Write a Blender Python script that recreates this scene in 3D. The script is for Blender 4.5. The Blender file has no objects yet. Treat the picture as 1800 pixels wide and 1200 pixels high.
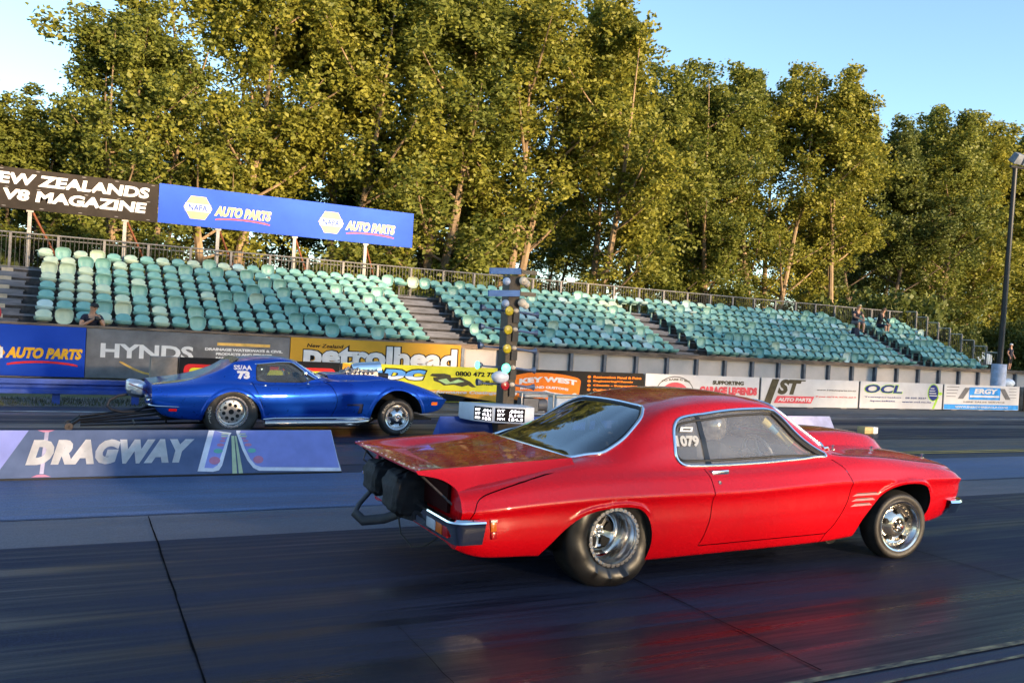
import bpy, bmesh, math, random
import numpy as np
from mathutils import Vector, Matrix, geometry
R = math.radians
PI = math.pi
rng = np.random.default_rng(7)
random.seed(7)
sc = bpy.context.scene
col = sc.collection

# ------------------------------------------------------------------ camera
CH = 1.68
def cam_axes(yaw=27., pitch=.6, roll=3.26):
    y, p, r = R(yaw), R(pitch), R(roll)
    fw = np.array([math.sin(y)*math.cos(p), math.cos(y)*math.cos(p), -math.sin(p)])
    rt = np.array([math.cos(y), -math.sin(y), 0.])
    dn = np.cross(fw, rt)
    return rt*math.cos(r)-dn*math.sin(r), dn*math.cos(r)+rt*math.sin(r), fw
RT, DN, FW = cam_axes()
cd = bpy.data.cameras.new('camera'); cam = bpy.data.objects.new('camera', cd); col.objects.link(cam)
cd.sensor_width = 36; cd.lens = 1505/1800*36; cd.clip_start = .1; cd.clip_end = 3000
M = Matrix(((RT[0], -DN[0], -FW[0], 0), (RT[1], -DN[1], -FW[1], 0), (RT[2], -DN[2], -FW[2], CH), (0, 0, 0, 1)))
cam.matrix_world = M
sc.camera = cam
# ------------------------------------------------------------------ light
SUN_AZ, SUN_EL = 22., 6.5
sdir = Vector((math.sin(R(SUN_AZ))*math.cos(R(SUN_EL)), -math.cos(R(SUN_AZ))*math.cos(R(SUN_EL)), math.sin(R(SUN_EL))))
w = bpy.data.worlds.new('World'); sc.world = w; w.use_nodes = True
nt = w.node_tree; bg = nt.nodes['Background']
sky = nt.nodes.new('ShaderNodeTexSky'); sky.sky_type = 'NISHITA'; sky.sun_disc = False
sky.sun_elevation = R(SUN_EL); sky.sun_rotation = R(180-SUN_AZ); sky.altitude = 50; sky.air_density = .8; sky.dust_density = .1; sky.ozone_density = 1.6
nt.links.new(sky.outputs[0], bg.inputs[0]); bg.inputs[1].default_value = .105
sd = bpy.data.lights.new('sun', 'SUN'); sun = bpy.data.objects.new('sun', sd); col.objects.link(sun)
sd.energy = 2.9; sd.angle = R(3.); sd.color = (1., .74, .46)
sun.rotation_euler = sdir.to_track_quat('Z', 'Y').to_euler(); sun.location = (0, -20, 10)
sc.view_settings.view_transform = 'Standard'; sc.view_settings.look = 'None'
sc.view_settings.gamma = 1; sc.view_settings.exposure = 2.4
sc.render.engine = 'CYCLES'

# ------------------------------------------------------------------ materials
def srgb(r, g, b):
    f = lambda c: (c/255/12.92) if c <= 10 else ((c/255+.055)/1.055)**2.4
    return (f(r), f(g), f(b))
MATS = {}
def mat(name, c=(.5, .5, .5), rough=.6, metal=0., var=.15, scale=6., bump=0., coat=0., spec=.5, emit=None, estr=1.,
        stretch=(1, 1, 1), c2=None, objrand=0., crough=.05, rvar=0., coords='Object', detail=6.):
    if name in MATS: return MATS[name]
    if name.split('_')[0] in ('print', 'sign', 'banner', 'blue', 'beige', 'decal', 'worn', 'divider'): rough = max(rough, .72); spec = min(spec, .15)
    m = bpy.data.materials.new(name); m.use_nodes = True; n = m.node_tree.nodes; l = m.node_tree.links
    b = n['Principled BSDF']; MATS[name] = m
    b.inputs['Roughness'].default_value = rough; b.inputs['Metallic'].default_value = metal
    b.inputs['Specular IOR Level'].default_value = spec
    b.inputs['Coat Weight'].default_value = coat; b.inputs['Coat Roughness'].default_value = crough
    b.inputs['Base Color'].default_value = (*c, 1)
    tc = n.new('ShaderNodeTexCoord'); mp = n.new('ShaderNodeMapping'); mp.inputs['Scale'].default_value = stretch
    l.new(tc.outputs[coords], mp.inputs[0])
    nz = n.new('ShaderNodeTexNoise'); nz.inputs['Scale'].default_value = scale; nz.inputs['Detail'].default_value = detail
    nz.inputs['Roughness'].default_value = .6
    l.new(mp.outputs[0], nz.inputs[0])
    if var > 0 or c2:
        mx = n.new('ShaderNodeMix'); mx.data_type = 'RGBA'
        lo = c2 if c2 else tuple(max(0, v*(1-var*1.6)) for v in c)
        hi = c if c2 else tuple(min(1, v*(1+var)) for v in c)
        mx.inputs[6].default_value = (*lo, 1); mx.inputs[7].default_value = (*hi, 1)
        rp = n.new('ShaderNodeMapRange'); rp.inputs[1].default_value = .35; rp.inputs[2].default_value = .65
        l.new(nz.outputs[0], rp.inputs[0])
        if objrand:
            oi = n.new('ShaderNodeObjectInfo'); a = n.new('ShaderNodeMath'); a.operation = 'MULTIPLY_ADD'
            a.inputs[1].default_value = objrand; l.new(oi.outputs['Random'], a.inputs[0])
            s_ = n.new('ShaderNodeMath'); s_.operation = 'MULTIPLY'; s_.inputs[1].default_value = 1-objrand
            l.new(rp.outputs[0], s_.inputs[0]); l.new(s_.outputs[0], a.inputs[2]); l.new(a.outputs[0], mx.inputs[0])
        else: l.new(rp.outputs[0], mx.inputs[0])
        l.new(mx.outputs[2], b.inputs['Base Color'])
    if rvar:
        rr = n.new('ShaderNodeMapRange'); rr.inputs[1].default_value = .3; rr.inputs[2].default_value = .7
        rr.inputs[3].default_value = max(.02, rough-rvar); rr.inputs[4].default_value = min(1, rough+rvar)
        l.new(nz.outputs[0], rr.inputs[0]); l.new(rr.outputs[0], b.inputs['Roughness'])
    if bump:
        bp = n.new('ShaderNodeBump'); bp.inputs['Strength'].default_value = bump; bp.inputs['Distance'].default_value = .02
        l.new(nz.outputs[0], bp.inputs['Height']); l.new(bp.outputs[0], b.inputs['Normal'])
    if emit:
        b.inputs['Emission Color'].default_value = (*emit, 1); b.inputs['Emission Strength'].default_value = estr
    return m

def track_mat(name, dark, light, rough_lo, rough_hi, spec=.5, streak=(.12, 3.2, 1), bands=()):
    m = bpy.data.materials.new(name); m.use_nodes = True; n = m.node_tree.nodes; l = m.node_tree.links
    b = n['Principled BSDF']; b.inputs['Specular IOR Level'].default_value = spec
    tc = n.new('ShaderNodeTexCoord')
    def noise(stretch, scale, det=6, rg=.6):
        mp = n.new('ShaderNodeMapping'); mp.inputs['Scale'].default_value = stretch
        l.new(tc.outputs['Object'], mp.inputs[0])
        z = n.new('ShaderNodeTexNoise'); z.inputs['Scale'].default_value = scale; z.inputs['Detail'].default_value = det
        z.inputs['Roughness'].default_value = rg
        l.new(mp.outputs[0], z.inputs[0]); return z.outputs[0]
    s1 = noise(streak, 1.0, 5, .65); s2 = noise((.35, 9, 1), 1.4, 5, .6); s3 = noise((1, 1, 1), 90, 4, .7)
    s4 = noise((.5, 1.2, 1), .8, 4, .6)
    def mth(op, a, bb):
        q = n.new('ShaderNodeMath'); q.operation = op
        for i, v in enumerate((a, bb)):
            if isinstance(v, (int, float)): q.inputs[i].default_value = v
            else: l.new(v, q.inputs[i])
        return q.outputs[0]
    t = mth('ADD', mth('MULTIPLY', s1, .48), mth('ADD', mth('MULTIPLY', s2, .38), mth('MULTIPLY', s4, .14)))
    mr = n.new('ShaderNodeMapRange'); mr.inputs[1].default_value = .38; mr.inputs[2].default_value = .62
    l.new(t, mr.inputs[0])
    cm = n.new('ShaderNodeMix'); cm.data_type = 'RGBA'; cm.inputs[6].default_value = (*dark, 1); cm.inputs[7].default_value = (*light, 1)
    l.new(mr.outputs[0], cm.inputs[0])
    sp = n.new('ShaderNodeMapRange'); sp.inputs[1].default_value = .3; sp.inputs[2].default_value = .7
    sp.inputs[3].default_value = .55; sp.inputs[4].default_value = 1.5; l.new(s3, sp.inputs[0])
    cv = n.new('ShaderNodeVectorMath'); cv.operation = 'SCALE'
    l.new(cm.outputs[2], cv.inputs[0]); l.new(sp.outputs[0], cv.inputs['Scale'])
    l.new(cv.outputs[0], b.inputs['Base Color'])
    rr = n.new('ShaderNodeMapRange'); rr.inputs[1].default_value = .42; rr.inputs[2].default_value = .58
    rr.inputs[3].default_value = rough_lo; rr.inputs[4].default_value = rough_hi
    l.new(t, rr.inputs[0]); l.new(rr.outputs[0], b.inputs['Roughness'])
    bp = n.new('ShaderNodeBump'); bp.inputs['Strength'].default_value = .25; bp.inputs['Distance'].default_value = .005
    l.new(mth('ADD', s3, s2), bp.inputs['Height']); l.new(bp.outputs[0], b.inputs['Normal'])
    MATS[name] = m
    return m

def paint(name, c, rough=.32, metal=0., inner=(.012, .012, .013), coatw=.6):
    m = bpy.data.materials.new(name); m.use_nodes = True; n = m.node_tree.nodes; l = m.node_tree.links
    b = n['Principled BSDF']; b.inputs['Roughness'].default_value = rough; b.inputs['Metallic'].default_value = metal
    b.inputs['Coat Weight'].default_value = 1.; b.inputs['Coat Roughness'].default_value = .03; b.inputs['Specular IOR Level'].default_value = .15
    g = n.new('ShaderNodeNewGeometry'); mx = n.new('ShaderNodeMix'); mx.data_type = 'RGBA'
    mx.inputs[6].default_value = (*c, 1); mx.inputs[7].default_value = (*inner, 1)
    l.new(g.outputs['Backfacing'], mx.inputs[0]); l.new(mx.outputs[2], b.inputs['Base Color'])
    s = n.new('ShaderNodeMath'); s.operation = 'MULTIPLY_ADD'; s.inputs[1].default_value = -coatw; s.inputs[2].default_value = coatw; l.new(g.outputs['Backfacing'], s.inputs[0])
    l.new(s.outputs[0], b.inputs['Coat Weight'])
    tc = n.new('ShaderNodeTexCoord'); nz = n.new('ShaderNodeTexNoise'); nz.inputs['Scale'].default_value = 9; nz.inputs['Detail'].default_value = 3
    l.new(tc.outputs['Object'], nz.inputs[0])
    bp = n.new('ShaderNodeBump'); bp.inputs['Strength'].default_value = .03; bp.inputs['Distance'].default_value = .01
    l.new(nz.outputs[0], bp.inputs['Height']); l.new(bp.outputs[0], b.inputs['Coat Normal'])
    rr = n.new('ShaderNodeMapRange'); rr.inputs[3].default_value = rough-.05; rr.inputs[4].default_value = rough+.07
    l.new(nz.outputs[0], rr.inputs[0]); l.new(rr.outputs[0], b.inputs['Roughness'])
    MATS[name] = m; return m

def glass(name, tint=(.75, .82, .85), refl=.12, haze=.05, hazecol=(.5, .5, .5)):
    m = bpy.data.materials.new(name); m.use_nodes = True; n = m.node_tree.nodes; l = m.node_tree.links
    for x in list(n):
        if x.type != 'OUTPUT_MATERIAL': n.remove(x)
    o = [x for x in n if x.type == 'OUTPUT_MATERIAL'][0]
    t = n.new('ShaderNodeBsdfTransparent'); t.inputs[0].default_value = (*tint, 1)
    g = n.new('ShaderNodeBsdfGlossy'); g.inputs['Roughness'].default_value = .01; g.inputs['Color'].default_value = (1, 1, 1, 1)
    d = n.new('ShaderNodeBsdfDiffuse'); d.inputs[0].default_value = (*hazecol, 1)
    fr = n.new('ShaderNodeFresnel'); fr.inputs[0].default_value = 1.52
    tc = n.new('ShaderNodeTexCoord'); nz = n.new('ShaderNodeTexNoise'); nz.inputs['Scale'].default_value = 3.
    l.new(tc.outputs['Object'], nz.inputs[0])
    hm = n.new('ShaderNodeMapRange'); hm.inputs[3].default_value = haze*.6; hm.inputs[4].default_value = haze*1.4; l.new(nz.outputs[0], hm.inputs[0])
    m1 = n.new('ShaderNodeMixShader'); l.new(hm.outputs[0], m1.inputs[0]); l.new(t.outputs[0], m1.inputs[1]); l.new(d.outputs[0], m1.inputs[2])
    a = n.new('ShaderNodeMath'); a.operation = 'MULTIPLY_ADD'; a.inputs[1].default_value = 1.; a.inputs[2].default_value = refl
    l.new(fr.outputs[0], a.inputs[0])
    m2 = n.new('ShaderNodeMixShader'); l.new(a.outputs[0], m2.inputs[0]); l.new(m1.outputs[0], m2.inputs[1]); l.new(g.outputs[0], m2.inputs[2])
    l.new(m2.outputs[0], o.inputs[0]); MATS[name] = m; return m

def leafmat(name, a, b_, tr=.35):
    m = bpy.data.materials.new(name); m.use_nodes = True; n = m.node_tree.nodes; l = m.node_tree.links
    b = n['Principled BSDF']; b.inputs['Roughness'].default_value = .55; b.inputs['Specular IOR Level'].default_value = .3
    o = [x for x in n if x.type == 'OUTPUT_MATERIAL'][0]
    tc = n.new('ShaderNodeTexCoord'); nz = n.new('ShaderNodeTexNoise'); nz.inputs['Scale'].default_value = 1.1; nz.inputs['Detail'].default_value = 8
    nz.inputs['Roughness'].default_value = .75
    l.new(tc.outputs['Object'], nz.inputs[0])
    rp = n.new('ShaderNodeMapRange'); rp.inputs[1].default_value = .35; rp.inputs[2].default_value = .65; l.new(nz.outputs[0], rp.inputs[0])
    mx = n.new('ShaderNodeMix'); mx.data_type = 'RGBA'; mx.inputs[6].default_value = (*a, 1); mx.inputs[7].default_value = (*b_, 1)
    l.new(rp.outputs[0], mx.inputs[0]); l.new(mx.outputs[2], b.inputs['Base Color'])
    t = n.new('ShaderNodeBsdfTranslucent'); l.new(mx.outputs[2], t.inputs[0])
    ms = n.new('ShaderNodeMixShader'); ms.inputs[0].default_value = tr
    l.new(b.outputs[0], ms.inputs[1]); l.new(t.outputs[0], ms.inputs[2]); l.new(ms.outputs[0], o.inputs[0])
    MATS[name] = m; return m

# ------------------------------------------------------------------ mesh helpers
class MB:
    def __init__(s): s.v = []; s.f = []; s.m = []; s.sm = []
    def add(s, vs, fs, mi=0, smooth=False):
        o = len(s.v); s.v += [tuple(map(float, p)) for p in vs]
        for f in fs: s.f.append(tuple(i+o for i in f)); s.m.append(mi); s.sm.append(smooth)
        return s
    def box(s, c, d, mi=0, rot=None, taper=1.):
        x, y, z = d[0]/2, d[1]/2, d[2]/2
        vs = [Vector((sx*x*(taper if sz > 0 else 1), sy*y*(taper if sz > 0 else 1), sz*z)) for sx in (-1, 1) for sy in (-1, 1) for sz in (-1, 1)]
        if rot is not None: vs = [rot @ p for p in vs]
        vs = [(p[0]+c[0], p[1]+c[1], p[2]+c[2]) for p in vs]
        return s.add(vs, [(0, 1, 3, 2), (4, 6, 7, 5), (0, 4, 5, 1), (2, 3, 7, 6), (0, 2, 6, 4), (1, 5, 7, 3)], mi)
    def bx(s, x0, x1, y0, y1, z0, z1, mi=0):
        return s.box(((x0+x1)/2, (y0+y1)/2, (z0+z1)/2), (x1-x0, y1-y0, z1-z0), mi)
    def tube(s, pts, r, n=8, mi=0, cap=True, smooth=True, flat=1.):
        pts = [Vector(p) for p in pts]; k = len(pts)
        rs = r if isinstance(r, (list, tuple, np.ndarray)) else [r]*k
        vs = []; up = None
        for i, p in enumerate(pts):
            t = (pts[min(i+1, k-1)]-pts[max(i-1, 0)])
            if t.length < 1e-9: t = Vector((0, 0, 1))
            t.normalize()
            if up is None: up = Vector((0, 0, 1)) if abs(t.z) < .9 else Vector((1, 0, 0))
            a = t.cross(up)
            if a.length < 1e-6: a = t.orthogonal()
            a.normalize(); b = a.cross(t).normalized(); up = b
            for j in range(n):
                an = 2*PI*j/n; vs.append(p+(a*math.cos(an)+b*math.sin(an)*flat)*rs[i])
        fs = [(i*n+j, i*n+(j+1) % n, (i+1)*n+(j+1) % n, (i+1)*n+j) for i in range(k-1) for j in range(n)]
        s.add(vs, fs, mi, smooth)
        if cap: s.add(vs[:n], [tuple(range(n))[::-1]], mi); s.add(vs[-n:], [tuple(range(n))], mi)
        return s
    def lathe(s, prof, c, axis='Y', n=32, mi=0, smooth=True, ang0=0, sgn=1):
        # prof: list of (radius, along)
        vs = []
        for (r, a) in prof:
            for j in range(n):
                t = 2*PI*j/n+ang0; u, w_ = r*math.cos(t), r*math.sin(t)
                if axis == 'Y': p = (c[0]+u, c[1]+a*sgn, c[2]+w_)
                elif axis == 'X': p = (c[0]+a*sgn, c[1]+u, c[2]+w_)
                else: p = (c[0]+u, c[1]+w_, c[2]+a*sgn)
                vs.append(p)
        k = len(prof)
        s.add(vs, [(i*n+j, i*n+(j+1) % n, (i+1)*n+(j+1) % n, (i+1)*n+j) for i in range(k-1) for j in range(n)], mi, smooth)
        return s
    def sphere(s, c, r, n=14, m=9, mi=0, sc_=(1, 1, 1)):
        vs = []
        for i in range(m+1):
            ph = PI*i/m
            for j in range(n):
                t = 2*PI*j/n
                vs.append((c[0]+r*sc_[0]*math.sin(ph)*math.cos(t), c[1]+r*sc_[1]*math.sin(ph)*math.sin(t), c[2]+r*sc_[2]*math.cos(ph)))
        return s.add(vs, [(i*n+j, (i+1)*n+j, (i+1)*n+(j+1) % n, i*n+(j+1) % n) for i in range(m) for j in range(n)], mi, True)
    def prism(s, poly, y0, y1, mi=0, f=None):
        # poly in (x,z), extruded along y; f maps (x,y,z)
        a = sum(poly[i][0]*poly[(i+1) % len(poly)][1]-poly[(i+1) % len(poly)][0]*poly[i][1] for i in range(len(poly)))
        if a < 0: poly = poly[::-1]
        k = len(poly); g = f or (lambda x, y, z: (x, y, z))
        fr = [g(x, y0, z) for x, z in poly]; bk = [g(x, y1, z) for x, z in poly]
        s.add(fr+bk, [(i, (i+1) % k, k+(i+1) % k, k+i)[::-1] for i in range(k)], mi)
        tess = geometry.tessellate_polygon([[Vector((x, z, 0)) for x, z in poly]])
        s.add(fr, [tuple(t) for t in tess], mi); s.add(bk, [tuple(t)[::-1] for t in tess], mi)
        return s
    def build(s, name, mats, parent=None, bevel=0., sharp=40, kind=None, recalc=True, split=None):
        if split:
            if split == 'y': key = [sum(s.v[i][1] for i in f) > 0 for f in s.f]
            else:
                par = list(range(len(s.v))); pos = {}
                def find(a):
                    while par[a] != a: par[a] = par[par[a]]; a = par[a]
                    return a
                for i, p in enumerate(s.v):
                    k = (round(p[0], 4), round(p[1], 4), round(p[2], 4))
                    if k in pos: par[find(i)] = find(pos[k])
                    else: pos[k] = i
                for f in s.f:
                    for i in f[1:]: par[find(i)] = find(f[0])
                key = [find(f[0]) for f in s.f]
            out = []
            for k in sorted(set(key)):
                q = MB(); mp = {}
                for f, m, sm_, kk in zip(s.f, s.m, s.sm, key):
                    if kk != k: continue
                    ff = []
                    for i in f:
                        if i not in mp: mp[i] = len(q.v); q.v.append(s.v[i])
                        ff.append(mp[i])
                    q.f.append(tuple(ff)); q.m.append(m); q.sm.append(sm_)
                out.append(q.build(name, mats, parent, bevel, sharp, kind, recalc))
            return out
        me = bpy.data.meshes.new(name); me.from_pydata(s.v, [], s.f)
        if not isinstance(mats, (list, tuple)): mats = [mats]
        for m in mats: me.materials.append(m)
        me.polygons.foreach_set('material_index', s.m)
        me.polygons.foreach_set('use_smooth', s.sm)
        if bevel or recalc:
            bm = bmesh.new(); bm.from_mesh(me)
            if bevel:
                bmesh.ops.remove_doubles(bm, verts=bm.verts, dist=1e-5)
                es = [e for e in bm.edges if len(e.link_faces) == 2 and e.calc_face_angle(0) > R(35)]
                bmesh.ops.bevel(bm, geom=es, offset=bevel, segments=2, affect='EDGES', profile=.5, clamp_overlap=True)
            if recalc: bmesh.ops.recalc_face_normals(bm, faces=bm.faces)
            bm.to_mesh(me); bm.free()
        me.set_sharp_from_angle(angle=R(sharp)); me.update()
        o = bpy.data.objects.new(name, me); col.objects.link(o)
        if parent is not None: o.parent = parent
        if kind: o['kind'] = kind
        return o

def tag(o, label, cat, group=None):
    o['label'] = label; o['category'] = cat
    if group: o['group'] = group
    return o
def thing(name, label, cat, loc=(0, 0, 0), rz=0, group=None):
    o = bpy.data.objects.new(name, None); col.objects.link(o); o.location = loc; o.rotation_euler = (0, 0, rz)
    o.empty_display_size = .2
    return tag(o, label, cat, group)
def dup(root, loc=None, rz=None, label=None, group=None, scale=None):
    r = root.copy(); col.objects.link(r)
    if loc is not None: r.location = loc
    if rz is not None: r.rotation_euler = (0, 0, rz)
    if scale is not None: r.scale = scale
    if label: r['label'] = label
    if group: r['group'] = group
    for ch in list(root.children):
        c = ch.copy(); col.objects.link(c); c.parent = r
        for g in list(ch.children):
            d = g.copy(); col.objects.link(d); d.parent = c
    return r
def local_all(parent, os):
    for o in os: local(parent, o)
    return os
def local(parent, o):   # re-express mesh built in world coordinates in the parent's frame
    o.parent = parent
    o.matrix_parent_inverse = parent.matrix_basis.inverted()
    return o

def text_geo(s, bold=0., shear=0., ext=.006, space=1., res=3):
    cu = bpy.data.curves.new('t', 'FONT'); cu.body = s; cu.offset = bold; cu.shear = shear; cu.extrude = ext; cu.space_character = space
    cu.resolution_u = res; cu.align_x = 'LEFT'
    o = bpy.data.objects.new('t', cu); col.objects.link(o)
    dg = bpy.context.evaluated_depsgraph_get()
    me = bpy.data.meshes.new_from_object(o.evaluated_get(dg))
    vs = np.array([v.co[:] for v in me.vertices]); fs = [tuple(p.vertices) for p in me.polygons]
    bpy.data.objects.remove(o); bpy.data.curves.remove(cu); bpy.data.meshes.remove(me)
    return vs, fs
def text(mb, s, x0, x1, z0, z1, y, mi=0, bold=.02, shear=0., depth=.004, space=1., f=None, arch=0.):
    """lettering fitted in the box x0..x1, z0..z1 on the plane y (proud of it towards -y)"""
    vs, fs = text_geo(s, bold, shear, space=space)
    a, b = vs.min(0), vs.max(0)
    X = x0+(vs[:, 0]-a[0])/(b[0]-a[0])*(x1-x0); Z = z0+(vs[:, 1]-a[1])/(b[1]-a[1])*(z1-z0)
    if arch: Z = Z+arch*(1-((X-(x0+x1)/2)/((x1-x0)/2))**2)
    Y = y-depth*(vs[:, 2] > 0)
    P = list(zip(X, Y, Z))
    if f: P = [f(*p) for p in P]
    mb.add(P, fs, mi)

def spl(tab):
    """monotone cubic through (x, value) pairs"""
    t = sorted(tab); x = np.array([p[0] for p in t], float); y = np.array([p[1] for p in t], float)
    h = np.diff(x); d = np.diff(y)/h; m = np.zeros(len(x))
    for i in range(1, len(x)-1):
        if d[i-1]*d[i] > 0:
            w1, w2 = 2*h[i]+h[i-1], h[i]+2*h[i-1]; m[i] = (w1+w2)/(w1/d[i-1]+w2/d[i])
    m[0] = d[0]; m[-1] = d[-1]
    def ev(q):
        q = np.clip(q, x[0], x[-1]); i = np.clip(np.searchsorted(x, q, side='right')-1, 0, len(x)-2)
        u = (q-x[i])/h[i]
        return ((2*u**3-3*u**2+1)*y[i]+(u**3-2*u**2+u)*h[i]*m[i]+(-2*u**3+3*u**2)*y[i+1]+(u**3-u**2)*h[i]*m[i+1])
    xs = np.linspace(x[0], x[-1], 800); ys = ev(xs)
    # light smoothing so reflections run evenly
    st = xs[1]-xs[0]; sig = max(1, int(.028/st)); k = np.exp(-.5*(np.arange(-3*sig, 3*sig+1)/sig)**2); k /= k.sum()
    p = 3*sig
    yp = np.concatenate([2*ys[0]-ys[p:0:-1], ys, 2*ys[-1]-ys[-2:-p-2:-1]])
    ys = np.convolve(yp, k, 'valid')
    return lambda q: np.interp(q, xs, ys)

def inpoly(P, poly):
    x, y = P[:, 0], P[:, 1]; c = np.zeros(len(P), bool); n = len(poly); j = n-1
    for i in range(n):
        xi, yi = poly[i]; xj, yj = poly[j]
        q = ((yi > y) != (yj > y))
        with np.errstate(divide='ignore', invalid='ignore'):
            c ^= q & (x < (xj-xi)*(y-yi)/(yj-yi+1e-15)+xi)
        j = i
    return c
def segdist(P, poly, closed=True):
    d = np.full(len(P), 1e9); n = len(poly)
    for i in range(n if closed else n-1):
        a = np.array(poly[i]); b = np.array(poly[(i+1) % n]); ab = b-a; L = (ab@ab)+1e-12
        t = np.clip(((P-a)@ab)/L, 0, 1); d = np.minimum(d, np.linalg.norm(P-a-t[:, None]*ab, axis=1))
    return d
def densify(poly, step, closed=True):
    out = []; n = len(poly)
    for i in range(n if closed else n-1):
        a = np.array(poly[i], float); b = np.array(poly[(i+1) % n], float); k = max(1, int(np.linalg.norm(b-a)/step+.5))
        for j in range(k): out.append(tuple(a+(b-a)*j/k))
    if not closed: out.append(tuple(poly[-1]))
    return out
def rounded(poly, r, n=5):
    """polygon with rounded corners; r one value or a list"""
    out = []; k = len(poly)
    for i in range(k):
        p = np.array(poly[i], float); a = np.array(poly[i-1], float); b = np.array(poly[(i+1) % k], float)
        rr = r[i] if isinstance(r, (list, tuple)) else r
        ua = (a-p)/np.linalg.norm(a-p); ub = (b-p)/np.linalg.norm(b-p)
        t = min(rr, .45*np.linalg.norm(a-p), .45*np.linalg.norm(b-p))
        if t < 1e-4: out.append(tuple(p)); continue
        for j in range(n+1):
            u = j/n; out.append(tuple((1-u)**2*(p+ua*t)+2*u*(1-u)*p+u*u*(p+ub*t)))
    return out
def offset_poly(poly, d):
    P = np.array(poly); n = len(P); A = sum(P[i][0]*P[(i+1) % n][1]-P[(i+1) % n][0]*P[i][1] for i in range(n))
    s = 1 if A > 0 else -1; out = []
    for i in range(n):
        e1 = P[i]-P[i-1]; e2 = P[(i+1) % n]-P[i]
        n1 = np.array([e1[1], -e1[0]])/(np.linalg.norm(e1)+1e-12); n2 = np.array([e2[1], -e2[0]])/(np.linalg.norm(e2)+1e-12)
        nn = n1+n2; nn /= (np.linalg.norm(nn)+1e-9); c = max(.5, nn@n1)
        out.append(tuple(P[i]+s*nn*d/c))
    return out

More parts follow.
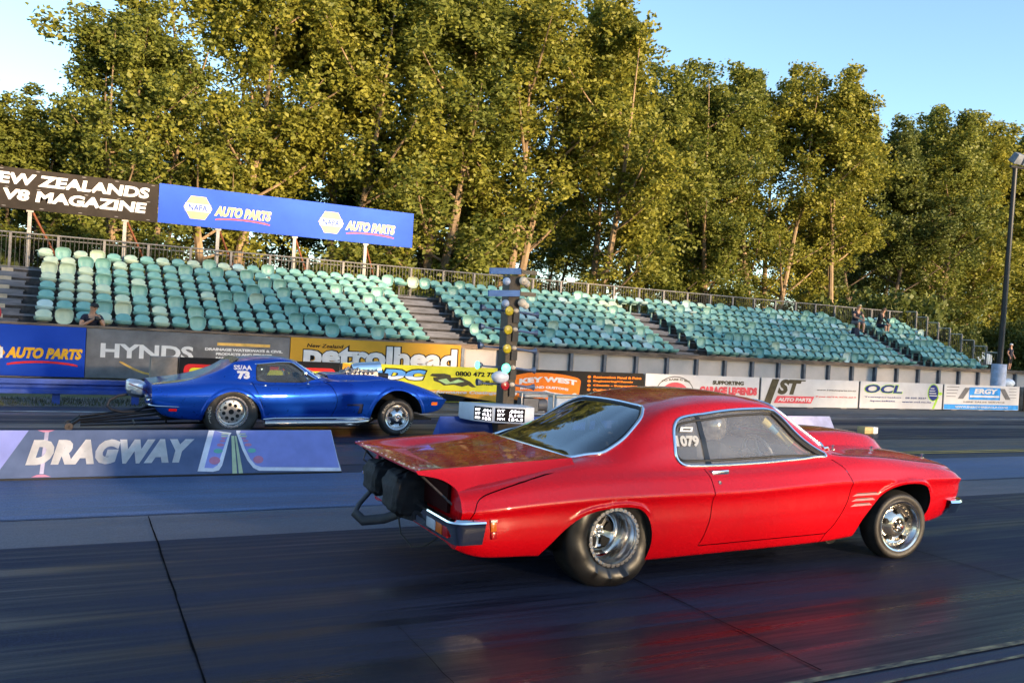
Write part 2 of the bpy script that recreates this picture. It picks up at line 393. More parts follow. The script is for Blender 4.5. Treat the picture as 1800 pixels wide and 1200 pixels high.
class Shell:
    """lofted car skin: keys[k] = (s(x), z(x), tension); s is the half-width, rows run from the centreline down to the sill"""
    def __init__(self, keys, x0, x1, disp=None):
        self.S = [spl(k[0]) for k in keys]; self.Z = [spl(k[1]) for k in keys]; self.T = np.array([k[2] for k in keys], float)
        self.K = len(keys); self.x0, self.x1 = x0, x1; self.disp = disp
        xs = np.linspace(x0, x1, 40); L = [0]
        for i in range(self.K-1):
            d = np.hypot(self.S[i+1](xs)-self.S[i](xs), self.Z[i+1](xs)-self.Z[i](xs)).mean(); L.append(L[-1]+max(d, .02))
        self.L = np.array(L); self.W = L[-1]
    def v2w(self, v): return np.interp(v, np.arange(self.K), self.L)
    def w2v(self, w_): return np.interp(w_, self.L, np.arange(self.K))
    def raw(self, x, v):
        x = np.asarray(x, float); v = np.clip(np.asarray(v, float), 0, self.K-1)
        S = np.array([f(x) for f in self.S]); Z = np.array([f(x) for f in self.Z])
        i = np.clip(np.floor(v).astype(int), 0, self.K-2); u = v-i; ar = np.arange(len(x))
        out = []
        for A in (S, Z):
            ext = np.concatenate([[A[1]*(-1 if A is S else 1)], A, [2*A[-1]-A[-2]]])
            # chord-length aware tangents
            P0, P1, P2, P3 = ext[i, ar], ext[i+1, ar], ext[i+2, ar], ext[i+3, ar]
            out.append((P0, P1, P2, P3))
        def d(a, b): return np.sqrt((out[0][a]-out[0][b])**2+(out[1][a]-out[1][b])**2)+1e-6
        d01, d12, d23 = d(0, 1), d(1, 2), d(2, 3); res = []
        t1, t2 = self.T[i], self.T[np.minimum(i+1, self.K-1)]
        for (P0, P1, P2, P3) in out:
            m1 = ((P1-P0)/d01*d12+(P2-P1)/d12*d01)/(d01+d12)*d12*t1 + (P2-P1)*(1-t1)
            m2 = ((P2-P1)/d12*d23+(P3-P2)/d23*d12)/(d12+d23)*d12*t2 + (P2-P1)*(1-t2)
            res.append((2*u**3-3*u**2+1)*P1+(u**3-2*u**2+u)*m1+(-2*u**3+3*u**2)*P2+(u**3-u**2)*m2)
        return res[0], res[1]
    def P(self, x, v):
        s, z = self.raw(x, v); x = np.asarray(x, float)
        if self.disp is not None: s = s+self.disp(x, z, v)
        return np.stack([x, s, z], 1)
    def N(self, x, v):
        e = .006; x = np.asarray(x, float); v = np.asarray(v, float)
        dx = self.P(x+e, v)-self.P(x-e, v)
        w_ = self.v2w(v); dw = self.P(x, self.w2v(np.minimum(w_+e, self.W)))-self.P(x, self.w2v(np.maximum(w_-e, 0)))
        n = np.cross(dw, dx); l = np.linalg.norm(n, axis=1, keepdims=True); n = n/np.maximum(l, 1e-9)
        # outwards: away from the core line
        c = self.P(x, v)-np.stack([x, 0*x, 0*x+.5], 1); f = np.sign((n*c).sum(1)); f[f == 0] = 1
        return n*f[:, None]
    def from_side(self, pts, va, vb):
        """(x,z) -> (x,w) on the flank between rows va..vb"""
        o = []; vv = np.linspace(va, vb, 400)
        for x, z in pts:
            _, zz = self.raw(np.full(400, x), vv); o.append((x, float(self.v2w(np.interp(-z, -zz, vv)))))
        return o
    def from_top(self, pts, vb):
        o = []; vv = np.linspace(0, vb, 400)
        for x, s in pts:
            ss, _ = self.raw(np.full(400, x), vv); o.append((x, float(self.v2w(np.interp(s, np.maximum.accumulate(ss), vv)))))
        return o
    def mesh(self, regions, step=.03, lines=(), rings=()):
        """regions: list of (name, polygon in (x,w)); first match wins; returns dict name -> (verts (x,w), tris)"""
        bx_ = [(self.x0, 0), (self.x1, 0), (self.x1, self.W), (self.x0, self.W)]
        loops = [densify(bx_, step)]+[densify(p, step*.5) for _, p in regions]
        gx = np.arange(self.x0+step, self.x1-step*.3, step)
        gw = []
        for k in range(self.K-1):
            n = max(1, int(round((self.L[k+1]-self.L[k])/(step*.8)))); gw += [self.L[k]+(self.L[k+1]-self.L[k])*j/n for j in range(n)]
        gw = np.array(gw[1:])
        G = np.array([(x, w_) for x in gx for w_ in gw])
        keep = np.ones(len(G), bool)
        for lp in loops: keep &= segdist(G, lp) > step*.33
        for ln in lines: keep &= segdist(G, ln, False) > step*.3
        G = G[keep]
        V = []; Ed = []
        for lp in loops:
            o = len(V); V += lp; Ed += [(o+i, o+(i+1) % len(lp)) for i in range(len(lp))]
        for ln in lines:
            ln = densify(ln, step*.5, False); o = len(V); V += ln; Ed += [(o+i, o+i+1) for i in range(len(ln)-1)]
        for rg in rings: V += list(rg)
        V += [tuple(g) for g in G]
        r = geometry.delaunay_2d_cdt([Vector(p) for p in V], Ed, [], 0, 1e-5)
        vo = np.array([p[:] for p in r[0]]); tr = np.array([f for f in r[2] if len(f) == 3])
        C = vo[tr].mean(1)
        ok = (C[:, 0] > self.x0) & (C[:, 0] < self.x1) & (C[:, 1] > 0) & (C[:, 1] < self.W)
        a = vo[tr[:, 1]]-vo[tr[:, 0]]; b = vo[tr[:, 2]]-vo[tr[:, 0]]; ar = np.abs(a[:, 0]*b[:, 1]-a[:, 1]*b[:, 0])
        ok &= ar > 1e-9
        res = {}; left = ok.copy()
        for nm, p in regions:
            i = inpoly(C, p) & left; left &= ~i
            t = tr[i]
            if nm in res: t = np.vstack([res[nm][1], t])
            res[nm] = (vo, t)
        res['body'] = (vo, tr[left])
        return res
    def obj(self, name, data, mt, parent, off=0., sides=(1, -1), thick=0.):
        vo, tr = data; used = np.unique(tr); mp = -np.ones(len(vo), int); mp[used] = np.arange(len(used)); q = vo[used]; t = mp[tr]
        x = q[:, 0]; v = self.w2v(q[:, 1]); P = self.P(x, v); N = self.N(x, v)
        e1 = P[t[:, 1]]-P[t[:, 0]]; e2 = P[t[:, 2]]-P[t[:, 0]]; fl = (np.cross(e1, e2)*N[t].mean(1)).sum(1) < 0
        t = np.where(fl[:, None], t[:, ::-1], t); P = P+N*off
        VV = []; TT = []; NN = []; o = 0
        for sg in sides:
            F = np.array([1, sg, 1]); VV.append(P*F); NN.append(N*F); tt = t if sg > 0 else t[:, ::-1]; TT.append(tt+o); o += len(P)
        VV = np.vstack(VV); NN = np.vstack(NN); TT = np.vstack(TT)
        me = bpy.data.meshes.new(name); me.from_pydata(VV.tolist(), [], TT.tolist()); me.materials.append(mt)
        me.polygons.foreach_set('use_smooth', [True]*len(me.polygons))
        me.normals_split_custom_set_from_vertices([Vector(n) for n in NN]); me.update()
        ob = bpy.data.objects.new(name, me); col.objects.link(ob); ob.parent = parent
        return ob
    def loop3(self, poly, off=0., step=.02, closed=True, sg=1):
        q = np.array(densify(poly, step, closed)); v = self.w2v(q[:, 1]); P = self.P(q[:, 0], v)+self.N(q[:, 0], v)*off
        P[:, 1] *= sg; return P
# ------------------------------------------------------------------ common materials
asph = track_mat('rubbered_asphalt', (.004, .006, .012), (.040, .050, .092), .40, .70, .3)
groove = track_mat('rubber_groove', (.0008, .001, .0025), (.026, .033, .066), .30, .85, .17, bands=((5.0, .30), (6.25, .28), (4.3, .12)))
glossy = track_mat('polished_rubber_band', (.001, .0012, .003), (.008, .009, .018), .20, .62, .2)
conc = track_mat('worn_pale_asphalt', (.035, .042, .065), (.13, .135, .165), .45, .75, .4)
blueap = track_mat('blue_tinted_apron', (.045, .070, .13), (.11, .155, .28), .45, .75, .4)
farasph = track_mat('far_lane_asphalt', (.020, .022, .031), (.046, .049, .062), .3, .55, .5)
M_white = mat('white_paint', (.78, .76, .74), .5, var=.06, scale=3)
M_black = mat('matt_black', (.012, .012, .014), .6, var=.2)
M_blackg = mat('gloss_black', (.01, .01, .012), .25, var=.1)
M_steel = mat('galvanised_steel', (.42, .40, .38), .45, .7, var=.15, scale=14)
M_alu = mat('pale_aluminium', (.62, .58, .52), .4, .5, var=.1, scale=9)
M_chrome = mat('chrome', (.82, .83, .85), .06, 1., var=.02)
M_conc = mat('concrete', (.36, .33, .31), .85, var=.22, scale=5, bump=.2)
M_tan = mat('tan_concrete', (.27, .24, .21), .85, var=.25, scale=5, bump=.2)
M_yel = mat('yellow_line_paint', (.55, .40, .07), .6, var=.3, scale=4, stretch=(.6, 6, 1))

# ------------------------------------------------------------------ ground
def sheet(name, x0, x1, y0, y1, z, m, nx=1, ny=1):
    b = MB(); vs = [(x0+(x1-x0)*i/nx, y0+(y1-y0)*j/ny, z) for i in range(nx+1) for j in range(ny+1)]
    b.add(vs, [(i*(ny+1)+j, (i+1)*(ny+1)+j, (i+1)*(ny+1)+j+1, i*(ny+1)+j+1) for i in range(nx) for j in range(ny)])
    return b.build(name, m, kind='structure', recalc=False)
M_grass = mat('dry_grass', (.10, .11, .035), .9, var=.4, scale=9, c2=(.045, .055, .02), bump=.6)
sheet('ground', -600, 600, -600, 600, -.012, M_grass)
sheet('track', -60, 160, -8, 16.2, 0, asph)
sheet('near_lane_groove', -60, 160, 4.05, 6.75, .004, groove)
sheet('polished_band', -60, 160, 3.15, 4.05, .004, glossy)
sheet('pale_groove_edge', -60, 160, 6.75, 7.6, .004, conc)
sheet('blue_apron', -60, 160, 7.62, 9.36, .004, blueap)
sheet('far_lane', -60, 160, 9.9, 15.3, .004, farasph)
sheet('far_lane_groove', -60, 160, 11.6, 13.3, .008, groove)
sheet('far_lane_groove', -60, 160, 13.9, 14.9, .008, groove)
sheet('far_shoulder', -60, 160, 16.2, 17.9, .004, mat('grey_shoulder', (.10, .095, .09), .8, var=.2, scale=3, bump=.2))
sheet('edge_line', -60, 160, 15.38, 15.48, .008, mat('worn_white_line', (.50, .48, .46), .6, var=.3, scale=3))
sheet('near_edge_line', 2.0, 60, 3.10, 3.145, .008, mat('worn_sandy_line', (.30, .27, .16), .7, c2=(.04, .042, .05), scale=14, stretch=(.5, 2, 1)))
sheet('near_edge_line', 2.0, 60, 2.96, 2.985, .008, MATS['worn_sandy_line'])
for k in (0, 1): sheet('centre_line', 10.6, 90, 9.82+k*.17, 9.88+k*.17, .012, M_yel)
M_joint = mat('joint_sealant', (.003, .0035, .005), .9, var=.1, spec=.02)
def crack(name, pts, w_):
    b = MB(); vs = []
    for i, p in enumerate(pts):
        q = pts[min(i+1, len(pts)-1)]; p0 = pts[max(i-1, 0)]; d = Vector((q[0]-p0[0], q[1]-p0[1])).normalized(); n = Vector((-d.y, d.x))
        ww = w_*(.7+.6*random.random())
        vs += [(p[0]+n.x*ww/2, p[1]+n.y*ww/2, .0115), (p[0]-n.x*ww/2, p[1]-n.y*ww/2, .0115)]
    b.add(vs, [(2*i, 2*i+1, 2*i+3, 2*i+2) for i in range(len(pts)-1)])
    return b.build(name, M_joint, kind='structure')
for k in range(-2, 12):
    x = .60+2.955*k
    crack('slab_joint', [(x+random.uniform(-.003, .003), y, 0) for y in np.arange(3.2, 7.63, .15)], .010)
crack('long_joint', [(x, 7.61+random.uniform(-.003, .003), 0) for x in np.arange(-12, 60, .25)], .013)
crack('hairline_crack', [(1.66+.02*(y-3.5)+random.uniform(-.006, .006), y, 0) for y in np.arange(3.6, 4.6, .1)], .004)
# grass and weeds under the guard rail: blades
gb = MB()
for i in range(5200):
    x = random.uniform(-6, 2.4); y = random.uniform(16.3, 17.7); h = random.uniform(.02, .08); a = random.uniform(0, PI); wd = .008
    dx, dy = wd*math.cos(a), wd*math.sin(a); lx, ly = random.uniform(-.04, .04), random.uniform(-.04, .04)
    gb.add([(x-dx, y-dy, -.01), (x+dx, y+dy, -.01), (x+lx, y+ly, h)], [(0, 1, 2)])
g = gb.build('grass', mat('weed_green', (.06, .07, .025), .8, var=.4, scale=3), recalc=False); tag(g, 'short weedy grass growing under the blue guard rail', 'grass'); g['kind'] = 'stuff'
bb = MB(); bb.add([(36, 29.5, -.01), (90, 29.5, -.01), (90, 90, -.01), (36, 90, -.01), (36, 30.5, 1.05), (90, 30.5, 1.05), (90, 90, 1.05), (36, 90, 1.05)],
    [(0, 1, 5, 4), (4, 5, 6, 7), (3, 0, 4, 7), (1, 2, 6, 5), (2, 3, 7, 6)])
bb.build('bank', mat('bank_gravel', (.22, .19, .14), .9, var=.3, scale=2, bump=.3), kind='structure')

# ------------------------------------------------------------------ sloped centre dividers
def wface(X, Z):    # the painted near slope of the divider: foot y 9.405, ridge y 9.60 at z .455
    return (X, 9.405+Z*.195/.455, Z)
def D3(zx, zy):     # measured on the photograph, converted to metres along and up the divider face
    px, py = 100+zx/4.495, 580+zy/4.495
    X = -.60+px*.00549; bot = 844.5-.0245*px; top = 757.3-.003*px
    return X, max(0.0, min(.455, (bot-py)/(bot-top)*.455))
M_divg = mat('divider_grey_blue', (.115, .155, .28), .6, var=.18, scale=2.2, c2=(.075, .105, .20))
M_divl = mat('divider_lilac', (.28, .31, .69), .55, var=.12, scale=1.6)
M_divb = mat('divider_navy', (.035, .07, .27), .55, var=.2, scale=2)
M_offw = mat('worn_off_white', (.88, .86, .86), .55, var=.12, scale=5)
M_offwl = mat('divider_outline_white', (.78, .78, .86), .55, var=.1, scale=5)
M_red = mat('sign_red', (.62, .02, .03), .5, var=.08)
M_pink = mat('faded_red_dot', (.55, .20, .32), .5, var=.08)
M_green = mat('faded_green_dot', (.13, .44, .36), .5, var=.08)
M_lime = mat('faded_lime', (.50, .58, .36), .55, var=.1)
def divider(nm, label, X0, X1, h, mb, lean=.11):
    t = thing(nm, label, 'track divider', ((X0+X1)/2, 9.6, 0))
    b = MB(); k = .195/.455*h
    b.add([(X0, 9.6-k, 0), (X1, 9.6-k, 0), (X1-lean, 9.6, h), (X0+lean, 9.6, h), (X0, 9.6+k, 0), (X1, 9.6+k, 0)],
          [(0, 1, 2, 3), (5, 4, 3, 2), (1, 5, 2), (4, 0, 3), (0, 4, 5, 1)])
    local(t, b.build('panel', mb))
    b = MB(); b.bx(X0+.01, X1-.01, 9.6-k-.03, 9.6-k-.003, .001, .018); local(t, b.build('rubber_foot', M_black))
    return t
dw = divider('track_divider', 'long grey blue sloped divider lettered DRAGWAY with a painted drag strip between the lanes', -9, 2.74, .455, M_divg)
def slope(polys, name, m, lift=.003):
    b = MB()
    for poly in polys:
        ts = geometry.tessellate_polygon([[Vector((x, z, 0)) for x, z in poly]])
        n = Vector((0, -.455, .195)).normalized()*lift
        b.add([Vector(wface(x, z))+n for x, z in poly], [tuple(t) for t in ts])
    return local_all(dw, b.build(name, m, recalc=True, split='comp'))
slope([[(-8.95, .02), (-.63, .02), (-.365, .452), (-8.9, .452)]], 'lilac_panel', M_divl)
q = D3
# white outline then lilac infill of the strip emblem
L_out = [q(1118, 796), q(1025, 1118), q(1150, 1121), q(1200, 1110), q(1228, 1070), q(1262, 960), q(1297, 832), q(1310, 815), q(1150, 796)]
L_in = [q(1165, 800), q(1080, 1092), q(1150, 1094), q(1190, 1070), q(1222, 985), q(1282, 832), q(1215, 812), q(1180, 800)]
R_out = [q(1350, 812), q(1362, 845), q(1400, 950), q(1440, 1030), q(1490, 1090), q(1540, 1112), (2.735, q(2300, 1112)[1]), (2.70, .14), (2.64, .452), q(1350, 797)]
R_in = [q(1380, 815), q(1420, 935), q(1465, 1020), q(1510, 1068), q(1560, 1084), (2.71, q(2300, 1084)[1]), (2.635, .45), q(1390, 797)]
slope([L_out, R_out], 'emblem_outline', M_offwl, .004)
slope([L_in, R_in], 'emblem_field', M_divl, .006)
slope([[q(1308, 840), q(1312, 1136), q(1352, 1136), q(1332, 840)], [q(1338, 840), q(1366, 1136), q(1402, 1136), q(1350, 840)]], 'lane_stripe', M_lime, .006)
def dot(zx, zy, rx, rz):
    X, Z = D3(zx, zy); return [(X+rx*.00122*math.cos(a), Z+rz*.00115*math.sin(a)) for a in np.linspace(0, 2*PI, 20)[:-1]]
slope([dot(1165, 1035, 46, 34), dot(1215, 912, 30, 14), dot(1232, 881, 24, 9), dot(1243, 859, 20, 7), dot(1535, 1026, 44, 34), dot(1450, 910, 30, 14), dot(1430, 879, 24, 9), dot(1415, 859, 20, 7)], 'red_lamp_dots', M_pink, .008)
slope([dot(1195, 960, 38, 20), dot(1480, 956, 36, 20)], 'green_lamp_dots', M_green, .008)
slope([[q(1222, 838), q(1222, 848), q(1275, 848), q(1275, 838)], [q(1225, 820), q(1225, 829), q(1285, 829), q(1285, 820)], [q(1380, 838), q(1380, 848), q(1440, 848), q(1440, 838)], [q(1372, 820), q(1372, 829), q(1430, 829), q(1430, 820)]], 'yellow_lamp_dots', M_lime, .008)
slope([[(-.225, .44), (-.19, .44), (-.215, .05), (-.25, .05)]], 'printed_pole', mat('print_pale', (.45, .42, .58), .6), .004)
slope([[(-.29, .453), (-.14, .453), (-.19, .435), (-.24, .435)], [(-.32, .022), (-.15, .022), (-.2, .042), (-.27, .042)]], 'red_marks', M_pink, .006)
tb = MB(); nn = Vector((0, -.455, .195)).normalized()
text(tb, 'DRAGWAY', -.375, 1.17, .13, .365, 0, bold=.075, shear=.28, space=1.12, depth=.0,
     f=lambda x, y, z: tuple(Vector(wface(x, z))+nn*.007))
local(dw, tb.build('lettering', M_offw, recalc=False))
d2 = divider('track_divider', 'plain navy blue sloped divider that carries the start lights', 3.86, 9.2, .62, M_divb)
d3 = divider('track_divider', 'pale lilac sloped divider seen past the red car windscreen', 9.28, 10.62, .66, mat('divider_pale_lilac', (.46, .46, .66), .55, var=.1))
for o, nm in ((dw, 0),): pass
# ------------------------------------------------------------------ score board on the divider
def led_text(mb, rows, x0, x1, z0, z1, f):
    text(mb, rows, x0, x1, z0, z1, 0, bold=.03, depth=0., f=f)
sb = thing('timing_display', 'low grey two sided timing display with glowing white digits on the navy divider', 'timing display', (4.75, 9.15, .62))
b = MB()
# plan outline: left leg, knee and right leg
pl = [(4.22, 9.62), (4.28, 9.30), (4.44, 9.10), (4.80, 8.96), (4.93, 8.98), (4.95, 9.35), (4.60, 9.50)]
z0, z1 = .60, .80
k = len(pl); b.add([(x, y, z0) for x, y in pl]+[(x, y, z1) for x, y in pl], [(i, (i+1) % k, k+(i+1) % k, k+i) for i in range(k)]+[tuple(range(k))[::-1], tuple(range(k, 2*k))])
local(sb, b.build('case', mat('pale_grey_plastic', (.50, .54, .62), .5, var=.08), bevel=.008))
def facepanel(a, c, n0, n1, lift, nm, m, pad=.02):
    a = Vector((*a, 0)); c = Vector((*c, 0)); d = c-a; nrm = Vector((d.y, -d.x, 0)).normalized()*lift
    b = MB(); b.add([a+d*n0+nrm+Vector((0, 0, z0+pad)), a+d*n1+nrm+Vector((0, 0, z0+pad)), a+d*n1+nrm+Vector((0, 0, z1-pad)), a+d*n0+nrm+Vector((0, 0, z1-pad))], [(0, 1, 2, 3)])
    o = b.build(nm, m, recalc=False); local(sb, o)
    return lambda x, y, z: tuple(a+d*x+nrm*1.6+Vector((0, 0, z0+z*(z1-z0))))
M_led = mat('lit_led_white', (.9, .9, .9), .5, var=0, emit=(1, .95, 1), estr=.9)
f1 = facepanel(pl[1], pl[2], .02, .95, .003, 'screen', M_blackg)
tb = MB()
for r_i, (a_, c_) in enumerate((('RT', '.064'), ('ET', '8.31'), ('MPH', '155'))):
    zt = .78-.24*r_i; text(tb, a_, .10, .34, zt-.13, zt, 0, bold=.0, depth=0, f=f1); text(tb, c_, .48, .90, zt-.15, zt, 0, bold=.0, depth=0, f=f1)
f2 = facepanel(pl[2], pl[3], .06, .98, .003, 'screen', M_blackg)
for r_i, (a_, c_) in enumerate((('RT', '.0864'), ('ET', '8.142'), ('MPH', '154.3'))):
    zt = .80-.24*r_i; text(tb, a_, .14, .36, zt-.12, zt, 0, bold=.0, depth=0, f=f2); text(tb, c_, .50, .92, zt-.15, zt, 0, bold=.0, depth=0, f=f2)
local(sb, tb.build('digits', M_led, recalc=False))

# ------------------------------------------------------------------ christmas tree start lights
ct = thing('start_light_tree', 'brown post of drag race start lights with its green lamp lit', 'start lights', (4.86, 9.5, 0))
M_post = mat('brown_post', (.06, .044, .028), .6, var=.15, scale=4, stretch=(1, 1, .3))
b = MB(); b.bx(4.72, 4.875, 9.42, 9.62, .3, 2.38); local(ct, b.build('post', M_post, bevel=.006))
b = MB(); b.bx(4.66, 4.98, 9.40, 9.64, .28, .74); local(ct, b.build('plinth', mat('dark_plinth', (.08, .055, .035), .7)))
M_lampb = mat('pewter_reflector_housing', (.20, .24, .33), .3, .6)
M_amber = mat('amber_lens', (.50, .38, .01), .3, var=.2, scale=30)
M_amb2 = mat('amber_lens_side', (.75, .45, .15), .3, var=.1)
M_grl = mat('lit_green_lens', (.05, .8, .5), .4, var=0, emit=(.10, 1., .55), estr=.9)
M_redl = mat('red_lens', (.30, .004, .012), .25, var=.1)
zs = [1.94, 1.71, 1.48, 1.24, 1.03]
for i, z in enumerate(zs):
    lens = [M_amber, M_amber, M_amber, M_grl, M_redl][i]
    for s, xx in ((-1, 4.75), (1, 4.90)):
        # two lamp bowls each side on a short arm: one facing back up the track, one facing the far lane
        b = MB(); b.tube([(xx, 9.42, z), (xx-.02, 9.36, z)], .018, 8)
        prof = [(.012, .09), (.035, .075), (.058, .03), (.062, 0)]
        if s < 0:
            b.lathe(prof, (xx-.055, 9.33, z), 'Y', 16)
            o = b.build('lamp_housing', M_lampb); local(ct, o)
            l_ = MB(); l_.lathe([(.0001, -.012), (.03, -.009), (.055, -.003), (.058, .004)], (xx-.055, 9.33, z), 'Y', 18)
            lo = l_.build('lens', lens); lo.parent = o; lo.matrix_parent_inverse = Matrix()
            b = MB(); b.lathe([(r_*.7, a_*.8) for r_, a_ in prof], (xx-.36, 9.5, z+.02), 'X', 16, sgn=1); b.tube([(xx-.28, 9.5, z+.01), (xx, 9.5, z)], .013, 6)
            local(ct, b.build('lamp_housing', M_lampb)).matrix_basis
            if i == 3:
                l_ = MB(); l_.sphere((xx-.365, 9.5, z+.02), .05, 14, 8, sc_=(.5, 1, 1)); local(ct, l_.build('lens', M_grl))
        else:
            b = MB(); b.lathe([(.012, .0), (.022, .08), (.044, .12)], (xx+.14, 9.46, z-.02), 'X', 16); b.tube([(xx-.04, 9.46, z), (xx+.17, 9.46, z-.02)], .016, 6)
            o = b.build('lamp_housing', M_lampb); local(ct, o)
            l_ = MB(); l_.lathe([(.0001, .128), (.042, .118)], (xx+.14, 9.46, z-.02), 'X', 16); local(ct, l_.build('lens', M_amb2 if i < 3 else (M_grl if i == 3 else M_pink)))
    b = MB(); b.sphere((4.82, 9.40, z+.01), .028, 10, 6, sc_=(1.5, 1, 1)); local(ct, b.build('end_cap', mat('cream_plastic', (.62, .52, .40), .5)))
    b = MB(); b.bx(4.79, 4.872, 9.395, 9.418, z-.14, z-.02); local(ct, b.build('junction_box', M_black))
M_blsign = mat('blue_sign_panel', (.12, .22, .46), .4, var=.1); M_brsign = mat('brown_sign_edge', (.17, .13, .08), .6)
for z in (2.42, 2.15):
    b = MB(); b.box((4.62, 9.35, z), (.42, .03, .075), rot=Matrix.Rotation(R(-4), 3, 'Y')); local(ct, b.build('name_board', M_blsign))
    b = MB(); b.bx(4.835, 5.05, 9.33, 9.37, z-.015, z+.035); local(ct, b.build('name_board', M_brsign))
    b = MB(); b.sphere((4.88, 9.36, z-.10), .06, 10, 7, sc_=(1, .7, .9)); b.sphere((4.93, 9.36, z-.13), .045, 10, 7); local(ct, b.build('stage_bulb', mat('cream_bulb', (.75, .62, .46), .5)))
    b = MB(); b.sphere((4.66 if z > 2.3 else 4.66, 9.38, z-.12), .048, 12, 8); local(ct, b.build('stage_bulb', mat('pale_blue_bulb', (.45, .52, .66), .4)))
b = MB(); b.sphere((4.63, 9.35, 1.13), .10, 16, 10, sc_=(1.15, .8, .75)); local(ct, b.build('dome_cover', mat('white_dome', (.60, .62, .70), .4)))

tk = thing('foam_block', 'small cream foam timing block on the lane edge beyond the red car bonnet', 'marker block', (14.9, 12.45, .02))
b = MB(); b.bx(14.55, 14.80, 12.35, 12.55, .01, .15); local(tk, b.build('block', mat('foam_tan', (.50, .36, .16), .7), bevel=.01))
b = MB(); b.bx(14.801, 14.94, 12.35, 12.55, .01, .145); local(tk, b.build('reflector_face', M_white, bevel=.01))

# ------------------------------------------------------------------ guard rail
gr = thing('guard_rail', 'navy blue corrugated steel guard rail on short posts at the left', 'guard rail', (-1, 16.6, 0))
b = MB(); prof = [(0, .44), (-.05, .435), (-.05, .36), (.01, .33), (.01, .29), (-.05, .26), (-.05, .19), (0, .18)]
XS = [-9, 1.1]
b.add([(X, 16.6+p[0], p[1]) for X in XS for p in prof]+[(X, 16.625+p[0]*.9, p[1]) for X in XS for p in prof], [(i, i+1, 8+i+1, 8+i) for i in range(7)]+[(16+i, 24+i, 24+i+1, 16+i+1) for i in range(7)])
M_rail = mat('navy_rail_paint', (.035, .08, .36), .35, .1, var=.2, scale=3)
local(gr, b.build('rail_beam', M_rail))
for i, X in enumerate((-7.2, -4.7, -2.2, -.25, 1.0)):
    b = MB(); b.bx(X-.06, X+.06, 16.63, 16.75, -.01, .42); local(gr, b.build('post', M_rail))
# blue folded end ramp of the barrier line
e = MB(); e.prism([(1.2, 0), (1.2, .40), (1.9, .52), (3.4, .52), (3.4, 0)], 16.9, 17.25)
o = e.build('rail_transition', M_rail); tag(o, 'navy blue boxed end section joining guard rail to barrier behind the blue car', 'barrier end')
# ------------------------------------------------------------------ barrier line with banners (y 17.9)
def lines_text(mb, words, x0, x1, z0, z1, y, mi=0, **kw): text(mb, words, x0, x1, z0, z1, y, mi, **kw)
def barrier(label, X0, X1, m, h=.83, y=17.9):
    t = thing('concrete_barrier', label, 'barrier', ((X0+X1)/2, y+.2, 0), 0, 'sponsor barriers along the far lane')
    b = MB(); b.bx(X0+.01, X1-.01, y+.01, y+.35, .05, h-.02)
    x = X0+.6
    while x < X1-.3: b.bx(x-.12, x+.12, y+.03, y+.33, -.01, .05); x += 1.35
    local(t, b.build('barrier_body', M_tan))
    b = MB(); b.bx(X0+.02, X1-.02, y-.012, y+.008, .03, h); local(t, b.build('banner', m))
    return t
def part(t, mb, name, m): return local(t, mb.build(name, m, recalc=False))
def flat(mb, poly, y, mi=0):
    ts = geometry.tessellate_polygon([[Vector((x, z, 0)) for x, z in poly]])
    mb.add([(x, y, z) for x, z in poly], [tuple(t) for t in ts], mi)
def rect(x0, x1, z0, z1, sh=0): return [(x0, z0), (x1, z0), (x1+sh, z1), (x0+sh, z1)]
def ell(cx, cz, rx, rz, n=28, a0=0, a1=2*PI): return [(cx+rx*math.cos(a), cz+rz*math.sin(a)) for a in np.linspace(a0, a1, n)[:-1 if a1-a0 > 6 else None]]
YB = 17.888
S_red = mat('print_red', (.70, .03, .03), .5, var=.05); S_yel = mat('print_yellow', (.82, .72, .04), .5, var=.05)
S_blk = mat('print_black', (.012, .012, .014), .5, var=.1); S_wht = mat('print_white', (.70, .68, .67), .5, var=.05)
S_dk = mat('banner_dark_brown', (.018, .015, .013), .55, var=.2, scale=4)
S_org = mat('print_orange', (.85, .20, .02), .5, var=.05)
S_grey = mat('print_grey', (.18, .17, .17), .5, var=.1); S_brn = mat('print_olive_brown', (.09, .075, .045), .5)
S_navy = mat('print_navy', (.03, .045, .20), .5); S_lime = mat('print_lime', (.45, .72, .08), .5)
S_ltbl = mat('print_sky_blue', (.05, .30, .75), .5); S_pnk = mat('print_pink_red', (.72, .10, .12), .5)
S_whtb = mat('banner_white', (.62, .60, .60), .55, var=.05, scale=2)
# tan end block + black banner with red and yellow rounded frame
t = barrier('black barrier banner with a red and yellow rounded frame behind the blue car', 1.82, 5.06, S_blk)
b = MB(); b.bx(1.32, 1.80, 17.86, 18.2, .1, .82); part(t, b, 'end_block', mat('tan_end_block', (.30, .24, .19), .85, var=.15, scale=5, bump=.2))
b = MB(); flat(b, rounded(rect(1.92, 4.95, .12, .70), .12), YB-.004); part(t, b, 'red_frame', S_red)
b = MB(); flat(b, rounded(rect(2.02, 4.84, .2, .63), .09), YB-.007); part(t, b, 'yellow_field', S_yel)
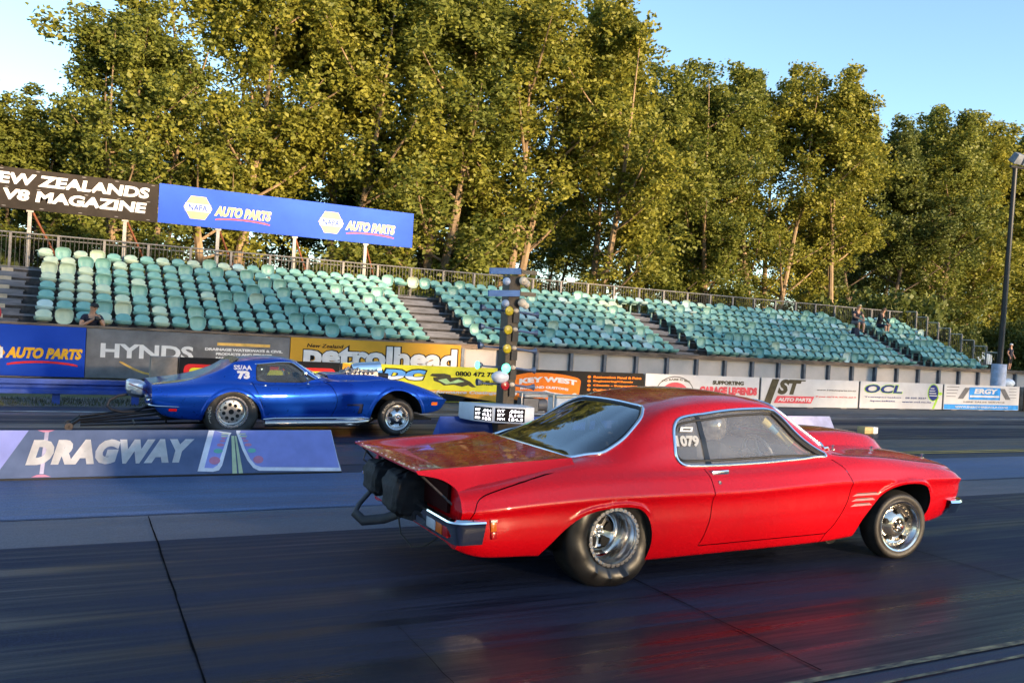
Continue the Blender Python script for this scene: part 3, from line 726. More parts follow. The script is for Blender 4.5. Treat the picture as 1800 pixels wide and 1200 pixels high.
# yellow coatings banner
S_yb = mat('banner_yellow', (.86, .76, .05), .5, var=.05); S_ob = mat('banner_orange', (.85, .38, .04), .5, var=.1)
t = barrier('bright yellow barrier banner with blue block letters and a green race car picture', 5.08, 8.84, S_yb)
b = MB(); flat(b, [(5.1, .04), (5.1, .82), (5.28, .80), (5.7, .45), (6.6, .30), (8.8, .28), (8.82, .04)], YB-.004); part(t, b, 'orange_flame', S_ob)
b = MB(); flat(b, [(6.7, .04), (7.35, .24), (7.8, .18), (8.82, .04)], YB-.006); flat(b, [(7.9, .04), (8.0, .12), (8.5, .04)], YB-.006); part(t, b, 'dark_swoosh', S_blk)
b = MB(); text(b, 'apc', 5.50, 7.04, .38, .76, YB-.006, bold=.07, shear=.2); part(t, b, 'lettering_shadow', S_blk)
gm = bpy.data.materials.new('blue_fade_letters'); gm.use_nodes = True; gn = gm.node_tree.nodes; gl = gm.node_tree.links
gt = gn.new('ShaderNodeTexCoord'); gs = gn.new('ShaderNodeSeparateXYZ'); gl.new(gt.outputs['Object'], gs.inputs[0]); gr_ = gn.new('ShaderNodeMapRange')
gr_.inputs[1].default_value = .42; gr_.inputs[2].default_value = .74; gl.new(gs.outputs['Z'], gr_.inputs[0]); gc = gn.new('ShaderNodeValToRGB')
gc.color_ramp.elements[0].color = (.75, .85, .9, 1); gc.color_ramp.elements[1].color = (.03, .35, .8, 1); e2 = gc.color_ramp.elements.new(.45); e2.color = (.80, .88, .92, 1); e3 = gc.color_ramp.elements.new(.55); e3.color = (.03, .25, .7, 1)
gl.new(gr_.outputs[0], gc.inputs[0]); gl.new(gc.outputs[0], gn['Principled BSDF'].inputs['Base Color'])
b = MB(); text(b, 'apc', 5.54, 7.0, .41, .73, YB-.012, bold=.04, shear=.2); part(t, b, 'block_lettering', gm)
b = MB(); text(b, '0800 472 752', 7.72, 8.80, .62, .73, YB-.006, bold=.03); text(b, 'CHROME LIKE\nCOATINGS', 8.25, 8.80, .42, .54, YB-.006); part(t, b, 'small_lettering', S_blk)
b = MB(); text(b, 'Performance Coatings', 7.0, 8.78, .20, .29, YB-.008, bold=.03, shear=.2); part(t, b, 'script_lettering', S_whtb)
b = MB(); flat(b, [(7.15, .66), (7.45, .67), (7.6, .64), (7.62, .58), (7.85, .6), (8.1, .5), (8.25, .38), (8.15, .37), (8.05, .42), (7.9, .38), (7.7, .42), (7.45, .40), (7.35, .46), (7.2, .5), (7.18, .58), (7.3, .58), (7.1, .61)], YB-.006); part(t, b, 'car_picture', S_brn)
b = MB(); flat(b, [(7.3, .52), (7.5, .56), (7.6, .48), (7.8, .55), (7.95, .5), (7.75, .46), (7.5, .43)], YB-.009); part(t, b, 'car_picture_highlight', mat('print_pale_green', (.50, .68, .30), .5))
# orange badge banner
t = barrier('dark barrier banner with an orange KEY WEST badge and orange bullet lines', 8.90, 12.94, S_dk)
bd = [(9.24, .68), (9.6, .755), (10.1, .765), (10.6, .73), (10.98, .66), (11.07, .60), (11.03, .25), (10.9, .10), (10.3, .04), (9.7, .05), (9.2, .12), (9.12, .3), (9.12, .55)]
b = MB(); flat(b, rounded(bd, .05, 3), YB-.004); part(t, b, 'orange_badge', S_org)
b = MB(); text(b, 'KEY WEST', 9.36, 10.95, .47, .60, YB-.008, bold=.06, arch=.07); text(b, 'ROD AND CUSTOMS', 9.4, 10.72, .34, .40, YB-.008, bold=.05, arch=.045)
flat(b, [(9.6, .26), (9.95, .30), (10.1, .345), (10.25, .30), (10.6, .26), (10.25, .24), (10.1, .20), (9.95, .24)], YB-.007); flat(b, ell(9.25, .26, .07, .05), YB-.007); flat(b, ell(10.9, .24, .07, .05), YB-.007)
text(b, 'KEYWESTRODANDCUSTOMS', 9.42, 10.70, .10, .145, YB-.008, bold=.05, arch=-.02); part(t, b, 'lettering', S_wht)
for k, (s, x1) in enumerate((('Restoration Panel & Paint', 12.86), ('Engineering/Chassis', 12.60), ('Chassis - Suspension', 12.75), ('Custom Fabrication', 12.50))):
    b = MB(); z = .70-.105*k; text(b, s, 11.42, x1, z-.028, z+.032, YB-.006, bold=.05); flat(b, ell(11.30, z, .05, .032), YB-.006); part(t, b, 'bullet_lettering', S_org)
# round red logo banner
t = barrier('white barrier banner with a round red logo and the word SUPPORTING', 12.98, 16.84, S_whtb)
b = MB(); flat(b, ell(13.95, .36, .62, .43), YB-.003); flat(b, ell(13.95, .36, .59, .40), YB-.004, 1)
local(t, b.build('logo_ring', [S_grey, S_whtb], recalc=False))
b = MB(); flat(b, ell(13.95, .36, .42, .27), YB-.007); part(t, b, 'red_disc', S_pnk)
b = MB(); text(b, 'TO RAISE IT BIG', 13.5, 14.42, .62, .67, YB-.006, bold=.03, arch=.06); text(b, 'SUPPORTING', 15.18, 16.26, .60, .71, YB-.006, bold=.05); part(t, b, 'lettering', S_brn)
b = MB(); text(b, 'GARAGE LEGENDS', 14.75, 16.75, .33, .55, YB-.006, bold=.08); part(t, b, 'red_lettering', S_pnk)
# 1ST
t = barrier('white barrier banner reading 1ST AUTO PARTS in brown and red', 16.88, 20.72, S_whtb)
b = MB(); text(b, '1', 17.0, 17.55, .10, .81, YB-.006, bold=.08, shear=.35); text(b, 'ST', 17.50, 18.40, .38, .81, YB-.006, bold=.06, shear=.25); flat(b, rect(18.05, 18.55, .765, .805), YB-.006); part(t, b, 'lettering', S_brn)
b = MB(); flat(b, rect(17.38, 18.80, .14, .34, .12), YB-.009); part(t, b, 'red_box', S_pnk)
b = MB(); text(b, 'AUTO PARTS', 17.52, 18.80, .19, .29, YB-.013, bold=.04, shear=.2); part(t, b, 'box_lettering', S_wht)
b = MB(); text(b, 'www.1stautoparts.co.nz', 19.0, 20.60, .50, .56, YB-.006); part(t, b, 'web_lettering', S_grey)
b = MB(); text(b, "If your rev'd it, we've got it", 18.98, 20.62, .31, .37, YB-.006); part(t, b, 'slogan_lettering', S_pnk)
# OCL
t = barrier('white barrier banner reading OCL in navy with a navy oval mark', 20.76, 24.48, S_whtb)
b = MB(); text(b, 'OCL', 20.93, 22.62, .48, .76, YB-.003, bold=.05, shear=.15); part(t, b, 'lettering_outline', S_lime)
b = MB(); text(b, 'OCL', 20.96, 22.58, .495, .745, YB-.010, bold=.03, shear=.15); text(b, 'Transportation', 20.95, 22.55, .34, .39, YB-.006); text(b, 'Specialists', 21.2, 22.3, .22, .28, YB-.006)
text(b, '09 525 3237', 22.75, 23.7, .34, .39, YB-.006); text(b, 'www.ocl.co.nz', 22.6, 23.95, .22, .27, YB-.006); part(t, b, 'lettering', S_navy)
b = MB(); flat(b, ell(24.02, .55, .27, .275), YB-.003); flat(b, ell(24.36, .52, .09, .05), YB-.003); flat(b, [(24.0, .04), (24.1, .04), (24.3, .42), (24.2, .42)], YB-.003); part(t, b, 'lime_halo', S_lime)
b = MB(); flat(b, ell(24.02, .55, .23, .25), YB-.006); part(t, b, 'navy_oval', S_navy)
b = MB()
for k in range(4): flat(b, rect(23.83+.04*(k == 3), 24.2-.05*k, .44+.075*k, .465+.075*k), YB-.009)
part(t, b, 'oval_bars', S_wht)
# last
t = barrier('white barrier banner with a blue gantry picture and blue bottom strip', 24.52, 28.38, S_whtb)
b = MB(); flat(b, rect(24.56, 28.34, .04, .20), YB-.004); flat(b, rect(25.75, 27.35, .36, .76), YB-.004); part(t, b, 'blue_print', S_ltbl)
b = MB(); text(b, 'ERGY', 26.0, 27.2, .55, .72, YB-.008, bold=.05, shear=.15); flat(b, rect(25.8, 27.3, .44, .50), YB-.007); text(b, 'WWW.ENERGYHIREGROUP.CO.NZ', 25.1, 27.8, .09, .15, YB-.007, bold=.02); part(t, b, 'white_print', S_wht)
b = MB(); text(b, '/', 25.2, 25.8, .38, .74, YB-.006, bold=.05); text(b, '\\', 27.3, 27.9, .38, .74, YB-.006, bold=.05); text(b, 'HIRE SALES SERVICE', 25.5, 27.6, .26, .31, YB-.006)
for k in range(4): flat(b, rect(24.65, 25.25-.05*k, .74-.1*k, .76-.1*k), YB-.005); flat(b, rect(27.8, 28.2, .74-.1*k, .755-.1*k), YB-.005)
part(t, b, 'grey_print', S_grey)
t = barrier('black barrier banner with a bright green band at the right edge', 28.6, 33, S_blk)
b = MB(); flat(b, rect(28.75, 32.8, .42, .66, .05), YB-.006); part(t, b, 'lettering', mat('print_bright_green', (.15, .65, .08), .5))
# clutter beside the start lights
t = thing('equipment_case', 'white lidded equipment case on the track behind the start lights', 'case', (9.6, 15.9, 0))
b = MB(); b.bx(9.2, 10.1, 15.8, 16.2, 0, .34); local(t, b.build('case_body', M_offw, bevel=.02)); b = MB(); b.bx(9.17, 10.13, 15.77, 16.23, .345, .39); local(t, b.build('lid', mat('cream_lid', (.62, .55, .42), .5), bevel=.01))
t = thing('generator', 'small grey frame generator standing left of the white case', 'generator', (8.6, 15.7, 0))
b = MB()
for xx in (8.2, 8.95):
    b.tube([(xx, 15.5, .02), (xx, 15.5, .45), (xx, 15.9, .45), (xx, 15.9, .02), (xx, 15.5, .02)], .016, 8)
for yy in (15.5, 15.9):
    for zz in (.03, .45): b.tube([(8.2, yy, zz), (8.95, yy, zz)], .016, 8)
local(t, b.build('frame', M_steel))
b = MB(); b.bx(8.28, 8.62, 15.55, 15.85, .06, .34); b.lathe([(.0001, -.12), (.13, -.11), (.13, .1), (.0001, .12)], (8.76, 15.7, .2), 'X', 16); local(t, b.build('engine', mat('dull_grey', (.12, .12, .13), .5)))
b = MB(); b.bx(8.3, 8.85, 15.56, 15.84, .36, .44); local(t, b.build('fuel_tank', mat('pale_tank', (.45, .47, .5), .4), bevel=.02))
t = thing('battery_box', 'low white battery box on the ground at the foot of the start lights', 'box', (7.9, 15.2, 0))
b = MB(); b.bx(7.75, 8.25, 15.1, 15.35, 0, .15); local(t, b.build('box_body', mat('pale_box', (.55, .55, .6), .5), bevel=.01)); b = MB(); b.bx(7.74, 8.26, 15.09, 15.36, .155, .18); local(t, b.build('lid', M_white))

# ------------------------------------------------------------------ grandstand
YW = 23.; CAPZ = 1.27; NR = 8; RUN = .60; RISE = .25; Y0 = 23.62; T0 = .95; PITCH = .445
gs_ = thing('grandstand', 'long stepped grandstand with grey terraces behind a low front wall', 'grandstand', (15, 25, 0))
M_step = mat('grey_terrace_boards', (.16, .16, .18), .7, var=.25, scale=4, stretch=(.4, 2, 2)); M_riser = mat('dark_riser', (.05, .045, .045), .8, var=.3)
b = MB(); r_ = MB()
AISLES = [(-3.6, -1.15), (9.45, 10.75), (18.5, 19.72), (30.5, 31.6)]
GX0, GX1 = -9, 35.3
for i in range(NR):
    y = Y0+RUN*i-.32; z = T0+RISE*i
    b.bx(GX0, GX1, y, y+RUN+.03, z-.05, z); r_.bx(GX0, GX1, y+.03, y+.06, .2, z-.052)
for (a0, a1) in AISLES:     # half steps in the aisles
    for i in range(NR-1):
        y = Y0+RUN*i-.32+RUN*.5; z = T0+RISE*(i+.5); b.bx(a0+.12, a1-.12, y, y+RUN*.5, z-.04, z)
        b.bx(a0+.12, a1-.12, y-.30+.003, y-.27, z-RISE*.5+.002, z-.042)
local(gs_, b.build('terrace', M_step)); local_all(gs_, r_.build('riser', M_riser, split='comp'))
b = MB()
M_patch = mat('pale_wood_block', (.50, .40, .28), .7)  # warm patches painting the sun dapple on the aisle steps
for (a0, a1) in AISLES[:1]:
    for i in range(NR): b.bx(-1.9, -1.62, Y0+RUN*i-.34, Y0+RUN*i-.322, T0+RISE*i-.13, T0+RISE*i-.02)
local_all(gs_, b.build('sun_dapple', M_patch, split='comp'))
b = MB(); x = GX0
M_frame = mat('stand_frame_steel', (.10, .10, .10), .6, .3)
while x < GX1:
    b.tube([(x, 23.2, 0), (x, 28.1, 2.45)], .03, 6); b.tube([(x, 28.1, 0), (x, 28.1, 2.5)], .035, 6); b.tube([(x, 26, 0), (x, 26, 1.5)], .03, 6); x += 2.4
local_all(gs_, b.build('support_frame', M_frame, split='comp'))
# front wall: beige panels between posts; it carries the left signs
fw_ = thing('front_wall', 'low beige panelled wall with blue grey posts below the seats', 'wall', (15, YW, 0))
M_beige = mat('beige_panel', (.48, .44, .42), .6, var=.07, scale=1.2); M_wpost = mat('slate_post', (.085, .10, .135), .5, .2, var=.2); M_capw = mat('weathered_cap', (.20, .14, .10), .8, var=.35, scale=6, stretch=(.3, 2, 2))
b = MB(); b.bx(-9, 75, YW, YW+.06, -.01, CAPZ-.05); local(fw_, b.build('panel', M_beige))
b = MB(); x = 10.08
while x < 75: b.bx(x-.05, x+.05, YW-.12, YW-.002, -.01, CAPZ-.055); x += 1.235
local_all(fw_, b.build('post', M_wpost, split='comp'))
M_wside = mat('sunlit_post_face', (.40, .33, .27), .6)  # pale strip paints each post's sunlit face, the slate its shaded side
b = MB(); x = 10.08
while x < 75: b.bx(x+.052, x+.11, YW-.07, YW-.003, -.01, CAPZ-.057); x += 1.235
local_all(fw_, b.build('post_lit_face', M_wside, split='comp'))
b = MB(); b.bx(-9, 75, YW-.16, YW+.14, CAPZ-.048, CAPZ); b.bx(9.9, 75, YW-.14, YW-.005, CAPZ-.13, CAPZ-.05); local(fw_, b.build('cap', M_capw))
# back rail with infill bars
br = thing('back_railing', 'galvanised railing with thin bars along the back of the stand', 'railing', (15, 28.2, 2.6))
b = MB(); b.tube([(-9, 28.2, 3.72), (GX1, 28.2, 3.72)], .022, 8); b.tube([(-9, 28.2, 2.75), (GX1, 28.2, 2.75)], .02, 6); b.tube([(-9, 28.24, 3.60), (9, 28.24, 3.60)], .018, 6)
M_railg = mat('dull_rail_steel', (.26, .24, .22), .5, .4, var=.2)
local_all(br, b.build('rail', M_railg, split='comp'))
b = MB(); x = -9
while x < GX1+.1: b.bx(x-.035, x+.035, 28.16, 28.24, 2.5, 3.70); x += 1.205
local_all(br, b.build('post', mat('rail_post_grey', (.20, .18, .17), .6, .2), split='comp'))
b = MB(); x = -9
while x < GX1: b.bx(x-.007, x+.007, 28.193, 28.207, 2.76, 3.70); x += .115
o = local(br, b.build('infill_bars', mat('dark_bars', (.05, .05, .05), .5, .4))); o['kind'] = 'stuff'
# stepped end railing
er = thing('end_railing', 'stepped galvanised railing down the right hand end of the stand', 'railing', (GX1+.1, 26, 1))
b = MB(); bp_ = MB(); bi = MB()
for i in range(NR):
    y = Y0+RUN*i-.3; z = T0+RISE*i; X = GX1+.12
    b.tube([(X, y, z+1.05), (X, y+RUN, z+1.05)], .022, 6); b.tube([(X, y, z+.1), (X, y+RUN, z+.1)], .018, 6); bp_.bx(X-.03, X+.03, y-.03, y+.03, z-.2, z+1.05)
    for k in range(1, 6): bi.bx(X-.006, X+.006, y+k*.1-.006, y+k*.1+.006, z+.1, z+1.05)
local_all(er, b.build('rail', M_alu, split='comp')); local_all(er, bp_.build('post', MATS['rail_post_grey'], split='comp')); o = local(er, bi.build('infill_bars', MATS['dark_bars'])); o['kind'] = 'stuff'

# seats
M_seat = mat('teal_seat_plastic', (.29, .50, .43), .42, var=.2, scale=3, c2=(.16, .38, .33), objrand=.4, rvar=.08)
M_seatp = mat('sunlit_faded_seat', (.62, .66, .46), .45, var=.2, scale=3, c2=(.38, .54, .42), objrand=.5)  # cream tone paints warm light on the left seats, on top of real fading
M_seatw = mat('bleached_seat_plastic', (.55, .66, .62), .42, var=.1, scale=3, c2=(.40, .56, .52), objrand=.5)
def seat_back_geo():
    b = MB(); n, m = 9, 6; vs = []
    for side in (0, 1):
        for j in range(m):
            v = j/(m-1)
            for i in range(n):
                u = i/(n-1)*2-1
                w_ = .198*(1-.16*max(0, v-.3)/.7*max(0, v-.3)/.7)*(1-.22*(1-v)**1.5)
                z = .455+.195*v-.045*v**3*u**4; y = .10+.09*v-.075*u*u*(.5+.5*v)*0+.02-.06*u*u
                vs.append((u*w_, y+(.012 if side else 0)+.03*max(0, v-.75)/.25, z-.02*v*u*u))
    q = n*m
    fs = [(j*n+i, j*n+i+1, (j+1)*n+i+1, (j+1)*n+i) for j in range(m-1) for i in range(n-1)]
    fs += [tuple(q+k for k in f)[::-1] for f in fs]
    fs += [((m-1)*n+i, (m-1)*n+i+1, q+(m-1)*n+i+1, q+(m-1)*n+i) for i in range(n-1)]+[(i, i+1, q+i+1, q+i)[::-1] for i in range(n-1)]
    for j in range(m-1): fs += [(j*n, (j+1)*n, q+(j+1)*n, q+j*n), (j*n+n-1, (j+1)*n+n-1, q+(j+1)*n+n-1, q+j*n+n-1)[::-1]]
    b.add(vs, fs, 0, True); return b
def seat_pan_geo(up=False):
    b = MB(); rings = [(0, -.016), (.5, -.018), (.78, -.006), (.93, .026), (.99, .048), (1.04, .050), (1.05, .040), (1.0, .018), (.9, -.018), (.65, -.034), (0, -.038)]
    n = 20; vs = []
    for rr, h in rings:
        for j in range(n):
            a = 2*PI*j/n; cx, cy = math.cos(a), math.sin(a)
            k = (abs(cx)**3.2+abs(cy)**3.2)**(-1/3.2)
            x, y = cx*k*.205*rr, cy*k*.20*rr
            x *= 1-.16*(.5+y/.4) if up else 1-.06*(.5-y/.4)
            if up: vs.append((x*1.02, .05-h*1.3-(.03*(1-(x/.2)**2)), .50-y*.92))
            else: vs.append((x, -.10+y, .40+h*1.25+.02*(-y)/.2))
    k = len(rings)
    b.add(vs, [(i*n+j, (i+1)*n+j, (i+1)*n+(j+1) % n, i*n+(j+1) % n) for i in range(k-1) for j in range(n)], 0, True); return b
def leg_geo():
    b = MB(); b.bx(-.03, .03, .06, .12, 0, .40); b.bx(-.12, .12, -.12, .12, .33, .355); return b
protos = {}
for kn, mm in (('teal', M_seat), ('faded', M_seatp), ('bleached', M_seatw)):
    for up in (False, True):
        r = bpy.data.objects.new('stand_seat', None); r['category'] = 'seat'
        col.objects.link(r)
        seat_back_geo().build('backrest', mm, r, sharp=60); seat_pan_geo(up).build('seat_pan', mm, r, sharp=60)
        if not up: leg_geo().build('bracket', M_frame, r)
        protos[(kn, up)] = r
places = []
ords = ['first', 'second', 'third', 'fourth', 'fifth', 'sixth', 'seventh', 'eighth', 'ninth', 'tenth', 'eleventh', 'twelfth', 'thirteenth', 'fourteenth', 'fifteenth', 'sixteenth', 'seventeenth', 'eighteenth', 'nineteenth', 'twentieth', '21st', '22nd', '23rd', '24th', '25th', '26th', '27th', '28th', '29th', '30th', '31st', '32nd', '33rd', '34th', '35th', '36th', '37th', '38th', '39th', '40th', '41st', '42nd', '43rd', '44th', '45th', '46th', '47th', '48th', '49th', '50th']
blocks = [(-1.1, 9.45, 'in the left block'), (10.8, 18.5, 'in the second block'), (19.75, 30.5, 'in the third block'), (31.65, 35.2, 'in the far right block')]
blocks_top = [(-1.1, 18.5, 'on the top tier'), (18.55, 30.5, 'on the top tier right part'), (31.65, 35.2, 'in the far right block')]
bl_left = [(-9, -3.6, 'left of the aisle')]
occupied = [(.32, 0, .26), (29.6, 6, .45), (30.15, 6, .4)]
for row in range(NR):
    bls = (blocks_top if row == NR-1 else blocks)
    for (a, c, nm) in bls:
        n = int((c-a)/PITCH); off = ((c-a)-n*PITCH)/2
        for k in range(n):
            X = a+off+PITCH*(k+.5)
            if any(row == oc[1] and abs(X-oc[0]) < oc[2]*.0 for oc in occupied): continue
            d = math.hypot(X, Y0+RUN*row)
            pale = (X < .3 and row > 1 and random.random() < .8) or (X < 3.6 and random.random() < .28) or random.random() < .025
            kind = 'faded' if pale else ('bleached' if random.random() < (.02+(.08 if X > 13 else 0)) else 'teal')
            up = random.random() < .17
            if abs(X-.32) < .4 and row == 0: up = False
            places.append((d, X, row, k, nm, kind, up))
places.sort()
cnt = 0; stuff = {m_: [[], []] for m_ in ('teal', 'faded', 'bleached')}
geo = {}
for kk, r in protos.items():
    V = []; Fc = []
    for ch in r.children:
        o_ = len(V); V += [v.co[:] for v in ch.data.vertices]; Fc += [tuple(i+o_ for i in p.vertices) for p in ch.data.polygons]
    geo[kk] = (np.array(V), Fc)
used = set(); stuffV = []; stuffF = []; stuffM = []
for (d, X, row, k, nm, kind, up) in places:
    Y = Y0+RUN*row+.10; Z = T0+RISE*row; jx = random.uniform(-.008, .008)
    if cnt < 300:
        cw = {'teal': 'teal', 'faded': 'cream-green', 'bleached': 'bleached'}[kind]
        rw = 'front row' if row == 0 else (ords[row]+' row up')
        lb = '%s %s seat, %s from left, %s, %s' % ('tipped-up' if up else 'open', cw, ords[k], rw, nm)
        p = protos[(kind, up)]
        if (kind, up) not in used:
            used.add((kind, up)); p.location = (X+jx, Y, Z); o = p
        else: o = dup(p, (X+jx, Y, Z))
        o['label'] = lb; o['group'] = 'plastic seats in the grandstand'; o['category'] = 'seat'; cnt += 1
    else:
        V, Fc = geo[(kind, up)]; o_ = len(stuffV)*0+sum(len(q_) for q_ in stuffV)
        stuffV.append(V+np.array([X+jx, Y, Z])); stuffF += [tuple(i+o_ for i in f) for f in Fc]; stuffM += [{'teal': 0, 'faded': 1, 'bleached': 2}[kind]]*len(Fc)
for kk, p in protos.items():
    if kk not in used:
        for ch in list(p.children): bpy.data.objects.remove(ch)
        bpy.data.objects.remove(p)
sm_ = MB(); sm_.v = np.vstack(stuffV).tolist(); sm_.f = stuffF; sm_.m = stuffM; sm_.sm = [True]*len(stuffF)
M_seat2 = mat('teal_seat_plastic_far', (.31, .52, .45), .42, var=.2, scale=1.3, c2=(.11, .30, .27))
o = sm_.build('stand_seats', [M_seat2, M_seatp, M_seatw], sharp=60, recalc=False); tag(o, 'rows of teal seats further along the stand towards its far end', 'seats'); o['kind'] = 'stuff'

# signs on the front wall
def board(nm, label, X0, X1, Z0, Z1, y, m, edge=M_alu):
    t = thing(nm, label, 'sign', ((X0+X1)/2, y, Z0)); b = MB(); b.bx(X0, X1, y, y+.03, Z0, Z1); local(t, b.build('panel', m)); return t
def swoosh(b, x0, x1, z, h, y, drop=.0):
    n = 14; top = []; bot = []
    for i in range(n+1):
        u = i/n; X = x0+(x1-x0)*u; c = 4*u*(1-u); top.append((X, z+h*.9*c**.7+drop*u)); bot.append((X, z+h*.35*c-h*.4*(1-c)+drop*u))
    flat(b, top+bot[::-1], y)
def hexlogo(t, cx, cz, rx, rz, y, my, mw, mb_):
    b = MB(); flat(b, [(cx-rx, cz), (cx-rx*.52, cz+rz), (cx+rx*.52, cz+rz), (cx+rx, cz), (cx+rx*.52, cz-rz), (cx-rx*.52, cz-rz)], y-.004); part(t, b, 'badge', my)
    b = MB(); flat(b, [(cx-rx*.9, cz+rz*.35), (cx+rx*.9, cz+rz*.35), (cx+rx*.9, cz-rz*.35), (cx-rx*.9, cz-rz*.35)], y-.007); part(t, b, 'badge_band', mw)
    b = MB(); text(b, 'NAPA', cx-rx*.66, cx+rx*.66, cz-rz*.27, cz+rz*.27, y-.010, bold=.02); part(t, b, 'badge_lettering', mb_)
S_napa = mat('sign_royal_blue', (.012, .06, .42), .5, var=.06, scale=1); S_gold = mat('print_gold', (.85, .42, .03), .5, var=.05)
S_napat = mat('sign_bright_blue', (.035, .10, .60), .5, var=.08, scale=.8); S_cream = mat('print_cream_gold', (.85, .62, .25), .5, var=.05)
y = YW-.19
t = board('wall_sign', 'royal blue AUTO PARTS sign on the front wall at the left edge', -5.2, .225, .03, 1.215, y, S_napa)
hexlogo(t, -1.92, .56, .50, .36, y, S_gold, S_wht, S_napa)
b = MB(); text(b, 'AUTO PARTS', -1.42, .17, .44, .70, y-.006, bold=.06, shear=.25); part(t, b, 'lettering', S_gold)
b = MB(); swoosh(b, -1.38, .08, .31, .09, y-.005); part(t, b, 'red_swoosh', S_red)
S_slate = mat('sign_slate_grey', (.17, .165, .17), .6, var=.2, scale=1.6)
t = board('wall_sign', 'slate grey HYNDS sign on the front wall behind the blue car', .24, 5.05, .03, 1.205, y, S_slate)
b = MB(); text(b, 'HYNDS', .55, 2.66, .52, .87, y-.006, bold=.035)
text(b, 'DRAINAGE WATERWAYS & CIVIL', 2.93, 4.87, .79, .86, y-.006, bold=.06); text(b, 'PRODUCTS AND SERVICES', 3.2, 4.6, .68, .745, y-.006, bold=.06); text(b, 'NATIONWIDE', 3.2, 4.2, .58, .635, y-.006, bold=.06); part(t, b, 'lettering', S_wht)
b = MB(); flat(b, rect(3.22, 4.54, .925, 1.0), y-.005)
arc = [(.97+.8*u, .42-.30*math.sin(u*PI*.5)) for u in np.linspace(0, 1, 14)]; flat(b, arc+[(x+.02, z+.045-.02*(i == 0)) for i, (x, z) in list(enumerate(arc))[::-1]], y-.005); part(t, b, 'gold_mark', mat('print_soft_gold', (.75, .45, .12), .5))
S_pet = mat('sign_amber', (.62, .32, .035), .55, var=.08, scale=1.2)
t = board('wall_sign', 'amber yellow petrolhead sign on the front wall left of the start lights', 5.07, 9.98, .2, 1.225, y, S_pet)
b = MB(); text(b, 'petrolhead', 5.40, 9.90, .28, 1.115, y-.005, bold=.08); text(b, 'New Zealand', 5.5, 6.5, .98, 1.08, y-.004, shear=.2); part(t, b, 'lettering_outline', S_blk)
b = MB(); text(b, 'petrolhead', 5.42, 9.86, .30, 1.09, y-.012, bold=.045); part(t, b, 'lettering', S_wht)
# high signs on posts
y = 28.3
def high_posts(t, xs, z1):
    for X in xs:
        b = MB(); b.bx(X-.05, X+.05, 28.36, 28.47, 2.3, z1); b.bx(X-.09, X+.09, 28.33, 28.50, z1-.05, z1); local(t, b.build('post', mat('dull_sign_post', (.34, .32, .30), .6, .3)))
        b = MB(); b.tube([(X+.05, 28.55, z1), (X+1.0, 29.6, 2.6)], .035, 6); local(t, b.build('brace', mat('rust_brace', (.22, .07, .03), .7)))
S_dksign = mat('sign_dark_brown', (.028, .022, .018), .55, var=.15, scale=2)
t = board('high_sign', 'dark brown sign on posts reading NEW ZEALANDS V8 MAGAZINE', -6.4, 2.05, 4.40, 5.56, y, S_dksign); high_posts(t, (-3.85, -1.33, 1.17), 4.395)
b = MB(); text(b, 'NEW ZEALANDS', -2.62, 1.80, 5.09, 5.42, y-.006, bold=.045, shear=.1); text(b, 'V8 MAGAZINE', -2.02, 1.74, 4.64, 4.96, y-.006, bold=.045, shear=.1); part(t, b, 'lettering', S_wht)
b = MB()
for X in (-2.0, -1.1, 0, .9, 1.8):
    for Z in (4.46, 5.0, 5.51): flat(b, ell(X+random.uniform(-.1, .1), Z, .06, .012, 8), y-.004)
local_all(t, b.build('fixing', S_grey, recalc=False, split='comp'))
t = board('high_sign', 'bright blue sign on posts with two yellow hexagon badges and AUTO PARTS', 2.07, 10.30, 4.42, 5.61, y, S_napat); high_posts(t, (3.85, 6.25, 8.65), 4.41)
for X0 in (0, 4.20):
    hexlogo(t, 3.21+X0, 4.99-.0*X0, .42, .35, y, S_cream, S_wht, S_napat)
    b = MB(); text(b, 'AUTO PARTS', 3.70+X0, 5.45+X0*1.0, 4.80, 5.12, y-.006, bold=.06, shear=.25); part(t, b, 'lettering', S_cream)
    b = MB(); swoosh(b, 3.74+X0, 5.42+X0, 4.70, .08, y-.005); part(t, b, 'red_swoosh', mat('print_coral', (.80, .12, .10), .5))

# ------------------------------------------------------------------ floodlight mast
t = thing('floodlight_mast', 'tall dark floodlight mast with a pale wrapped foot at the right', 'light mast', (28.9, 19, 0))
b = MB(); b.tube([(28.87, 19, -.01), (29.09, 19, 8.5)], [.10, .075], 14); local(t, b.build('pole', mat('dark_mast', (.018, .018, .02), .5, .2)))
b = MB(); b.tube([(28.87, 19, .0), (28.89, 19, 1.55)], [.25, .24], 12); local(t, b.build('foot_wrap', mat('pale_blue_wrap', (.36, .44, .62), .6), bevel=0))
b = MB(); b.tube([(28.75, 18.95, 8.45), (29.75, 18.95, 8.50)], .05, 8); local(t, b.build('crossarm', MATS['dark_mast']))
for dx in (-.15, .35, .85):
    b = MB(); b.box((29+dx, 18.8, 8.72), (.40, .28, .34), rot=Matrix.Rotation(R(35), 3, 'X'), taper=.8); local(t, b.build('floodlight', mat('floodlight_grey', (.16, .18, .22), .5, .2), bevel=.02))
b = MB(); b.sphere((29.25, 18.9, .9), .26, 14, 9, sc_=(1.2, .8, .6)); o = b.build('tied_bundle', mat('pale_blue_sheet', (.50, .60, .75), .6, bump=.5, scale=8)); tag(o, 'pale blue sheet bundle tied beside the mast foot', 'bundle')

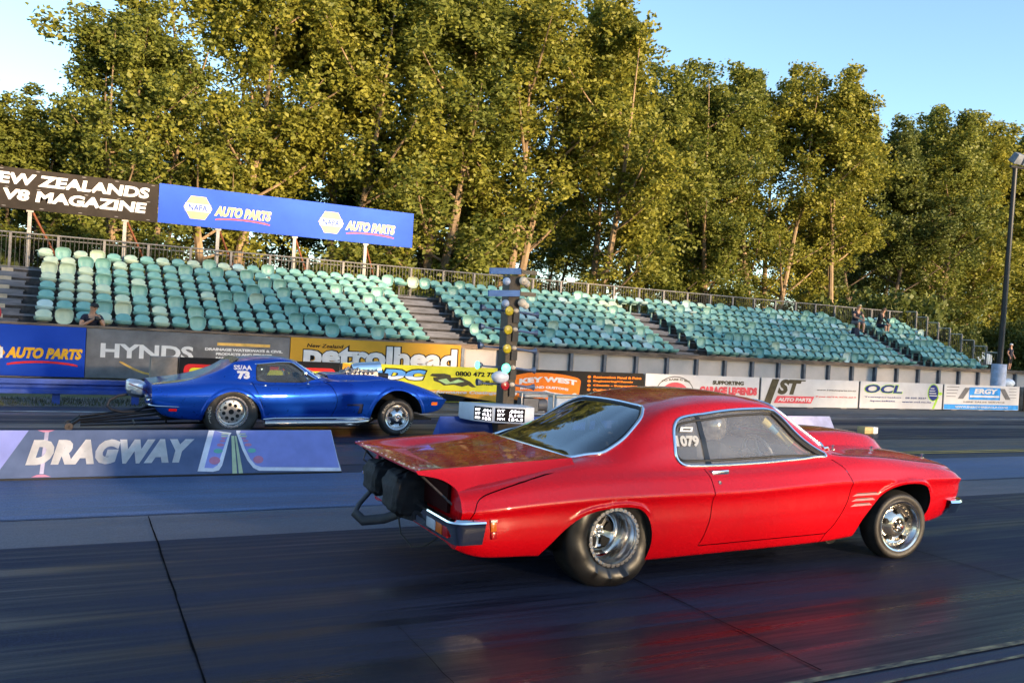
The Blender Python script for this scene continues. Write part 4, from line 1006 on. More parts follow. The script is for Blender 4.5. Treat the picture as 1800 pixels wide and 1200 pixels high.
# ------------------------------------------------------------------ trees
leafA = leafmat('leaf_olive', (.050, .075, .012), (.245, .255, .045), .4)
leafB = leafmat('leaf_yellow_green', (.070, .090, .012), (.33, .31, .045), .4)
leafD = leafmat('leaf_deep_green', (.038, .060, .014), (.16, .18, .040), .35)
bark = mat('pale_bark', (.22, .15, .085), .85, var=.3, scale=5, stretch=(1, 1, .3), bump=.4)
barkd = mat('dark_bark', (.10, .07, .045), .85, var=.3, scale=5, stretch=(1, 1, .3), bump=.4)
def make_tree(seed, H=18., Wd=4.6, nleaf=24000, lobes=9, low=2.2, lm=leafA, bm_=bark, size=.09):
    r = np.random.default_rng(seed); rnd = random.Random(seed)
    tr = MB(); tips = []
    nst = rnd.choice((2, 3, 3, 4))
    for s in range(nst):
        a = rnd.uniform(0, 2*PI); lean = rnd.uniform(.04, .16); bx_, by_ = .25*math.cos(a), .25*math.sin(a); hh = H*rnd.uniform(.72, .95)
        pts = []; wob = rnd.uniform(0, 6)
        for i in range(12):
            u = i/11; pts.append((bx_+math.cos(a)*lean*H*u**.9+.25*math.sin(u*5+wob)*u, by_+math.sin(a)*lean*H*u**.9+.2*math.cos(u*4+wob)*u, hh*u))
        tr.tube(pts, [max(.02, .19*(1-u)**1.2+.012) for u in np.linspace(0, 1, 12)], 8)
        for k in range(13):
            u = rnd.uniform(.12, .97); i = min(10, int(u*11)); p = np.array(pts[i])+(np.array(pts[i+1])-np.array(pts[i]))*(u*11-i)
            b_ = rnd.uniform(0, 2*PI); env = Wd*(.35+.75*math.sin(PI*min(1, (u*.9+.08)))**.8)*(1 if u < .75 else 1-(u-.75)*2.4)
            L = env*rnd.uniform(.4, 1.0); el = rnd.uniform(.35, 1.05)
            q_ = [p+np.array([math.cos(b_)*L*t_, math.sin(b_)*L*t_, L*t_*el+.25*L*t_*t_]) for t_ in (0, .35, .7, 1)]
            tr.tube([tuple(v) for v in q_], [.075*(1-u*.6), .05, .03, .012], 6)
            tips += [(q_[1], L*.30), (q_[2], L*.36), (q_[3], L*.34), ((q_[2]+q_[3])/2, L*.3)]
        tips.append((np.array(pts[-1]), 1.0)); tips.append((np.array(pts[-2]), 1.1))
    # plumes on top give the ragged outline
    for k in range(lobes):
        a = rnd.uniform(0, 2*PI); rr = Wd*.55*math.sqrt(rnd.random()); hz = H*rnd.uniform(.80, 1.0)*(1-.06*(rr/Wd)**2)
        for j in range(5): tips.append((np.array([math.cos(a)*rr, math.sin(a)*rr, hz-j*.75]), .18+.16*j))
    tips = [(p, s) for p, s in tips if p[2] > low]
    C = []; S = []
    for p, s in tips:
        for j in range(5): C.append(p+r.normal(0, 1, 3)*s*.62*np.array([1, 1, .8])); S.append(rnd.uniform(.20, .46))
    C = np.array(C); S = np.array(S); wgt = S**1.8; wgt /= wgt.sum()
    idx = r.choice(len(C), nleaf, p=wgt)
    d = r.normal(0, 1, (nleaf, 3)); d /= np.linalg.norm(d, axis=1, keepdims=True)
    P = C[idx]+d*(S[idx]*(.35+.65*r.random(nleaf)**.5)*np.where(r.random(nleaf) < .12, 1.5, 1.))[:, None]*np.array([1, 1, 1.15])
    P = P[P[:, 2] > low*.8]; n = len(P); d = d[:n]
    nr = d*.8+r.normal(0, .7, (n, 3)); nr /= np.linalg.norm(nr, axis=1, keepdims=True)
    t1 = np.cross(nr, r.normal(0, 1, (n, 3))); t1 /= np.linalg.norm(t1, axis=1, keepdims=True); t2 = np.cross(nr, t1)
    sz = size*(.6+.8*r.random(n))[:, None]; fold = nr*sz*.25
    V = np.empty((n*4, 3)); V[0::4] = P-t1*sz; V[1::4] = P-t2*sz*.62+fold; V[2::4] = P+t1*sz; V[3::4] = P+t2*sz*.62+fold
    lf = MB(); lf.v = V.tolist(); lf.f = [(4*i, 4*i+1, 4*i+2, 4*i+3) for i in range(n)]; lf.m = [0]*n; lf.sm = [False]*n
    root = bpy.data.objects.new('poplar_tree', None); col.objects.link(root)
    lf.build('crown', lm, root, recalc=False); tr.build('trunk', bm_, root, recalc=False)
    return root
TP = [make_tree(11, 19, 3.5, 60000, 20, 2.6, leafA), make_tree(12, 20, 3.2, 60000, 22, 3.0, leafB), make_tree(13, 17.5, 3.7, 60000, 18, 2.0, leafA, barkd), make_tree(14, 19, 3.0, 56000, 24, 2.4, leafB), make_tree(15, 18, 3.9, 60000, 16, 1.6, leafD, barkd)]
# x, y, height, variant, rotation, label
trees = [(-7.5, 38, 11.0, 4, 'deep green tree at the left edge beyond the brown sign'), (-2.6, 41, 10.6, 2, 'shorter dark tree with wispy top left of the tall group'),
 (1.6, 39, 14.5, 0, 'tree rising behind the join of brown and blue signs'), (5.6, 40, 20.5, 1, 'tall yellow green tree behind left half of blue sign'), (10.6, 41, 20.5, 3, 'tall tree behind the right half of blue sign'),
 (14.6, 38, 20.0, 0, 'tall tree with a leaning pale trunk right of the blue sign'), (19.6, 40, 21.0, 1, 'tall tree standing left of the start lights top'), (24.2, 39, 20.2, 3, 'tall golden tree just right of the start lights with forked trunk'),
 (29.6, 42, 18.2, 2, 'lower tree in the dip of the tree line'), (34.6, 41, 18.6, 0, 'tree right of the dip with open gaps of sky'), (39.6, 42, 20.3, 1, 'golden tree near the middle of the right group'),
 (44.0, 40, 19.6, 3, 'tree with a slim pointed top in the right group'), (49.5, 42, 18.0, 4, 'dark tree in the second dip of the tree line'), (54.5, 41, 19.4, 0, 'tree behind the right end of the stand'),
 (59.5, 43, 20.3, 1, 'tree left of the floodlight mast top'), (65.5, 42, 20.5, 3, 'tree directly behind the floodlight mast'), (72, 44, 21.5, 0, 'tree at the right edge beyond the mast'), (79, 44, 21.5, 2, 'last tree at the far right edge of the row')]
BH = [19, 20, 17.5, 19, 18]; first = set(); rr_ = random.Random(3)
for i, (x, yy, h, v, lb) in enumerate(trees):
    s = h/BH[v]; sx = 1.2*max(.8, min(1.25, s*1.05)); sc3 = (sx*rr_.uniform(.95, 1.15), sx, s)
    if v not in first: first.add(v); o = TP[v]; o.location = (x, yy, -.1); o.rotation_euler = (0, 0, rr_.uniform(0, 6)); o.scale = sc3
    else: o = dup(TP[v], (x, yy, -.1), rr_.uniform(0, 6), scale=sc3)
    tag(o, lb, 'tree', 'poplar trees in a row behind the stand')
back = [(-14, 52, 13), (-4, 54, 12), (4, 53, 15), (10, 54, 17), (16, 53, 17), (22.5, 55, 17.5), (29, 54, 15.5), (36, 56, 15), (43, 55, 17), (50, 57, 16), (58, 56, 17), (66, 58, 18), (75, 58, 20), (86, 58, 22)]
bkl = ['behind the left edge', 'behind the wispy tree', 'behind the brown sign end', 'behind the blue sign left badge', 'behind the blue sign right badge', 'behind the start lights', 'behind the dip', 'behind the sky gaps', 'behind the golden tree', 'behind the pointed tree', 'behind the second dip', 'behind the stand end', 'behind the mast', 'at the far right corner']
for i, (x, yy, h) in enumerate(back):
    if i in (7, 9): continue
    h *= .82
    v = 4 if i % 2 else 2; s = h/BH[v]
    o = dup(TP[v], (x, yy, -.5), rr_.uniform(0, 6), scale=(1.35, 1.2, s)); tag(o, 'shaded back row tree '+bkl[i], 'tree', 'second row of trees in the shade')
# understorey bushes between the trunks
def bush_geo(seed, n=5200):
    r = np.random.default_rng(seed); c = r.uniform(-1, 1, (26, 3))*np.array([2.2, 1.0, 1.1])+np.array([0, 0, 1.3]); id_ = r.integers(0, 26, n); d = r.normal(0, 1, (n, 3)); d /= np.linalg.norm(d, axis=1, keepdims=True)
    P = c[id_]+d*r.uniform(.25, .75, (n, 1)); P = P[P[:, 2] > 0]; n = len(P); nr = r.normal(0, 1, (n, 3)); nr /= np.linalg.norm(nr, axis=1, keepdims=True)
    t1 = np.cross(nr, r.normal(0, 1, (n, 3))); t1 /= np.linalg.norm(t1, axis=1, keepdims=True); t2 = np.cross(nr, t1); sz = r.uniform(.08, .16, (n, 1))
    V = np.empty((n*4, 3)); V[0::4] = P-t1*sz; V[1::4] = P-t2*sz*.6; V[2::4] = P+t1*sz; V[3::4] = P+t2*sz*.6
    lf = MB(); lf.v = V.tolist(); lf.f = [(4*i, 4*i+1, 4*i+2, 4*i+3) for i in range(n)]; lf.m = [0]*n; lf.sm = [False]*n; return lf
b0 = bush_geo(5).build('bush', leafD, recalc=False); grp = 'bushes between the tree trunks'
k = 0
bpos = [(x, 33.5+rr_.uniform(-1, 5)) for x in np.arange(-12, 78, 3.4)]
for x, yy in bpos:
    o = b0 if k == 0 else b0.copy()
    if k: col.objects.link(o)
    o.location = (x, yy, 0 if x < 36 else .9); o.rotation_euler = (0, 0, rr_.uniform(0, 6)); s = rr_.uniform(.8, 1.5); o.scale = (s, s, s*rr_.uniform(.8, 1.4))
    tag(o, 'dark bush glimpsed through the back railing among tree trunks', 'bush', grp); k += 1


# added row of thin trees, out of view behind the camera, to filter the low sun
bare = bpy.data.objects.new('sun_screen_tree', None); bare.location = (-70, -38, -.1); col.objects.link(bare)
tmp_ = make_tree(31, 14.5, 3.0, 7200, 10, 1.0, leafD, barkd, .15)
for ch in list(tmp_.children): ch.parent = bare
bpy.data.objects.remove(tmp_)
tag(bare, 'thin tree added out of view behind the camera to screen the low sun', 'tree', 'trees added behind the camera to screen the sun')
for i, x in enumerate(np.arange(-64, 110, 4.6)):
    h = rr_.uniform(.85, 1.0); o = dup(bare, (x, -38+rr_.uniform(-3, 3), -.1), rr_.uniform(0, 6), scale=(1.1, 1.1, h))
# ------------------------------------------------------------------ vehicles
P_red = paint('red_paint', (.47, .0012, .005), .26, 0., coatw=.7)
P_blue = paint('metallic_blue_paint', (.005, .062, .44), .28, .55, coatw=.6)
G_side = glass('side_glass', (.85, .88, .92), .02, .17, (.62, .58, .56))
G_rear = glass('rear_glass', (.50, .60, .68), .14, .04, (.2, .26, .36))
G_wind = glass('windscreen_glass', (.80, .84, .86), .02, .08, (.5, .5, .5))
M_rub = mat('tyre_rubber', (.030, .027, .025), .55, var=.25, scale=7, bump=.1)
M_rubw = mat('slick_rubber', (.020, .018, .016), .36, var=.3, scale=4, bump=.1, rvar=.1)
M_int = mat('dark_interior', (.03, .032, .036), .7, var=.2); M_well = mat('wheel_well_black', (.006, .006, .006), .8, var=.1)
M_trim = mat('bright_trim', (.80, .82, .86), .14, 1., var=.02)
M_pol = mat('polished_wheel', (.70, .69, .68), .20, 1., var=.05, scale=3)
M_pold = mat('brushed_wheel_centre', (.60, .55, .50), .30, .85, var=.15, scale=6)
M_skin = mat('skin', (.55, .28, .17), .5, var=.08); M_hole = MATS['wheel_well_black']

def arch_rings(sh, side_poly, va, vb, ds=(.008, .018, .03, .042, .055)):
    out = []
    for d in ds: out.append(sh.from_side(densify(offset_poly(side_poly, d), .02), va, vb))
    return out
def well(sh, poly_w, depth, parent, mt, sides=(1, -1), name='wheel_well', inset=0.):
    b = MB()
    for sg in sides:
        P = sh.loop3(poly_w, -.002, .02, True, sg); n = len(P); Q = P.copy(); Q[:, 1] -= sg*depth
        P2 = P.copy(); P2[:, 1] -= sg*.02
        b.add(list(P)+list(P2)+list(Q), [(i, (i+1) % n, n+(i+1) % n, n+i) for i in range(n)], 0, True)
        b.add(list(P2)+list(Q), [(i, (i+1) % n, n+(i+1) % n, n+i) for i in range(n)], 1, True)
        q_ = Q.mean(0); b.add(list(Q)+[q_], [(i, (i+1) % n, n) for i in range(n)], 1)
    return b.build(name, mt, parent, recalc=False, split='y')
def trim_tube(sh, poly_w, r, off, name, mt, parent, sides=(1, -1), closed=True, step=.02):
    objs = []
    for sg in sides:
        P = sh.loop3(poly_w, off, step, closed, sg); pts = [tuple(p) for p in P]
        if closed: pts += pts[:2]
        b = MB(); b.tube(pts, r, 8, cap=not closed); objs.append(b.build(name, mt, parent, recalc=False))
    return objs

def wheel(parent, cx, cy, cz, R_, wd, rim, face, side, kind, name='wheel', steer=0., squash=0.):
    """side -1: outer face towards -y. cy is the outer face of the tyre"""
    root = bpy.data.objects.new(name, None); col.objects.link(root); root.parent = parent
    root.location = (cx, cy, cz); root.rotation_euler = (0, 0, steer)
    g = -side   # direction from outer face inwards
    n = 72; b = MB()
    prof = [(rim*1.0, .035), (rim*1.02, .012), (rim*1.10, .004), (rim+(R_-rim)*.45, -.006 if kind != 'slick' else -.018), (rim+(R_-rim)*.78, .006), (R_-.018, .022), (R_-.004, .045), (R_, .075), (R_, wd*.5),
            (R_, wd-.075), (R_-.004, wd-.045), (R_-.018, wd-.022), (rim+(R_-rim)*.6, wd), (rim, wd-.02)]
    vs = []
    for (r, a) in prof:
        for j in range(n):
            t = 2*PI*j/n; x, z = r*math.cos(t), r*math.sin(t)
            if squash:
                low = max(0, -math.sin(t)); q_ = max(0, (r-rim)/(R_-rim)); mid = math.sin(PI*min(1, q_))
                if a < wd*.4:
                    wr = (math.sin(t*12+q_*7.5+.6*math.sin(t*3))*.5+.5)**1.6
                    a2 = a-.028*low**1.5*mid-.020*wr*low*mid*(1 if low > .05 else 0)-.004*math.sin(t*9+q_*4)*mid
                else: a2 = a
                if z < -(cz-.004): z = -(cz-.004)
                x *= 1+.05*low**3*q_
            else:
                a2 = a
                if z < -(cz-.002): z = -(cz-.002)
            vs.append((x, a2*g, z))
    k = len(prof); b.add(vs, [(i*n+j, i*n+(j+1) % n, (i+1)*n+(j+1) % n, (i+1)*n+j) for i in range(k-1) for j in range(n)], 0, True)
    b.build('tyre', M_rubw if kind == 'slick' else M_rub, root, sharp=70)
    # rim barrel and lips
    b = MB()
    dp = {'slick': .20, 'slickblue': .07, 'star': .085, 'starblue': .05}[kind]
    pr = [(rim*1.06, .008), (rim*1.03, -.004), (rim*.97, .002), (rim*.955, .02), (rim*.90, .03), (rim*.885, dp*.5), (rim*.86, dp*.55), (rim*.85, dp), (rim*.84, dp+.05)]
    b.lathe(pr, (0, 0, 0), 'Y', 48, sgn=g); b.build('rim', M_pol, root, sharp=50)
    if kind.startswith('slick'):
        # bead lock ring: toothed ring with bolts
        b = MB(); m_ = 32; 
        for j in range(m_):
            t = 2*PI*j/m_; rr = rim*1.03; b.box((rr*math.cos(t), -.010*g, rr*math.sin(t)), (rim*.12, .012, .028), rot=Matrix.Rotation(-t, 3, 'Y'))
        b.lathe([(rim*1.07, -.004), (rim*1.05, -.012), (rim*.98, -.012), (rim*.96, -.004)], (0, 0, 0), 'Y', 48, sgn=g)
        b.build('beadlock_ring', M_pol, root, sharp=40)
    # centre disc
    b = MB(); h = MB(); yd = dp*g
    if kind == 'slick':
        b.lathe([(rim*.85, dp-.01), (rim*.72, dp-.018), (rim*.62, dp), (rim*.20, dp-.01), (.0001, dp-.012)], (0, 0, 0), 'Y', 48, sgn=g)
        for j in range(5):
            t = 2*PI*j/5+.3; pts = []
            for (rr, da) in ((.26, -.25), (.26, .25), (.60, .42), (.64, 0), (.60, -.42)): pts.append((rr*rim*math.cos(t+da), rr*rim*math.sin(t+da)))
            h.prism(rounded(pts, .012, 3), yd-.022*g, yd-.016*g)
        b.sphere((0, yd-.02*g, 0), rim*.10, 12, 8)
        for j in range(5): t = 2*PI*j/5+.9; b.lathe([(.0001, -.012), (.011, -.010), (.011, .012)], (rim*.18*math.cos(t), yd-.015*g, rim*.18*math.sin(t)), 'Y', 8, sgn=g)
        b.build('wheel_centre', M_pol, root, sharp=40); h.build('wheel_opening', M_hole, root, split='comp')
        ch = MB(); ch.lathe([(.0001, -.004), (.014, -.003), (.015, .003)], (rim*.42*math.cos(2.6), yd-.03*g, rim*.42*math.sin(2.6)), 'Y', 12, sgn=g); ch.build('valve_cap', mat('copper', (.5, .22, .08), .3, .9), root)
    elif kind == 'slickblue':
        b.lathe([(rim*.85, dp-.01), (rim*.70, dp-.022), (rim*.25, dp-.018), (.0001, dp-.018)], (0, 0, 0), 'Y', 48, sgn=g)
        for j in range(8):
            t = 2*PI*j/8+.2; h.lathe([(.0001, -.026), (rim*.125, -.026), (rim*.125, -.01)], (rim*.50*math.cos(t), yd, rim*.50*math.sin(t)), 'Y', 14, sgn=g)
        for j in range(8):
            t = 2*PI*j/8+.6; h.lathe([(.0001, -.026), (rim*.05, -.026), (rim*.05, -.01)], (rim*.72*math.cos(t), yd, rim*.72*math.sin(t)), 'Y', 8, sgn=g)
        h.lathe([(.0001, -.035), (rim*.17, -.033), (rim*.18, -.01)], (0, yd, 0), 'Y', 16, sgn=g)
        b.build('wheel_centre', M_pold, root, sharp=40); h.build('wheel_opening', M_hole, root, split='comp')
    else:
        big = kind == 'star'
        b.lathe([(rim*.85, dp-.01), (rim*.76, dp-.024), (rim*.66, dp-.015), (rim*.42, dp-.055), (rim*.30, dp-.060), (rim*.28, dp-.02), (.0001, dp-.02)], (0, 0, 0), 'Y', 48, sgn=g)
        nn_ = 24
        for j in range(nn_):   # rivets
            t = 2*PI*j/nn_; b.lathe([(.0001, -.006), (.006, -.004), (.007, .004)], (rim*.80*math.cos(t), (dp-.022)*g, rim*.80*math.sin(t)), 'Y', 6, sgn=g)
        for j in range(5):
            t = 2*PI*j/5+.32; da = .20 if big else .26; pts = []
            for (rr, q_) in ((.46, 0), (.66, da), (.70, 0), (.66, -da)): pts.append((rr*rim*math.cos(t+q_), rr*rim*math.sin(t+q_)))
            h.prism(rounded(pts, .008, 3), (dp-.060)*g, (dp-.012)*g)
            t2 = t+PI/5; b.lathe([(.0001, -.03), (.010, -.028), (.011, .0)], (rim*.19*math.cos(t2), (dp-.03)*g, rim*.19*math.sin(t2)), 'Y', 8, sgn=g)
        b.build('wheel_centre', M_pol if not big else mat('front_wheel_centre', (.66, .60, .52), .16, .95, var=.05), root, sharp=40); h.build('wheel_opening', M_hole, root, split='comp')
        c_ = MB(); c_.lathe([(.0001, dp-.105), (rim*.10, dp-.10), (rim*.125, dp-.085), (rim*.13, dp-.02)], (0, 0, 0), 'Y', 20, sgn=g); c_.build('hub_cap', M_chrome, root)
        d_ = MB(); d_.lathe([(.0001, dp-.108), (rim*.07, dp-.105)], (0, 0, 0), 'Y', 16, sgn=g); d_.build('hub_badge', mat('badge_dark_red', (.10, .004, .006), .4), root)
    return root

# ---------------------------------------------------------------- red coupe
RX, RY = 3.30, 5.66
red = thing('drag_coupe', 'glossy red drag coupe with rear wing, parachute packs and number 1079', 'car', (RX, RY, 0))
zc = [(-1.14, .74), (-.9, .79), (-.6, .82), (-.3, .838), (-.24, .843), (0, .965), (.25, 1.085), (.5, 1.19), (.7, 1.245), (1.0, 1.29), (1.3, 1.298), (1.55, 1.272), (1.72, 1.22), (1.85, 1.14), (2.0, 1.04), (2.15, .945), (2.28, .872), (2.4, .87), (2.6, .875), (3.0, .855), (3.3, .82), (3.5, .775), (3.61, .71)]
zr = [(-1.14, .695), (-.6, .775), (-.25, .825), (0, .848), (.15, .90), (.3, .995), (.42, 1.085), (.55, 1.155), (.75, 1.205), (1.2, 1.235), (1.5, 1.225), (1.62, 1.19), (1.8, 1.055), (1.95, .945), (2.08, .868), (2.2, .853), (2.6, .835), (3.1, .79), (3.48, .745), (3.61, .68)]
sr = [(-1.14, .68), (-.25, .73), (0, .715), (.2, .675), (.4, .625), (.6, .60), (1.0, .595), (1.5, .60), (1.65, .625), (1.85, .69), (2.05, .755), (2.3, .77), (2.6, .77), (3.1, .77), (3.5, .75), (3.61, .70)]
zbelt = [(-1.14, .665), (-.6, .74), (-.25, .765), (.3, .775), (1.1, .778), (1.7, .80), (2.05, .826), (2.3, .827), (2.6, .812), (3.1, .765), (3.48, .72), (3.61, .65)]
zcr = [(-1.14, .555), (-.70, .588), (-.13, .612), (.5, .618), (.9, .618), (2.17, .655), (3.45, .655), (3.61, .63)]
zb = [(-1.14, .315), (-1.05, .28), (-.95, .262), (-.58, .25), (-.4, .22), (.3, .165), (.74, .17), (1.97, .19), (2.3, .215), (3.05, .275), (3.3, .31), (3.45, .36), (3.61, .49)]
def mix(a, b, t, add=0):   # table blended between two tables
    fa, fb = spl(a), spl(b); return [(x, float(fa(x)*(1-t)+fb(x)*t)+add) for x in sorted(set([p[0] for p in a]+[p[0] for p in b]))]
def scale_t(a, k): return [(x, v*k) for x, v in a]
scr = [(-1.14, .885), (-1.05, .915), (-.8, .935), (0, .94), (3.2, .935), (3.45, .915), (3.56, .88), (3.61, .82)]
sbelt = [(-1.14, .80), (-.9, .825), (0, .82), (.6, .80), (1.6, .80), (2.1, .82), (2.6, .84), (3.3, .83), (3.5, .80), (3.61, .75)]
crown1 = mix(zc, zr, .10); crown2 = mix(zc, zr, .36)
rk = [([(-1.14, 0), (3.61, 0)], zc, 1), (scale_t(sr, .45), crown1, 1), (scale_t(sr, .80), crown2, 1), (sr, zr, .9),
      (mix(sr, sbelt, .5, .012), mix(zr, zbelt, .5), 1), (sbelt, zbelt, .8),
      (mix(sbelt, scr, .50, .004), mix(zbelt, zcr, .33), 1), (mix(sbelt, scr, .80, .0), mix(zbelt, zcr, .70), 1),
      (scr, zcr, .08), ([(x, s-.020) for x, s in scr], [(x, z-.042) for x, z in zcr], .7),
      ([(x, s-.022) for x, s in scr], mix(zcr, zb, .45), 1), ([(x, s-.045) for x, s in scr], mix(zcr, zb, .80), 1),
      ([(x, s-.085) for x, s in scr], zb, .6), ([(x, s-.24) for x, s in scr], [(x, z+.01) for x, z in zb], 1)]
rearch = [(-.60, .10), (-.575, .245), (-.52, .325), (-.42, .425), (-.30, .500), (-.18, .540), (-.04, .555), (.08, .553), (.17, .530), (.235, .475), (.270, .395), (.282, .31), (.275, .22), (.262, .10)]
rfarch = [(2.27, .12), (2.315, .32), (2.40, .43), (2.50, .525), (2.60, .59), (2.72, .625), (2.86, .635), (2.98, .622), (3.07, .585), (3.115, .52), (3.12, .44), (3.085, .35), (3.03, .28), (2.98, .12)]
def densecurve(p, n=6):   # catmull-rom through the open outline
    P = np.array(p, float); P = np.vstack([2*P[0]-P[1], P, 2*P[-1]-P[-2]]); out = []
    for i in range(1, len(P)-2):
        for j in range(n):
            u = j/n; a, b, c, d = P[i-1], P[i], P[i+1], P[i+2]
            out.append(tuple(.5*((2*b)+(-a+c)*u+(2*a-5*b+4*c-d)*u*u+(-a+3*b-3*c+d)*u**3)))
    out.append(tuple(P[-2])); return out
rearch = densecurve(rearch, 3); rfarch = densecurve(rfarch, 3)
def lipdisp(arches, amt, wdt, zmin):
    def f(x, z, v):
        d = np.zeros_like(x); side = (v > 5.2)
        for poly, zm in arches:
            m = (np.abs(x-np.mean([p[0] for p in poly])) < .75) & side
            if m.any():
                dd = segdist(np.stack([x[m], z[m]], 1), poly, False)
                d[m] = np.maximum(d[m], amt*np.clip(1-np.maximum(dd-wdt*.55, 0)/(wdt*.45), 0, 1)**1*np.clip((z[m]-zm)/.09, 0, 1)**1.5)
        return d
    return f
rs = Shell(rk, -1.14, 3.61, lipdisp([(rearch, .47), (rfarch, .52)], .026, .040, .5))
KB = 13
a_re = rs.from_side(rearch, 5, 12); a_fr = rs.from_side(rfarch, 5, 12)
a_re[0] = (a_re[0][0], rs.W+.05); a_re[-1] = (a_re[-1][0], rs.W+.05); a_fr[0] = (a_fr[0][0], rs.W+.05); a_fr[-1] = (a_fr[-1][0], rs.W+.05)
swin = rounded([(.555, .798), (.60, 1.115), (.82, 1.150), (1.585, 1.185), (2.02, .848), (1.7, .823), (1.4, .806), (1.1, .796), (.8, .792)], [.11, .13, .05, .012, .04, .1, .1, .1, .1], 6)
post = [(.835, .79), (.805, 1.20), (.842, 1.20), (.885, .79)]
def clip_lr(poly, sgn):   # split the side window at the pillar
    out = []
    for i in range(len(poly)):
        a, b = poly[i], poly[(i+1) % len(poly)]
        xa = (.835+(.805-.835)*(a[1]-.79)/.41) if sgn < 0 else (.885+(.842-.885)*(a[1]-.79)/.41)
        xb = (.835+(.805-.835)*(b[1]-.79)/.41) if sgn < 0 else (.885+(.842-.885)*(b[1]-.79)/.41)
        ia, ib = (a[0]-xa)*sgn > 0, (b[0]-xb)*sgn > 0
        if ia: out.append(a)
        if ia != ib:
            t = (xa-a[0])/((b[0]-a[0])-(xb-xa)+1e-12); out.append((a[0]+(b[0]-a[0])*t, a[1]+(b[1]-a[1])*t))
    return out
w_all = rs.from_side(swin, 3, 5.3)
w_q = rs.from_side(clip_lr(swin, -1), 3, 5.3); w_d = rs.from_side(clip_lr(swin, 1), 3, 5.3); 
blt = rounded([(-.245, -.60), (-.245, .60), (-.02, .668), (.22, .615), (.40, .545), (.50, .42), (.50, -.42), (.40, -.545), (.22, -.615), (-.02, -.668)], .05, 4)
blh = [p for p in blt if p[1] >= 0]; ia = min(range(len(blh)), key=lambda i: (blh[i][0] < .2, blh[i][1]))
def halfpoly(poly):   # keep s>=0, closing along the centreline
    h = []
    for i in range(len(poly)):
        a, b = poly[i], poly[(i+1) % len(poly)]
        if a[1] >= 0: h.append(a)
        if (a[1] >= 0) != (b[1] >= 0): t = a[1]/(a[1]-b[1]); h.append((a[0]+(b[0]-a[0])*t, 0.))
    return h
def top_region(sh, poly, vb):
    h = halfpoly(poly); q_ = sh.from_top(densify(h, .03), vb)
    return [(x, (w_ if w_ > .002 else -.02)) for x, w_ in q_]
bl_w = top_region(rs, blt, 3)
ws = rounded([(1.64, -.545), (1.64, -.30), (1.72, 0), (1.64, .30), (1.64, .545), (2.07, .715), (2.20, .45), (2.25, 0), (2.20, -.45), (2.07, -.715)], [.04, .1, .1, .1, .04, .05, .1, .1, .1, .05], 4)
ws_w = top_region(rs, ws, 3)
def strip(sh, pts, wd_, va, vb):
    P = np.array(pts, float); n = len(P); L_ = []; R_ = []
    for i in range(n):
        t = P[min(i+1, n-1)]-P[max(i-1, 0)]; t /= np.linalg.norm(t); nn_ = np.array([-t[1], t[0]])*wd_/2; L_.append(tuple(P[i]+nn_)); R_.append(tuple(P[i]-nn_))
    return sh.from_side(L_+R_[::-1], va, vb)
dfr = densecurve([(2.035, .838), (2.12, .765), (2.172, .66), (2.16, .55), (2.10, .44), (2.02, .33), (1.955, .262)], 4)
drr = densecurve([(.792, .792), (.796, .70), (.792, .60), (.775, .45), (.735, .32), (.70, .245)], 4)
dbt = [(x, .245+(x-.70)*.0135) for x in np.linspace(.70, 1.955, 20)]
door_poly = rs.from_side(dfr[1:]+dbt[::-1][1:-1]+drr[::-1]+[(x, .795+(x-.79)*.03) for x in np.linspace(.80, 2.03, 12)], 5, 12)
gapw = .007
regs = [('cut', a_re), ('cut', a_fr), ('gap', strip(rs, dfr, gapw, 5, 12)), ('gap', strip(rs, drr, gapw, 5, 12)), ('gap', strip(rs, dbt, gapw, 5, 12)),
        ('gap', strip(rs, densecurve([(-.27, .812), (-.6, .748), (-.9, .682), (-1.02, .640), (-1.06, .58), (-1.085, .52)], 4), .006, 4, 12)),
        ('gap', strip(rs, densecurve([(1.955, .262), (1.93, .19)], 4), gapw, 5, 12.2)),
        ('pane_q', w_q), ('pane_d', w_d), ('wpost', w_all), ('backlight', bl_w), ('windscreen', ws_w), ('door', door_poly)]
lines = [[(x, float(rs.L[8])) for x in np.linspace(-1.1, 3.58, 3)]]
md = rs.mesh(regs, .028, lines, arch_rings(rs, rearch, 5, 12)+arch_rings(rs, rfarch, 5, 12))
body = rs.obj('body', md['body'], P_red, red)
for sg in (-1, 1): rs.obj('door', md['door'], P_red, red, sides=(sg,))
for sg in (-1, 1):
    rs.obj('quarter_window', md['pane_q'], G_side, red, -.012, (sg,)); rs.obj('door_window', md['pane_d'], G_side, red, -.012, (sg,))
rs.obj('window_pillar', md['wpost'], M_blackg, red, -.006)
rs.obj('rear_window', md['backlight'], G_rear, red, -.006); rs.obj('windscreen', md['windscreen'], G_wind, red, -.006)
rs.obj('shut_line', md['gap'], M_black, red, -.012)
trim_tube(rs, w_all, .0125, .001, 'window_trim', M_trim, red)
def full_loop(sh, poly, vb, off, step=.025):
    pts = []
    for x, s in densify(poly, step):
        q_ = sh.from_top([(x, abs(s))], vb)[0]; v = sh.w2v(q_[1]); P = sh.P(np.array([x]), np.array([v]))[0]+sh.N(np.array([x]), np.array([v]))[0]*off
        pts.append((P[0], P[1]*(1 if s >= 0 else -1), P[2]))
    return pts+pts[:2]
b = MB(); b.tube(full_loop(rs, blt, 3, .002), .014, 8, cap=False); b.build('rear_window_trim', M_trim, red, recalc=False)
b = MB(); b.tube(full_loop(rs, offset_poly(blt, -.02), 3, -.002), .008, 6, cap=False); b.build('rear_window_seal', M_black, red, recalc=False)
b = MB(); b.tube(full_loop(rs, ws, 3, .002), .013, 8, cap=False); b.build('windscreen_trim', M_trim, red, recalc=False)
